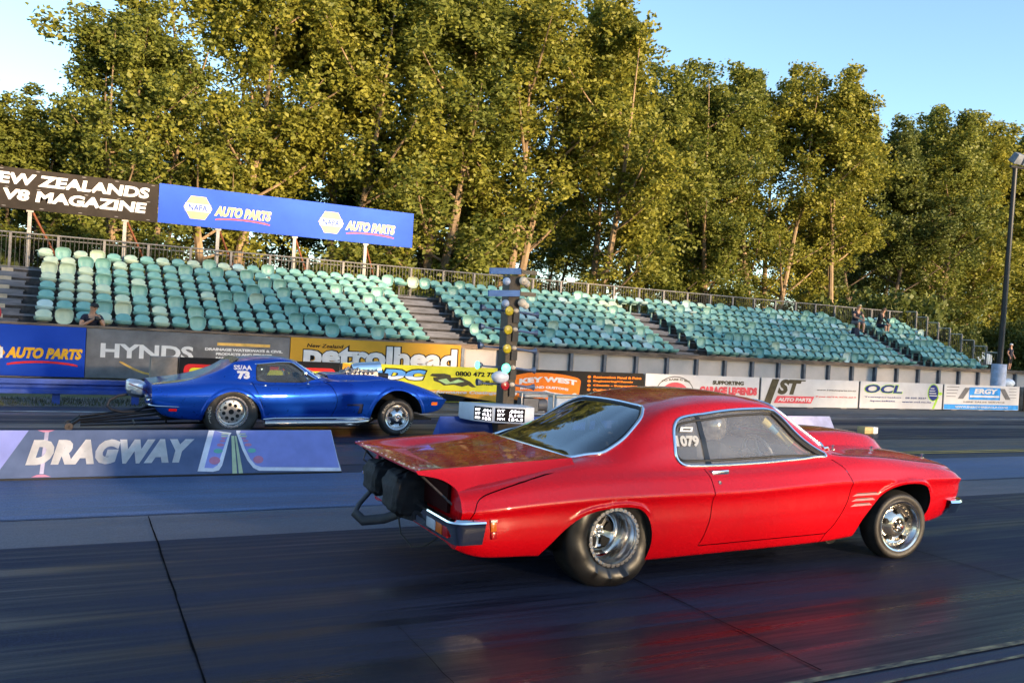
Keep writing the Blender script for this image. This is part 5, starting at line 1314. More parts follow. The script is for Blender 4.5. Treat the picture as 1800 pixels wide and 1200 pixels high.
well(rs, a_re, .42, red, [P_red, M_well]); well(rs, a_fr, .38, red, [P_red, M_well])
# door inner frame in black round the glass
b = MB()
for sg in (-1, 1):
    P = rs.loop3(offset_poly(w_all, -.018), -.010, .03, True, sg); b.tube([tuple(p) for p in P]+[tuple(P[0]), tuple(P[1])], .009, 6, cap=False)
    for off_, xo in ((-.004, 0),):
        P = rs.loop3(rs.from_side([(1.575, 1.165), (1.98, .855)], 3, 5.3), .001, .05, False, sg); P[:, 0] -= .025; b.tube([tuple(p) for p in P], .010, 6)
b.build('window_seal', M_black, red, recalc=False, split='y')
# end caps
def endcap(sh, x, mt, name, parent, v0=0., inset=.0):
    vv = np.linspace(v0, sh.K-1, 70); P = sh.P(np.full(70, x), vv); P[:, 0] = x+inset
    pts = [tuple(p) for p in P]; mir = [(p[0], -p[1], p[2]) for p in pts[::-1]]; loop = pts+mir
    b = MB(); n = len(loop); ctr = (x+inset, 0, float(P[:, 2].mean()))
    b.add(loop+[ctr], [(i, (i+1) % n, n) for i in range(n)]); return b.build(name, mt, parent)
endcap(rs, -1.14, P_red, 'rear_panel', red); endcap(rs, 3.61, M_well, 'front_grille', red)
b = MB(); b.bx(-.7, 3.3, -.62, .62, .235, .27); b.bx(.35, 2.25, -.80, .80, .20, .24); b.build('floor_pan', M_well, red)
# hood scoop
b = MB(); vs = []; n = 40; m_ = 24
xs_ = np.linspace(2.14, 3.42, n); hf = spl([(2.14, .93), (2.2, .955), (2.4, .985), (2.7, .985), (3.0, .965), (3.15, .94), (3.27, .88), (3.36, .82), (3.42, .77)]); sf = spl([(2.14, .38), (2.5, .37), (3.0, .35), (3.2, .31), (3.35, .24), (3.42, .18)])
for x in xs_:
    hz = float(hf(x)); hw = float(sf(x)); base = float(spl(zc)(x))-.03
    for j in range(m_):
        t = j/(m_-1)*2-1; s_ = t*hw*1.18; q_ = abs(t)
        prof_ = (1-max(0, (q_-.62)/.38)**2*(3-2*max(0, (q_-.62)/.38))); vs.append((x, s_, base+(hz-base)*(prof_)*(1-.05*q_*q_)-.02*q_**2))
b.add(vs, [(i*m_+j, (i+1)*m_+j, (i+1)*m_+j+1, i*m_+j+1) for i in range(n-1) for j in range(m_-1)], 0, True)
b.add([vs[j] for j in range(m_)]+[(2.14, vs[0][1], vs[0][2]-.05), (2.14, vs[m_-1][1], vs[m_-1][2]-.05)], [tuple(range(m_))+(m_+1, m_)])
b.build('hood_scoop', P_red, red)
# hood edge lines
b = MB()
for sg in (-1, 1):
    P = rs.loop3(rs.from_side([(x, 0) for x in (2.12,)], 3, 5), 0, .05, False, sg)
    q_ = [rs.P(np.array([x]), np.array([3.25]))[0]+np.array([0, 0, .0005]) for x in np.linspace(2.10, 3.55, 40)]; b.tube([(p[0], p[1]*sg, p[2]) for p in q_], .0045, 5)
b.build('bonnet_gap', M_black, red, split='y')
b = MB(); 
for x, s in ((3.40, -.60), (3.40, .60), (2.35, -.55), (2.35, .55), (2.75, -.60)):
    z_ = float(rs.P(np.array([x]), rs.w2v(np.array([rs.from_top([(x, abs(s))], 3)[0][1]])))[0][2]); b.tube([(x, s, z_), (x, s, z_+.035)], .006, 6); b.box((x, s, z_+.028), (.05, .006, .006)); b.lathe([(.0001, .003), (.02, .002), (.02, -.002)], (x, s, z_+.003), 'Z', 10)
b.build('bonnet_pin', M_chrome, red, split='y')
b = MB(); b.tube([(2.04, -.735, .90), (2.10, -.72, .905), (2.14, -.70, .88), (2.13, -.69, .86)], .011, 8); b.tube([(2.09, -.73, .86), (2.22, -.30, .90)], .006, 6); b.tube([(2.12, .1, .86), (2.2, .5, .90)], .006, 6); b.build('wiper', M_trim, red)
# vents
b = MB(); c_ = MB()
for (x0_, x1_, z_) in ((2.195, 2.50, .553), (2.185, 2.455, .513), (2.175, 2.42, .473)):
    for sg in (-1, 1):
        P0 = rs.loop3(rs.from_side([(x0_, z_), (x1_, z_+.004)], 8, 12), .0, .05, False, sg); y_ = float(P0[:, 1].mean())
        o_ = sg*.016
        b.add([(x0_, y_+sg*.001, z_-.006), (x1_, y_+sg*.001, z_-.002), (x1_-.03, y_+o_, z_+.002), (x0_+.05, y_+o_, z_-.001), (x0_+.05, y_+sg*.001, z_+.012), (x1_-.03, y_+sg*.001, z_+.014)], [(0, 1, 2, 3), (3, 2, 5, 4), (0, 3, 4), (1, 5, 2)])
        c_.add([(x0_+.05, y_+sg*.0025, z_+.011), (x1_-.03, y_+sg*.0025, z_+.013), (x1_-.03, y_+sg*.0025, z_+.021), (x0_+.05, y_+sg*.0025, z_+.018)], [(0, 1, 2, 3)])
b.build('side_vent', mat('vent_sunlit_red', (.80, .30, .28), .3), red, split='comp'); c_.build('vent_shadow_slot', M_black, red, split='comp')  # pale red paints the sunlit tops of the vents
# handle, lock, number
def sidepoint(sh, x, z, off=0., va=5, vb=12): return sh.loop3(sh.from_side([(x, z), (x+.001, z)], va, vb), off, .5, False, -1)[0]
for sg in (-1, 1):
    p = sidepoint(rs, .90, .755); b = MB(); b.box((.905, sg*(abs(p[1])+.012), .752), (.155, .022, .034), rot=Matrix.Rotation(R(-2), 3, 'Y')); b.build('door_handle', M_trim, red, bevel=.007)
    b = MB(); b.box((.905, sg*(abs(p[1])+.003), .728), (.135, .004, .018)); b.build('handle_recess', M_black, red)
    p = sidepoint(rs, .862, .69); b = MB(); b.lathe([(.0001, -.006), (.013, -.005), (.014, .004)], (.862, sg*(abs(p[1])+.002), .69), 'Y', 14, sgn=-sg); b.build('door_lock', M_trim, red)
def glass_map(sh, off, va, vb):
    def f(x, y, z):
        p = sh.loop3(sh.from_side([(x, z), (x+.001, z)], va, vb), off, .5, False, -1)[0]; return (p[0], p[1], p[2])
    return f
b = MB(); text(b, '1079', .592, .795, .926, 1.004, 0, bold=.055, depth=0, f=glass_map(rs, .002, 3, 5.3)); gm_ = glass_map(rs, .002, 3, 5.3); b.add([gm_(x, 0, z) for x, z in ((.64, 1.03), (.75, 1.03), (.765, 1.062), (.655, 1.062), (.665, 1.04), (.735, 1.04), (.745, 1.053), (.675, 1.053))], [(0, 1, 5, 4), (1, 2, 6, 5), (2, 3, 7, 6), (3, 0, 4, 7)]); b.build('race_number', mat('decal_white', (.85, .85, .85), .5, var=0), red, recalc=False)
# rear wing
def WR(x): return min(1, max(0, (-.27-x)/.55))*min(1, max(0, (x+1.39)/.40))
def WD(q_):
    u = min(1, max(0, (q_-.70)/.27)); return .055*(1-u*u*(3-2*u))+.012*(1-q_**2)
b = MB(); n = 26; xs_ = np.linspace(-.27, -1.37, n); tw = spl([(-1.37, .665), (-1.0, .69), (-.27, .70)]); tz = spl([(-1.37, .775), (-1.1, .795), (-.7, .822), (-.27, .846)])
m_ = 41; vs = []; vs2 = []
for x in xs_:
    for j in range(m_):
        t = j/(m_-1)*2-1; q_ = abs(t); z_ = float(tz(x))+.010-WD(q_)*WR(x)
        vs.append((x-.02*(1-q_)*0, t*float(tw(x)), z_)); vs2.append((x, t*float(tw(x)), z_-.012))
b.add(vs, [(i*m_+j, (i+1)*m_+j, (i+1)*m_+j+1, i*m_+j+1) for i in range(n-1) for j in range(m_-1)], 0, True)
b.add(vs2, [(i*m_+j, (i+1)*m_+j, (i+1)*m_+j+1, i*m_+j+1)[::-1] for i in range(n-1) for j in range(m_-1)], 0, True)
q0 = (n-1)*m_; b.add(vs[q0:]+vs2[q0:], [(j, j+1, m_+j+1, m_+j) for j in range(m_-1)])
# flank skirts
low = densecurve([(-.27, .812), (-.6, .752), (-.9, .690), (-1.01, .650), (-1.045, .60), (-1.055, .555), (-1.10, .555), (-1.115, .62), (-1.15, .69), (-1.22, .735), (-1.31, .755), (-1.375, .765)], 5)
top_ = [(x, float(tz(x))+.010) for x in np.linspace(-1.375, -.27, 30)]
poly_s = top_+low[:-1]
def skirt_y(x, z, tot):
    zt = float(tz(x))+.01; zlw = .66 if x < -.95 else float(np.interp(x, [-.95, -.27], [.67, .815])); u = min(1.2, max(0, (zt-z)/max(.03, zt-zlw))); yt = float(tw(x)); yb = float(np.interp(x, [-1.15, -.9, -.27], [.80, .80, .745]))
    return yt+(yb-yt)*u**1.3
V2 = densify(poly_s, .02); gx = [(x, z) for x in np.arange(-1.36, -.28, .03) for z in np.arange(.56, .86, .02)]; G_ = np.array(gx); G_ = G_[inpoly(G_, poly_s) & (segdist(G_, poly_s) > .01)]
allv = V2+[tuple(p) for p in G_]; r_c = geometry.delaunay_2d_cdt([Vector(p) for p in allv], [(i, (i+1) % len(V2)) for i in range(len(V2))], [], 0, 1e-6)
vo = np.array([p[:] for p in r_c[0]]); tt = np.array([f for f in r_c[2] if len(f) == 3]); tt = tt[inpoly(vo[tt].mean(1), poly_s)]
for sg in (-1, 1):
    for th in (0, .01): b.add([(x, sg*(skirt_y(x, z, 1)+.002-th), z) for x, z in vo], [tuple(int(i) for i in t) for t in tt], 0, True)
    lo = [(x, z) for x, z in low]; b.add([(x, sg*(skirt_y(x, z, 1)+.002), z) for x, z in lo]+[(x, sg*(skirt_y(x, z, 1)-.008), z) for x, z in lo], [(i, i+1, len(lo)+i+1, len(lo)+i) for i in range(len(lo)-1)])
wing = b.build('rear_wing', P_red, red, sharp=30)
b = MB()
for j in range(15): t = j/14*2-1; b.lathe([(.0001, .004), (.006, .002), (.007, 0)], (-1.345, t*.64, float(tz(-1.345))+.012-WD(abs(t))*WR(-1.345)), 'Z', 8)
b.build('wing_rivet', mat('pale_rivet', (.8, .7, .7), .3, .5), wing)
# wing stays, then a near-black sheet painting the shade under the wing
b = MB(); b.tube([(-1.33, -.60, .76), (-1.12, -.72, .56)], .008, 6); b.tube([(-1.33, .60, .76), (-1.12, .72, .56)], .008, 6)
b.tube([(-1.34, .45, .76), (-1.36, .46, .68), (-1.25, .40, .60), (-1.18, .35, .58)], .006, 6); b.build('wing_stay', mat('dark_stay', (.06, .05, .05), .4, .4), red)
b = MB(); b.bx(-1.165, -1.143, -.70, .70, .52, .70); b.build('wing_shade', mat('wing_shade_red', (.02, .001, .002), .8, spec=.1), red)
# rear bumper with lamps, bent round the corner
def bump_path(x_back, s_half, x_fwd, n=8, rad=.07):
    pts = [(x_fwd, -s_half)]
    for j in range(n+1): a = PI/2*j/n; pts.append((x_back+rad-rad*math.sin(a), -s_half+rad-rad*math.cos(a)))
    return pts+[(x, -y_) for x, y_ in pts[::-1]]
path = bump_path(-1.205, .935, -1.01)
prof_b = [(0, .525), (.026, .515), (.030, .505), (.022, .492), (.018, .47), (-.008, .39), (-.016, .365), (-.04, .362)]
def sweep(path, prof, name, mt, parent, sgnx=-1, sm=True):
    b = MB(); vs = []; n = len(path)
    for i, p in enumerate(path):
        a = np.array(path[max(0, i-1)]); c = np.array(path[min(n-1, i+1)]); t = (c-a)/np.linalg.norm(c-a); nn_ = np.array([-t[1], t[0]])
        if nn_[0]*sgnx < 0 and abs(nn_[0]) > .3: nn_ = -nn_
        elif abs(nn_[0]) <= .3: nn_ = np.array([0, np.sign(p[1])])
        for (o_, z) in prof: vs.append((p[0]+nn_[0]*o_, p[1]+nn_[1]*o_, z))
    k = len(prof); b.add(vs, [(i*k+j, (i+1)*k+j, (i+1)*k+j+1, i*k+j+1) for i in range(n-1) for j in range(k-1)], 0, sm); return b.build(name, mt, parent, sharp=35)
bump = sweep(path, prof_b, 'rear_bumper', M_chrome, red)
for sg in (-1, 1):
    for (y0_, y1_, mm, nm) in ((.66, .76, mat('amber_lamp', (.55, .12, .01), .2, var=.1), 'indicator'), (.77, .85, mat('red_lamp', (.35, .004, .008), .2, var=.1), 'tail_lamp'), (.50, .65, mat('clear_lamp', (.45, .48, .55), .15, var=.1), 'reversing_lamp')):
        b = MB(); b.bx(-1.222, -1.20, min(sg*y0_, sg*y1_), max(sg*y0_, sg*y1_), .40, .475); b.build(nm, mm, bump, bevel=.006)
    b = MB(); p = sidepoint(rs, -.945, .47); yy_ = sg*(abs(p[1])+.004)
    b.add([], []); 
    b = MB(); b.box((-.935, yy_, .505), (.045, .014, .015)); b.build('marker_trim', M_trim, red)
    b = MB(); b.box((-.935, yy_, .468), (.040, .012, .058), rot=Matrix.Rotation(R(-6), 3, 'Y')); b.build('side_marker', MATS['amber_lamp'], red, bevel=.004)
    b = MB(); b.box((-.928, yy_, .414), (.040, .012, .046), rot=Matrix.Rotation(R(-6), 3, 'Y')); b.build('side_marker', MATS['red_lamp'], red, bevel=.004)
b = MB(); b.box((-1.225, .02, .44), (.01, .36, .10)); b.build('number_plate_panel', mat('stained_pale_panel', (.42, .46, .38), .5, var=.4, scale=8), red)
# chute packs
M_fab = mat('black_pack_fabric', (.006, .007, .013), .75, var=.3, scale=12, bump=.6)
def pack(c, d, name='parachute_pack'):
    b = MB(); n, m = 40, 24; vs = []
    for i in range(m+1):
        ph = -PI/2+PI*i/m
        for j in range(n):
            t = 2*PI*j/n; f = lambda q_, e=.42: math.copysign(abs(q_)**e, q_)
            w_ = 1+.035*math.sin(5*t+3*ph)+.03*math.sin(9*ph+2*t)+.02*math.sin(13*t-5*ph)
            vs.append((c[0]+d[0]/2*f(math.cos(ph))*f(math.cos(t))*w_, c[1]+d[1]/2*f(math.cos(ph))*f(math.sin(t))*w_, c[2]+d[2]/2*f(math.sin(ph), .65)*w_))
    b.add(vs, [(i*n+j, i*n+(j+1) % n, (i+1)*n+(j+1) % n, (i+1)*n+j) for i in range(m) for j in range(n)], 0, True); return b.build(name, M_fab, red)
pk = [pack((-1.25, .25, .585), (.28, .30, .24)), pack((-1.22, -.14, .55), (.30, .33, .29))]
M_strap = mat('black_webbing', (.012, .013, .022), .6, var=.2, scale=20)
b = MB(); b.tube([(-1.32, .28, .60), (-1.36, .26, .48), (-1.45, .22, .40), (-1.49, .18, .35), (-1.45, .10, .31), (-1.33, .0, .34), (-1.24, -.10, .40), (-1.23, -.3, .42)], .036, 10, flat=.45); b.tube([(-1.31, .30, .48), (-1.29, .28, .66), (-1.26, .30, .72)], .02, 6, flat=.4); b.tube([(-1.30, -.10, .40), (-1.32, -.12, .60), (-1.25, -.14, .69)], .016, 6, flat=.5); b.build('tether_strap', M_strap, red)
b = MB(); b.tube([(-1.32, -.12, .645), (-1.33, -.12, .60)], .022, 8); b.build('strap_buckle', mat('buckle_grey', (.35, .38, .48), .3, .6), red)
b = MB(); b.tube([(-1.27, -.1, .40), (-1.28, -.2, .28), (-1.23, -.3, .21), (-1.18, -.4, .24), (-1.12, -.45, .30)], .006, 6); b.tube([(-1.29, .1, .42), (-1.26, -.05, .36), (-1.20, -.25, .41)], .008, 6); b.tube([(-1.24, .1, .39), (-1.23, -.15, .37), (-1.15, -.35, .40)], .006, 6); b.build('release_cable', M_black, red)
# front bumper
pf = [(3.36, -.91), (3.46, -.915), (3.54, -.88), (3.61, -.78), (3.64, -.5), (3.64, .5), (3.61, .78), (3.54, .88), (3.46, .915), (3.36, .91)]
sweep(pf, [(-.02, .475), (.02, .47), (.03, .45), (.012, .42), (-.01, .36), (-.03, .35)], 'front_bumper', M_chrome, red, 1)
for sg in (-1, 1):
    for s_ in (.52, .70): b = MB(); b.lathe([(.085, -.03), (.08, .012), (.0001, .02)], (3.60, sg*s_, .575), 'X', 20); b.build('headlight', mat('headlamp_glass', (.7, .72, .75), .08, .3), red)
# exhaust, underbody
b = MB(); b.lathe([(.045, -.10), (.05, 0), (.04, .002), (.036, -.08)], (2.10, -.80, .20), 'Y', 16, sgn=-1); b.tube([(2.10, -.80, .20), (2.25, -.6, .22)], .05, 10); b.tube([(2.05, .6, .2), (.2, .5, .2)], .04, 8); b.tube([(0, -.62, .33), (0, .62, .33)], .05, 10); b.tube([(2.3, -.75, .20), (2.55, -.5, .22), (2.80, -.3, .24)], .03, 8); b.build('exhaust', mat('sooty_steel', (.03, .028, .026), .5, .5), red)
b = MB(); b.tube([(2.86, -.70, .60), (2.9, -.6, .55), (2.92, -.55, .40)], .022, 8); b.box((2.95, -.60, .49), (.08, .05, .07)); b.build('suspension_arm', mat('grey_linkage', (.30, .34, .40), .35, .6), red)
wheel(red, .01, -.845, .335, .366, .28, .185, 0, -1, 'slick', squash=1)
wheel(red, .01, .845, .335, .366, .28, .185, 0, 1, 'slick', squash=1)
wheel(red, 2.81, -.885, .272, .285, .19, .20, 0, -1, 'star', steer=R(-7)); wheel(red, 2.81, .885, .272, .285, .19, .20, 0, 1, 'star', steer=R(-7))
# cabin
b = MB(); b.bx(.30, 2.05, -.78, .78, .24, .26); b.bx(2.0, 2.05, -.74, .74, .25, .80); b.bx(.10, .16, -.62, .62, .25, .80)
for sg in (-1, 1): b.bx(.35, 2.05, sg*.775-.01, sg*.775+.01, .26, .76)
b.build('cabin_floor', M_int, red)
b = MB(); b.box((1.94, 0, .79), (.26, 1.42, .10), rot=Matrix.Rotation(R(-12), 3, 'Y')); b.build('dashboard', M_int, red, bevel=.02)
b = MB(); b.bx(-.28, .14, -.60, .60, .78, .80); b.build('parcel_shelf', mat('parcel_shelf_black', (.02, .025, .03), .6), red)
def seat_mesh(cx, cy, mt, parent, nm='driver_seat', z0=.30):
    b = MB(); b.box((cx+.10, cy, z0+.06), (.48, .46, .14)); b.box((cx-.20, cy, z0+.36), (.13, .46, .62), rot=Matrix.Rotation(R(-14), 3, 'Y')); b.box((cx-.29, cy, z0+.70), (.10, .26, .18), rot=Matrix.Rotation(R(-14), 3, 'Y'))
    return b.build(nm, mt, parent, bevel=.03)
seat_mesh(1.22, -.34, mat('black_seat', (.02, .02, .024), .6), red); seat_mesh(1.22, .36, MATS['black_seat'], red, 'passenger_seat')
def swheel(cx, cy, cz, r, tilt, parent, mt):
    b = MB(); rot = Matrix.Rotation(R(tilt), 3, 'Y'); ring = [rot @ Vector((0, r*math.cos(a), r*math.sin(a))) for a in np.linspace(0, 2*PI, 28)]; c = Vector((cx, cy, cz))
    b.tube([c+p for p in ring], .013, 8, cap=False)
    for a in (0, PI*.67, PI*1.33): b.tube([c, c+rot @ Vector((0, r*math.cos(a+PI/2), r*math.sin(a+PI/2)))], .012, 6)
    b.tube([c, c+Vector((.35, 0, -.12))], .02, 8); return b.build('steering_wheel', mt, parent)
swheel(1.74, -.34, .80, .16, -22, red, mat('pale_wheel_rim', (.55, .52, .5), .4))
b = MB()
for sg in (-1, 1):
    b.tube([(.62, sg*.60, .26), (.66, sg*.575, 1.10), (1.0, sg*.55, 1.17), (1.5, sg*.56, 1.15), (1.93, sg*.68, .84), (1.98, sg*.68, .3)], .021, 8)
    b.tube([(.66, sg*.575, 1.08), (-.10, sg*.5, .80)], .021, 8)
b.tube([(.66, -.575, 1.10), (.66, .575, 1.10)], .021, 8); b.tube([(.64, -.575, .85), (.64, .575, .85)], .021, 8); b.tube([(.66, .575, 1.08), (.62, -.57, .3)], .021, 8)
b.build('roll_cage', mat('cage_black', (.03, .035, .045), .4), red)
b = MB()
pad = [Vector((1.53, -.575, 1.11)), Vector((1.91, -.672, .84))]
for j, mi in enumerate((0, 1, 2, 2, 1, 2)): pa = pad[0].lerp(pad[1], j/6); pb = pad[0].lerp(pad[1], (j+1)/6); b.tube([pa, pb], .034, 10, mi=[1, 2, 1, 1, 0, 0][j])
b.build('cage_padding', [mat('padding_red', (.62, .10, .08), .6), mat('padding_yellow', (.66, .56, .18), .6), mat('padding_blue', (.15, .4, .62), .6)], red)
b = MB(); b.box((1.58, 0, 1.165), (.03, .20, .055)); b.tube([(1.58, 0, 1.18), (1.66, 0, 1.20)], .008, 6); b.build('rear_view_mirror', M_black, red, bevel=.008)

# ---------------------------------------------------------------- blue coupe
BX, BY = 1.995, 13.27
blu = thing('drag_coupe', 'low metallic blue drag coupe with chrome intake, wheelie bar and number 73', 'car', (BX, BY, 0))
zc2 = [(-1.04, .69), (-.7, .752), (-.43, .812), (-.1, .945), (.06, 1.045), (.16, 1.065), (.4, 1.105), (.66, 1.115), (.9, 1.095), (1.02, 1.05), (1.2, .95), (1.4, .855), (1.52, .82), (1.9, .82), (2.3, .80), (2.8, .70), (3.1, .62), (3.33, .55)]
zr2 = [(-1.04, .695), (-.7, .747), (-.43, .803), (-.1, .930), (.06, 1.03), (.2, 1.05), (.4, 1.06), (.66, 1.085), (.86, 1.075), (.96, 1.02), (1.1, .91), (1.22, .83), (1.35, .80), (1.9, .80), (2.4, .815), (2.8, .72), (3.1, .625), (3.33, .55)]
sr2 = [(-1.04, .55), (-.43, .56), (.1, .53), (.6, .51), (.86, .52), (1.0, .57), (1.2, .65), (1.4, .69), (1.9, .64), (2.6, .60), (3.1, .55), (3.33, .48)]
zbe2 = [(-1.04, .69), (-.7, .725), (-.43, .755), (-.1, .785), (.2, .775), (.5, .752), (.8, .752), (1.05, .765), (1.3, .795), (1.6, .805), (1.9, .822), (2.2, .85), (2.45, .845), (2.7, .79), (3.03, .685), (3.33, .545)]
sbe2 = [(-1.04, .63), (-.6, .69), (0, .745), (.5, .70), (1.0, .69), (1.5, .71), (2.2, .735), (2.6, .72), (3.0, .66), (3.33, .56)]
zcr2 = [(-1.04, .50), (-.37, .495), (.42, .49), (1.48, .52), (2.04, .55), (2.77, .565), (3.24, .565), (3.33, .54)]
scr2 = [(-1.04, .80), (-.8, .855), (-.4, .885), (.05, .90), (.45, .86), (.9, .825), (1.5, .835), (2.0, .87), (2.4, .89), (2.8, .87), (3.1, .80), (3.33, .64)]
zb2 = [(-1.04, .47), (-.95, .33), (-.87, .285), (-.64, .24), (-.36, .23), (.43, .235), (2.0, .26), (2.85, .34), (3.15, .38), (3.28, .44), (3.33, .52)]
bk = [([(-1.04, 0), (3.33, 0)], zc2, 1), (scale_t(sr2, .45), mix(zc2, zr2, .12), 1), (scale_t(sr2, .82), mix(zc2, zr2, .5), 1), (sr2, zr2, .8),
      (mix(sr2, sbe2, .55, .01), mix(zr2, zbe2, .55), 1), (sbe2, zbe2, .9),
      (mix(sbe2, scr2, .58, .01), mix(zbe2, zcr2, .22), 1), (mix(sbe2, scr2, .90, .012), mix(zbe2, zcr2, .58), 1),
      (scr2, zcr2, .3), ([(x, s-.012) for x, s in scr2], mix(zcr2, zb2, .22), .9), ([(x, s-.03) for x, s in scr2], mix(zcr2, zb2, .6), 1), ([(x, s-.07) for x, s in scr2], zb2, .7), ([(x, s-.22) for x, s in scr2], [(x, z+.01) for x, z in zb2], 1)]
ba_r = densecurve([(-.385, .08), (-.385, .22), (-.36, .35), (-.30, .47), (-.20, .57), (-.08, .625), (.05, .635), (.17, .60), (.28, .52), (.36, .42), (.405, .31), (.42, .22), (.42, .08)], 3)
ba_f = densecurve([(2.0, .08), (2.02, .26), (2.04, .40), (2.10, .52), (2.19, .62), (2.31, .685), (2.44, .70), (2.57, .675), (2.69, .61), (2.78, .51), (2.835, .40), (2.85, .33), (2.85, .08)], 3)
bs = Shell(bk, -1.04, 3.33, lipdisp([(ba_r, .22), (ba_f, .25)], .022, .055, .3))
w_r = bs.from_side(ba_r, 5, 11); w_f = bs.from_side(ba_f, 5, 11)
for a_ in (w_r, w_f): a_[0] = (a_[0][0], bs.W+.05); a_[-1] = (a_[-1][0], bs.W+.05)
bwin = bs.from_side(rounded([(.345, .785), (.355, 1.005), (.84, 1.045), (1.19, .825), (1.03, .776), (.5, .768)], [.03, .05, .015, .02, .08, .08], 5), 3, 5.2)
bws = rounded([(.955, -.50), (1.0, 0), (.955, .50), (1.27, .62), (1.42, .35), (1.46, 0), (1.42, -.35), (1.27, -.62)], [.03, .1, .03, .04, .1, .1, .1, .04], 4)
bws_w = top_region(bs, bws, 3)
bdf = densecurve([(1.30, .80), (1.40, .74), (1.47, .63), (1.50, .53), (1.485, .42), (1.45, .33), (1.42, .255)], 4); bdr = densecurve([(.265, .80), (.30, .70), (.35, .60), (.40, .49), (.425, .40)], 4)
lv = rounded([(1.66, .475), (1.90, .485), (1.885, .335), (1.82, .335), (1.845, .452), (1.64, .45)], .01, 2)
bregs = [('cut', w_r), ('cut', w_f), ('gap', strip(bs, bdf, .008, 5, 11)), ('gap', strip(bs, bdr, .008, 5, 11)), ('louvre', bs.from_side(lv, 8, 11)),
         ('pane', bwin), ('windscreen', bws_w), ('door', bs.from_side(bdf+[(1.40, .252), (.44, .25), (.432, .38)]+bdr[::-1]+[(.5, .757), (.8, .757), (1.05, .770)], 5, 11))]
bm_ = bs.mesh(bregs, .032, [[(x, float(bs.L[8])) for x in (-1.0, 3.3)]], arch_rings(bs, ba_r, 5, 11, (.01, .025, .045, .06))+arch_rings(bs, ba_f, 5, 11, (.01, .025, .045, .06)))
bs.obj('body', bm_['body'], P_blue, blu)
for sg in (-1, 1): bs.obj('door', bm_['door'], P_blue, blu, sides=(sg,)); bs.obj('door_window', bm_['pane'], glass('blue_car_glass', (.55, .62, .64), .0, .10, (.35, .38, .4)) if 'blue_car_glass' not in MATS else MATS['blue_car_glass'], blu, -.01, (sg,))
bs.obj('windscreen', bm_['windscreen'], G_wind, blu, -.006); bs.obj('shut_line', bm_['gap'], M_black, blu, -.012); bs.obj('fender_louvre', bm_['louvre'], mat('deep_blue_recess', (.004, .012, .06), .5), blu, -.018)
trim_tube(bs, bwin, .008, .001, 'window_trim', M_black, blu)
b = MB(); b.tube(full_loop(bs, bws, 3, .002, .04), .009, 8, cap=False); b.build('windscreen_trim', M_trim, blu, recalc=False)
b = MB()
for sg in (-1, 1): P = bs.loop3(bs.from_side([(.33, 1.012), (.6, 1.04), (.85, 1.052)], 3, 5), .002, .04, False, sg); b.tube([tuple(p) for p in P], .009, 6); P = bs.loop3(bs.from_side([(.86, 1.052), (1.21, .825)], 3, 5), .002, .04, False, sg); b.tube([tuple(p) for p in P], .011, 6)
b.build('gutter_trim', M_trim, blu, split='y')
well(bs, w_r, .45, blu, [P_blue, M_well]); well(bs, w_f, .38, blu, [P_blue, M_well])
endcap(bs, -1.04, P_blue, 'tail_panel', blu); endcap(bs, 3.33, M_well, 'nose_panel', blu)
b = MB(); b.bx(-.9, 3.1, -.6, .6, .22, .25); b.bx(.45, 2.0, -.78, .78, .24, .27); b.build('floor_pan', M_well, blu)
# rear screen lip, pale strip painting the sky sheen on the tail deck, hood bulge
b = MB(); b.add([(.02, -.50, 1.02), (.02, .50, 1.02), (.12, .50, 1.085), (.12, -.50, 1.085), (.05, -.50, 1.0), (.05, .5, 1.0)], [(0, 1, 2, 3), (0, 1, 5, 4), (3, 2, 5, 4)]); b.build('rear_screen_lip', M_blackg, blu)
st = [(-1.0, .50), (-.44, .46), (-.40, .55), (-.62, .585), (-.85, .60), (-.99, .60)]
P = [bs.P(np.array([x]), np.array([bs.w2v(bs.from_top([(x, s)], 5)[0][1])]))[0] for x, s in []]
b = MB(); vs = []
for x in np.linspace(-1.02, -.40, 12):
    for v in np.linspace(2.7, 3.0+1.9*min(1, max(.02, (-.38-x)/.5)), 6): p = bs.P(np.array([x]), np.array([v]))[0]+bs.N(np.array([x]), np.array([v]))[0]*.003; vs.append((p[0], -p[1], p[2]))
b.add(vs, [(i*6+j, (i+1)*6+j, (i+1)*6+j+1, i*6+j+1) for i in range(11) for j in range(5)], 0, True); b.build('deck_sheen', mat('glossy_pale_lens', (.40, .42, .30), .06, .3, var=.3, scale=5), blu)
b = MB(); n = 24; m_ = 16; vs = []
hb = spl([(1.46, .865), (1.52, .885), (2.1, .885), (2.3, .87), (2.6, .80), (2.85, .71)]); hwf = spl([(1.46, .42), (2.1, .40), (2.85, .26)])
for x in np.linspace(1.46, 2.85, n):
    base = float(spl(zc2)(x))-.03
    for j in range(m_): t = j/(m_-1)*2-1; q_ = abs(t); e = max(0, (q_-.65)/.35); vs.append((x, t*float(hwf(x))*1.15, base+(float(hb(x))-base)*(1-e*e*(3-2*e))))
b.add(vs, [(i*m_+j, (i+1)*m_+j, (i+1)*m_+j+1, i*m_+j+1) for i in range(n-1) for j in range(m_-1)], 0, True); b.add(vs[:m_], [tuple(range(m_))]); b.build('hood_bulge', P_blue, blu)
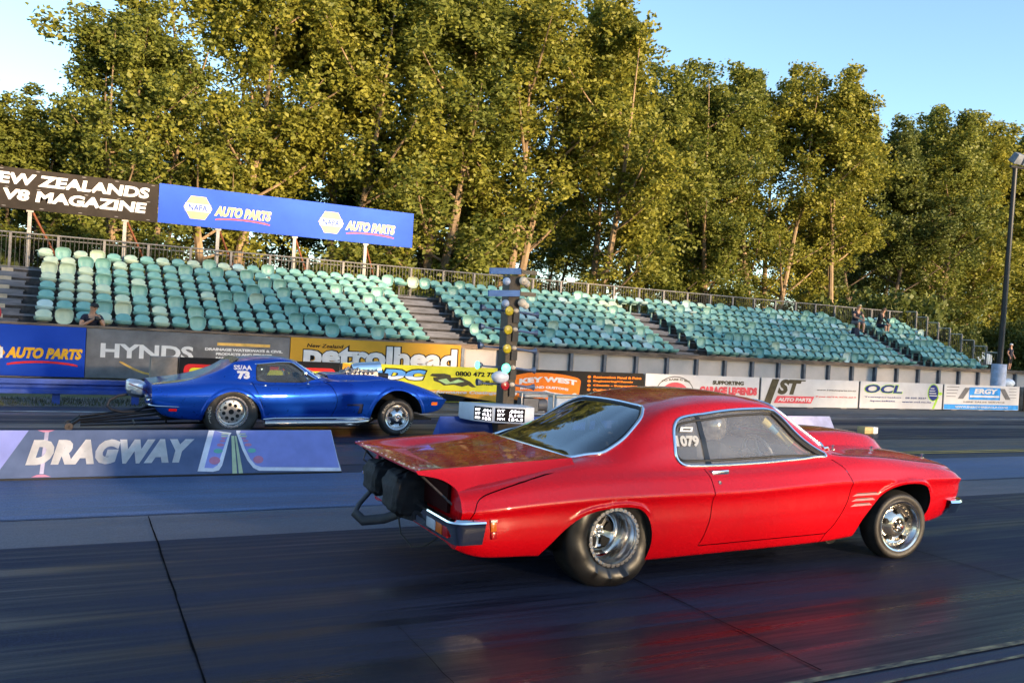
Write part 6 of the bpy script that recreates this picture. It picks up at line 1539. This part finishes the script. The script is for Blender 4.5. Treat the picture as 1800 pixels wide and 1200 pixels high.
# intake
b = MB(); b.bx(1.80, 2.32, -.16, .16, .86, .93); b.bx(1.9, 2.3, -.12, .12, .93, .955)
for k in range(6):
    for sg in (-1, 1): b.tube([(1.88+.07*k, sg*.17, .89), (1.87+.07*k, sg*.21, .93), (1.88+.07*k, sg*.16, .965)], .009, 6)
b.tube([(1.72, -.1, .88), (1.80, -.12, .915)], .05, 10); b.build('supercharger', mat('engine_grey', (.28, .27, .26), .3, .8, var=.3, scale=20), blu)
b = MB(); yz = [(-.15, 0), (-.15, .03), (-.12, .10), (-.06, .135), (.06, .135), (.12, .10), (.15, .03), (.15, 0)]
S0 = [(1.93, .55, .96), (2.05, .8, .955), (2.3, 1.0, .95), (2.38, 1.05, .955)]; vs = [(x, y_*k_, z0_+z_*k_) for x, k_, z0_ in S0 for y_, z_ in yz]
b.add(vs, [(i*8+j, (i+1)*8+j, (i+1)*8+j+1, i*8+j+1) for i in range(3) for j in range(7)]+[tuple(range(8)), tuple(range(24, 32))[::-1]]+[(i*8, (i+1)*8, (i+1)*8+7, i*8+7) for i in range(3)], 0); hat = b.build('intake_hat', M_chrome, blu, bevel=.008)
b = MB(); b.tube([(1.80, -.19, .905), (2.30, -.19, .945)], .012, 6); b.tube([(1.84, -.2, .88), (1.92, -.2, .96), (2.0, -.15, .99)], .01, 6); b.tube([(1.80, -.12, .93), (1.86, -.12, .99)], .022, 8); b.build('fuel_rail', M_steel, blu)
b = MB(); b.tube([(2.36, -.05, .88), (2.44, -.05, .87), (2.52, -.05, .86)], [.035, .045, .05], 10); b.build('breather', M_black, blu)
# side pipes
b = MB()
for sg in (-1, 1):
    b.tube([(.46, sg*.845, .185), (.52, sg*.845, .188), (1.62, sg*.845, .200)], .052, 14, cap=False); b.tube([(1.55, sg*.85, .20), (1.80, sg*.84, .205), (1.98, sg*.80, .225), (2.06, sg*.70, .25)], [.05, .04, .035, .035], 12); b.tube([(1.5, sg*.83, .225), (1.75, sg*.82, .245), (1.95, sg*.78, .26)], .032, 10)
    b.tube([(1.5, sg*.86, .18), (1.7, sg*.86, .175), (1.85, sg*.82, .18)], .03, 10)
b.build('side_pipe', mat('brushed_pipe', (.62, .56, .50), .24, .95, var=.1, scale=12, stretch=(.2, 1, 1)), blu, split='y')
b = MB()
for sg in (-1, 1): b.tube([(.44, sg*.83, .245), (.6, sg*.835, .262), (1.9, sg*.835, .275), (2.0, sg*.82, .262)], .009, 6); b.lathe([(.0001, 0), (.045, .001)], (.462, sg*.845, .185), 'X', 14)
b.build('pipe_trim', M_trim, blu, split='y')
# lamps, bumpers, mirror, numbers
def side_decal(sh, x0, x1, z0, z1, name, mt, parent, va, vb, off=.003):
    for sg in (-1, 1):
        V_ = []
        for x in np.linspace(x0, x1, 5):
            for z in np.linspace(z0, z1, 3): p = sh.loop3(sh.from_side([(x, z), (x+.001, z)], va, vb), off, .5, False, sg)[0]; V_.append(tuple(p))
        b = MB(); b.add(V_, [(i*3+j, (i+1)*3+j, (i+1)*3+j+1, i*3+j+1) for i in range(4) for j in range(2)]); b.build(name, mt, parent)
side_decal(bs, 3.00, 3.11, .475, .525, 'side_marker', mat('orange_marker', (.85, .16, .01), .3, var=.05), blu, 8, 11, .006)
side_decal(bs, -.82, -.72, .35, .385, 'side_marker', mat('red_marker', (.75, .01, .01), .3, var=.05), blu, 8, 11, .006)
b = MB()
for sg in (-1, 1): b.tube([(-1.08, sg*.62, .43), (-1.06, sg*.80, .425), (-.98, sg*.865, .42), (-.70, sg*.895, .415)], [.02, .022, .02, .008], 8, flat=.7); b.tube([(-1.07, sg*.3, .52), (-1.07, sg*.6, .50)], .03, 8)
b.build('rear_bumper', M_chrome, blu)
b = MB(); b.tube([(3.20, -.60, .60), (3.32, -.45, .575), (3.34, 0, .565), (3.32, .45, .575), (3.20, .60, .60)], .018, 8); b.build('front_bumper', M_chrome, blu)
for sg in (-1, 1):
    b = MB(); b.sphere((3.13, sg*.50, .615), .075, 14, 8, sc_=(1.5, 1, .45)); b.build('headlight', mat('smoky_headlamp', (.35, .42, .45), .08, .4), blu)
    b = MB(); b.tube([(1.06, sg*.80, .76), (1.04, sg*.82, .83), (1.02, sg*.83, .86)], .010, 8); b.box((1.00, sg*.83, .90), (.05, .10, .075)); b.lathe([(.035, 0), (.0001, .012)], (1.07, sg*.79, .755), 'Z', 10); b.build('door_mirror', M_chrome, blu, bevel=.006)
    b = MB(); p = sidepoint(bs, .45, .715); b.lathe([(.0001, -.008), (.014, -.005), (.015, .004)], (.455, sg*(abs(p[1])+.001), .715), 'Y', 12, sgn=-sg); b.build('door_lock', M_trim, blu)
b = MB(); text(b, 'SS/AA', .035, .285, .925, .99, 0, bold=.03, depth=0, f=glass_map(bs, .004, 3, 6)); text(b, '73', .075, .25, .80, .913, 0, bold=.075, depth=0, f=glass_map(bs, .004, 3, 6)); b.build('race_number', MATS['decal_white'], blu, recalc=False)
def wsm(x, y, z):   # windscreen lettering: x runs down the glass, z across it
    v = bs.w2v(bs.from_top([(x, abs(z))], 3)[0][1]); p = bs.P(np.array([x]), np.array([v]))[0]+bs.N(np.array([x]), np.array([v]))[0]*.003; return (p[0], math.copysign(p[1], z), p[2])
b = MB(); text(b, '73', 1.16, 1.29, -.60, -.42, 0, bold=.05, depth=0, f=wsm); text(b, 'SS', 1.08, 1.15, -.56, -.45, 0, bold=.03, depth=0, f=wsm); b.build('windscreen_number', MATS['decal_white'], blu, recalc=False)
wheel(blu, 0, -.86, .345, .375, .34, .205, 0, -1, 'slickblue', squash=.3); wheel(blu, 0, .86, .345, .375, .34, .205, 0, 1, 'slickblue', squash=.3)
wheel(blu, 2.44, -.855, .285, .285, .15, .185, 0, -1, 'starblue'); wheel(blu, 2.44, .855, .285, .285, .15, .185, 0, 1, 'starblue')
# tyre lettering
M_tl = mat('tyre_letter_tan', (.34, .30, .24), .7, var=.3, scale=20)
def tyre_text(s, cx, cy, cz, r, a0, a1, h, parent, flip=False):
    vs, fs = text_geo(s, .03, 0, 0.0); a, c = vs.min(0), vs.max(0); out = []
    for p in vs:
        u = (p[0]-a[0])/(c[0]-a[0]); w_ = (p[1]-a[1])/(c[1]-a[1]); t = a0+(a1-a0)*u; rr = r+h*(w_-.5); out.append((cx+rr*math.cos(t), cy, cz+rr*math.sin(t)))
    b = MB(); b.add(out, fs); return b.build('tyre_lettering', M_tl, parent, recalc=False)
tyre_text('RACING', 2.44, -.864, .285, .238, R(165), R(105), .04, blu); tyre_text('FRONT', 2.44, -.864, .285, .238, R(-75), R(-15), .04, blu)
tyre_text('DRAG SLICK', 0, -.870, .345, .30, R(75), R(10), .045, blu); tyre_text('RACING', 0, -.870, .345, .30, R(235), R(165), .045, blu)
# cabin
b = MB(); b.bx(.2, 1.5, -.72, .72, .27, .30); b.bx(1.42, 1.46, -.66, .66, .3, .78); b.bx(.12, .2, -.6, .6, .28, .9)
b.build('cabin_floor', M_int, blu); seat_mesh(.55, .30, MATS['black_seat'], blu, z0=.26); seat_mesh(.55, -.34, MATS['black_seat'], blu, 'passenger_seat', z0=.22)
swheel(1.02, .30, .74, .15, -22, blu, M_blackg)
b = MB(); b.box((1.30, 0, .76), (.2, 1.2, .08)); b.build('dashboard', M_int, blu)
b = MB()
for sg in (-1, 1): b.tube([(.30, sg*.52, .3), (.32, sg*.46, .99), (.82, sg*.46, 1.02), (1.16, sg*.58, .80)], .018, 8)
b.tube([(.32, -.46, .99), (.32, .46, .99)], .018, 8); b.tube([(.82, -.46, 1.02), (.82, .46, 1.02)], .018, 8); b.build('roll_cage', mat('cage_grey', (.16, .18, .2), .4), blu)
b = MB(); b.box((.93, .02, 1.0), (.03, .18, .07)); b.build('rear_view_mirror', M_black, blu, bevel=.006)
# chute, strap and wheelie bar
b = MB(); n, m = 16, 12; vs = []; rnd = random.Random(4)
for i in range(m+1):
    ph = -PI/2+PI*i/m
    for j in range(n):
        t = 2*PI*j/n; w_ = 1+rnd.uniform(-.06, .06); f = lambda q_, e=.7: math.copysign(abs(q_)**e, q_); vs.append((-1.19+.15*f(math.cos(ph))*f(math.cos(t))*w_, .0+.14*f(math.cos(ph))*f(math.sin(t))*w_, .585+.125*f(math.sin(ph), .8)*w_-.25*(.15*math.cos(ph)*math.cos(t))))
b.add(vs, [(i*n+j, i*n+(j+1) % n, (i+1)*n+(j+1) % n, (i+1)*n+j) for i in range(m) for j in range(n)]); ch = b.build('parachute_pack', mat('silver_foil', (.62, .66, .74), .28, .85, var=.1, bump=.4, scale=14), blu, sharp=20)
b = MB(); b.tube([(-1.30, -.15, .66), (-1.15, -.152, .60), (-1.08, -.15, .57), (-.99, -.14, .47)], .006, 6); b.build('tie_cord', mat('dark_red_cord', (.16, .01, .02), .5), ch)
b = MB(); b.tube([(-1.30, -.05, .50), (-1.42, -.06, .48), (-1.53, -.08, .42), (-1.56, -.1, .34), (-1.50, -.12, .29), (-1.36, -.13, .26), (-1.20, -.13, .27), (-1.06, -.12, .33), (-.95, -.1, .39)], .020, 8); b.build('tether_strap', M_strap, blu)
b = MB()
for sg in (-1, 1):
    b.tube([(-.86, sg*.30, .30), (-1.90, sg*.16, .155)], .017, 8); b.tube([(-.80, sg*.30, .26), (-1.88, sg*.16, .125)], .015, 8); b.tube([(-.3, sg*.28, .13), (-1.88, sg*.16, .075)], .014, 8); b.tube([(-.80, sg*.30, .12), (-.80, sg*.30, .40)], .014, 8)
    b.tube([(-1.88, sg*.16, .17), (-2.02, sg*.16, .06)], .022, 8)
b.tube([(-1.98, -.2, .075), (-1.98, .2, .075)], .016, 8); b.tube([(-1.2, -.26, .10), (-1.2, .26, .10)], .014, 8); wb = b.build('wheelie_bar', mat('wheelie_black', (.02, .018, .018), .35, .5), blu)
for sg in (-1, 1): b = MB(); b.lathe([(.012, -.02), (.05, -.02), (.055, -.012), (.055, .012), (.05, .02), (.012, .02)], (-2.02, sg*.19, .057), 'Y', 20); b.build('caster_wheel', mat('caster_brown', (.10, .07, .055), .5), wb)
# ------------------------------------------------------------------ people
def skin_mesh(name, verts, edges, rad, mats, matfn=None, sub=2, parent=None):
    me = bpy.data.meshes.new(name); me.from_pydata(verts, edges, []); o = bpy.data.objects.new(name, me); col.objects.link(o)
    md_ = o.modifiers.new('s', 'SKIN'); md_.use_smooth_shade = True
    s2 = o.modifiers.new('b', 'SUBSURF'); s2.levels = sub; s2.render_levels = sub
    sv = me.skin_vertices[0].data
    for i, r in enumerate(rad): sv[i].radius = (r, r) if not isinstance(r, tuple) else r
    sv[0].use_root = True
    dg = bpy.context.evaluated_depsgraph_get(); m2 = bpy.data.meshes.new_from_object(o.evaluated_get(dg)); bpy.data.objects.remove(o)
    m2.name = name; m2.materials.clear()
    for m_ in mats: m2.materials.append(m_)
    if matfn:
        for p in m2.polygons: p.material_index = matfn(p.center); p.use_smooth = True
    ob = bpy.data.objects.new(name, m2); col.objects.link(ob)
    if parent: ob.parent = parent
    return ob
def person(label, loc, rz, J, shirt, trousers, skin_=None, hat=None, hair=None, sleeves='short', group=None, shorts=False, helmet=None, scale=1., hands=True):
    """J: joint dict in metres: pelvis chest neck head, L/R shoulder elbow wrist, L/R hip knee ankle toe"""
    skin_ = skin_ or M_skin
    root = thing('person', label, 'person', loc, rz, group); root.scale = (scale,)*3
    V = []; E_ = []; Rr = []; tagz = []
    def a(p, r, t, par=None):
        V.append(p); Rr.append(r); tagz.append(t)
        if par is not None: E_.append((par, len(V)-1))
        return len(V)-1
    pv = a(J['pelvis'], .135, 2); md = a(tuple((np.array(J['pelvis'])+np.array(J['chest']))/2), .125, 1, pv); chs = a(J['chest'], .15, 1, md); nk = a(J['neck'], .062, 0, chs)
    hd = np.array(J['head']); up = hd-np.array(J['neck']); up = up/np.linalg.norm(up)
    h1 = a(tuple(hd-up*.05), .078, 0, nk); a(tuple(hd+up*.05), .086, 0, h1)
    for s in 'LR':
        sh = a(J[s+'sh'], .068, 1, chs); el = a(J[s+'el'], .048, 1 if sleeves == 'long' else 0, sh); wr = a(J[s+'wr'], .030, 1 if sleeves == 'long' else 0, el)
        d = np.array(J[s+'wr'])-np.array(J[s+'el']); d /= np.linalg.norm(d); a(tuple(np.array(J[s+'wr'])+d*.07), .034, 0, wr)
        hp = a(J[s+'hip'], .105, 2, pv); kn = a(J[s+'kn'], .068, 2, hp); an = a(J[s+'an'], .042, 0 if shorts else 2, kn); a(J[s+'toe'], .042, 3, an)
    A = np.array(V)
    seg = []
    for (i, j) in E_: seg.append((A[i], A[j], tagz[j], i, j))
    def mf(c):
        c = np.array(c[:]); best = 9; r_ = 1
        for (p, q_, t, i, j) in seg:
            ab = q_-p; u = float(np.clip((c-p)@ab/(ab@ab+1e-9), 0, 1)); d = np.linalg.norm(c-p-u*ab)-.5*(Rr[i]+(Rr[j]-Rr[i])*u)
            if d < best:
                best = d; r_ = t
                if t == 0 and j in (chs+1,) : r_ = 0 if u > .35 else 1
                if sleeves == 'short' and tagz[i] == 1 and tagz[j] == 0 and i != chs: r_ = 1 if u < .45 else 0
        return {0: 0, 1: 1, 2: 2, 3: 3}[r_]
    body_ = skin_mesh('body', V, E_, Rr, [skin_, shirt, trousers, M_black], mf, 2, root)
    # face: nose, eyes, ears on the head
    fwv = np.array(J.get('face', (0, -1, 0)), float); fwv /= np.linalg.norm(fwv); rt_ = np.cross(fwv, up)
    b = MB(); c = hd+fwv*.092
    b.tube([tuple(c+up*.018), tuple(c+fwv*.022-up*.012), tuple(c-up*.018)], [.009, .015, .010], 8)
    for sgn in (-1, 1): e_ = hd+rt_*sgn*.088; b.sphere(tuple(e_), .026, 8, 6, sc_=(.6, .6, 1.1))
    b.build('face_features', skin_, root)
    b = MB()
    for sgn in (-1, 1): b.sphere(tuple(hd+fwv*.082+rt_*sgn*.032+up*.025), .012, 8, 6)
    b.tube([tuple(hd+fwv*.090-up*.045-rt_*.022), tuple(hd+fwv*.094-up*.047), tuple(hd+fwv*.090-up*.045+rt_*.022)], .005, 6); b.build('eyes_and_mouth', mat('dark_feature', (.05, .02, .018), .4), root)
    # hands: five fingers each
    if hands:
        for s in 'LR':
            w_ = np.array(J[s+'wr']); d = w_-np.array(J[s+'el']); d /= np.linalg.norm(d); gr = np.array(J.get(s+'palm', (0, 0, -1)), float); gr -= d*(gr@d); gr /= np.linalg.norm(gr); sd_ = np.cross(d, gr)
            b = MB(); kn_ = w_+d*.10
            for k, (o_, L_) in enumerate(((-.030, .060), (-.010, .072), (.010, .068), (.029, .054))):
                p0 = kn_+sd_*o_; p1 = p0+d*L_*.45+gr*L_*.15; p2 = p1+d*L_*.25+gr*L_*.42; p3 = p2-d*L_*.05+gr*L_*.32; b.tube([tuple(p0-d*.02), tuple(p1), tuple(p2), tuple(p3)], [.011, .010, .009, .007], 7)
            p0 = w_+d*.04+sd_*(-.032); b.tube([tuple(p0), tuple(p0-sd_*.022+d*.03+gr*.02), tuple(p0-sd_*.018+d*.055+gr*.04)], [.013, .011, .009], 7); b.build('fingers', skin_, root)
    if hat:
        b = MB(); n = 18; vs = []
        for i in range(7):
            ph = PI/2*i/6
            for j in range(n): t = 2*PI*j/n; vs.append(tuple(hd+up*(.035+.095*math.sin(ph))+(fwv*math.cos(t)+rt_*math.sin(t))*.108*math.cos(ph)))
        b.add(vs, [(i*n+j, i*n+(j+1) % n, (i+1)*n+(j+1) % n, (i+1)*n+j) for i in range(6) for j in range(n)], 0, True)
        br_ = [tuple(hd+up*.038+fwv*(.09+.085*math.cos(t))+rt_*.085*math.sin(t)) for t in np.linspace(-PI/2, PI/2, 12)]; b.add(br_+[tuple(np.array(p)-up*.008) for p in br_], [tuple(range(12)), tuple(range(12, 24))[::-1]]+[(i, i+1, 13+i, 12+i) for i in range(11)])
        b.build('cap', hat, root)
    elif hair:
        b = MB(); n = 18; vs = []
        for i in range(8):
            ph = -.35+(PI/2+.35)*i/7
            for j in range(n): t = 2*PI*j/n; f_ = 1.0 if math.cos(t) < .3 else .93; vs.append(tuple(hd+up*(.03+.10*math.sin(ph))-fwv*.014+(fwv*math.cos(t)*f_+rt_*math.sin(t))*.100*math.cos(ph)))
        b.add(vs, [(i*n+j, i*n+(j+1) % n, (i+1)*n+(j+1) % n, (i+1)*n+j) for i in range(7) for j in range(n)], 0, True); b.build('hair', hair, root)
    if helmet:
        b = MB(); b.sphere(tuple(hd+up*.015), .152, 22, 14, sc_=(1.06, .95, 1.05)); b.build('helmet', helmet, root)
        b = MB(); vs = []
        for i in range(5):
            for j in range(13): t = R(-65+130*j/12); e = R(-14+34*i/4); vs.append(tuple(hd+up*(.015+.158*math.sin(e))+(fwv*math.cos(t)+rt_*math.sin(t))*.163*math.cos(e)))
        b.add(vs, [(i*13+j, i*13+j+1, (i+1)*13+j+1, (i+1)*13+j) for i in range(4) for j in range(12)], 0, True); b.build('visor', mat('visor_dark', (.03, .03, .04), .06), root)
    return root
def seated(face=(0, -1, 0), hands_fwd=.45, handz=.98, lean=0., armw=.16):
    # seated facing local -y, seat top .45, feet on z 0
    return dict(pelvis=(0, 0, .52), chest=(0, -.04-lean, .88), neck=(0, -.06-lean*1.2, 1.08), head=(0, -.09-lean*1.4, 1.21), face=face,
                Lsh=(-.19, -.04-lean, 1.0), Rsh=(.19, -.04-lean, 1.0), Lel=(-.25, -.16-lean, .76), Rel=(.25, -.16-lean, .76), Lwr=(-armw, -hands_fwd+.06-lean, handz-.12), Rwr=(armw, -hands_fwd+.06-lean, handz-.12),
                Lhip=(-.10, -.02, .50), Rhip=(.10, -.02, .50), Lkn=(-.13, -.44, .52), Rkn=(.13, -.44, .52), Lan=(-.13, -.42, .08), Ran=(.13, -.42, .08), Ltoe=(-.14, -.56, .03), Rtoe=(.14, -.56, .03))
cl_navy = mat('cloth_navy', (.012, .014, .035), .8, var=.2, scale=10); cl_black = mat('cloth_black', (.012, .011, .012), .8, var=.2, scale=10); cl_red = mat('cloth_red', (.55, .02, .03), .8, var=.1); cl_orange = mat('cloth_orange', (.70, .10, .02), .8, var=.1)
cl_grey = mat('cloth_grey', (.2, .2, .22), .8); cl_cap = mat('cap_black', (.012, .010, .012), .7); cl_capw = mat('cap_white', (.6, .62, .66), .7); hair_b = mat('hair_brown', (.12, .07, .035), .6, var=.2, scale=30)
J = seated((.5, -1, -.1), .40, .96, .14, .07); J['Lel'] = (-.24, -.26, .74); J['Rel'] = (.26, -.30, .76); J['Lwr'] = (.04, -.46, .92); J['Rwr'] = (.16, -.50, .93); J['Lpalm'] = (.6, 0, .4); J['Rpalm'] = (-.6, 0, .4); J['head'] = (.03, -.27, 1.20)
person('seated person in black cap and navy shirt aiming a camera from the front row', (.34, 23.58, .50), 0, J, cl_navy, cl_orange, hat=cl_cap)
b = MB(); b.box((.46, 23.02, 1.45), (.14, .09, .10)); b.lathe([(.035, -.0), (.038, .08), (.03, .085), (.0001, .08)], (.46, 22.98, 1.45), 'Y', 16, sgn=-1); o = b.build('camera', M_blackg, bevel=.01); tag(o, 'small black camera held up by the seated spectator in the black cap', 'camera')
J = seated((1, -.6, 0)); J['Rwr'] = (.05, -.36, .70); J['Lwr'] = (-.05, -.36, .70)
person('person in a red shirt at the left edge, mostly out of frame', (-1.86, 23.55, .62), 0, J, cl_red, cl_black, hair=hair_b, sleeves='long')
J = seated((-.2, -1, 0), .42, .80, .10, .10)
person('seated spectator in navy shirt and pale cap on an upper tier by the far aisle', (31.1, Y0+RUN*6+.1, T0+RISE*6+.03), R(-8), J, cl_navy, cl_grey, hat=mat('cap_khaki', (.42, .36, .22), .7), shorts=True)
J = seated((.6, -1, 0), .40, .74, .12, .12)
person('seated spectator in black beside the far aisle, right of the one in navy', (32.35, Y0+RUN*6-.1, T0+RISE*6-.03), R(15), J, cl_black, cl_navy, hair=hair_b, shorts=True, sleeves='long')
b = MB(); b.box((29.7, Y0+RUN*4, T0+RISE*4+.62), (.34, .22, .30), taper=.8); b.box((29.7, Y0+RUN*4-.05, T0+RISE*4+.46), (.9, .2, .05)); o = b.build('backpack', cl_navy, bevel=.03); tag(o, 'dark backpack left on a seat below the seated spectators', 'bag')
st_ = dict(pelvis=(0, 0, .96), chest=(0, 0, 1.32), neck=(0, 0, 1.52), head=(0, -.02, 1.65), face=(-1, -.5, 0), Lsh=(-.19, 0, 1.43), Rsh=(.19, 0, 1.43), Lel=(-.25, .03, 1.14), Rel=(.25, .03, 1.14), Lwr=(-.22, -.12, .92), Rwr=(.20, -.14, .95),
      Lhip=(-.10, 0, .93), Rhip=(.10, 0, .93), Lkn=(-.11, -.02, .50), Rkn=(.12, .03, .50), Lan=(-.12, .02, .08), Ran=(.14, .08, .08), Ltoe=(-.13, -.11, .03), Rtoe=(.15, -.05, .03))
person('standing person in dark clothes and white cap right of the light mast', (51.2, 33, 1.05), 0, st_, cl_navy, cl_black, hat=cl_capw, shorts=True, scale=.96)
# drivers
jd = dict(pelvis=(0, 0, .42), chest=(0, .06, .74), neck=(0, .05, .90), head=(0, .03, .995), face=(0, -1, 0), Lsh=(-.18, .04, .84), Rsh=(.18, .04, .84), Lel=(-.22, -.24, .68), Rel=(.22, -.24, .68), Lwr=(-.13, -.46, .76), Rwr=(.13, -.46, .76),
      Lhip=(-.09, -.04, .40), Rhip=(.09, -.04, .40), Lkn=(-.11, -.45, .50), Rkn=(.11, -.45, .50), Lan=(-.11, -.80, .34), Ran=(.11, -.80, .34), Ltoe=(-.11, -.88, .42), Rtoe=(.11, -.88, .42))
person('driver in black race suit and silver helmet at the wheel of the red car', (RX+1.22, RY-.34, .03), R(90), jd, cl_black, cl_black, sleeves='long', helmet=mat('helmet_silver', (.55, .52, .48), .12, .7, var=.4, scale=18))
person('driver in dark race suit and patterned helmet inside the blue car', (BX+.58, BY+.28, -.12), R(90), jd, cl_grey, cl_black, sleeves='long', helmet=mat('helmet_blue', (.25, .35, .40), .12, .5, var=.5, scale=14, c2=(.03, .03, .03)))
# parked white car beyond the mast
pc = thing('parked_car', 'white parked car half hidden beyond the stand wall right of the mast', 'car', (47.5, 34, 1.05))
P_w = paint('white_car_paint', (.7, .7, .7), .35)
b = MB(); b.prism(rounded([(-2.2, .35), (-2.2, .85), (-1.9, 1.0), (-1.2, 1.05), (-.6, 1.42), (.7, 1.42), (1.2, 1.05), (2.1, .95), (2.2, .6), (2.2, .35)], .1, 4), -.85, .85); b.build('body', P_w, pc, bevel=.04)
b = MB(); b.prism([(-1.05, 1.05), (-.55, 1.36), (.65, 1.36), (1.05, 1.05)], -.862, .862); b.build('window', M_blackg, pc)
for x in (-1.35, 1.35):
    for sg in (-1, 1): b = MB(); b.lathe([(.0001, -.01), (.2, -.01), (.32, .0), (.33, .03), (.33, .2)], (x, sg*.86, .33), 'Y', 20, sgn=-sg); b.build('wheel', M_rub, pc)
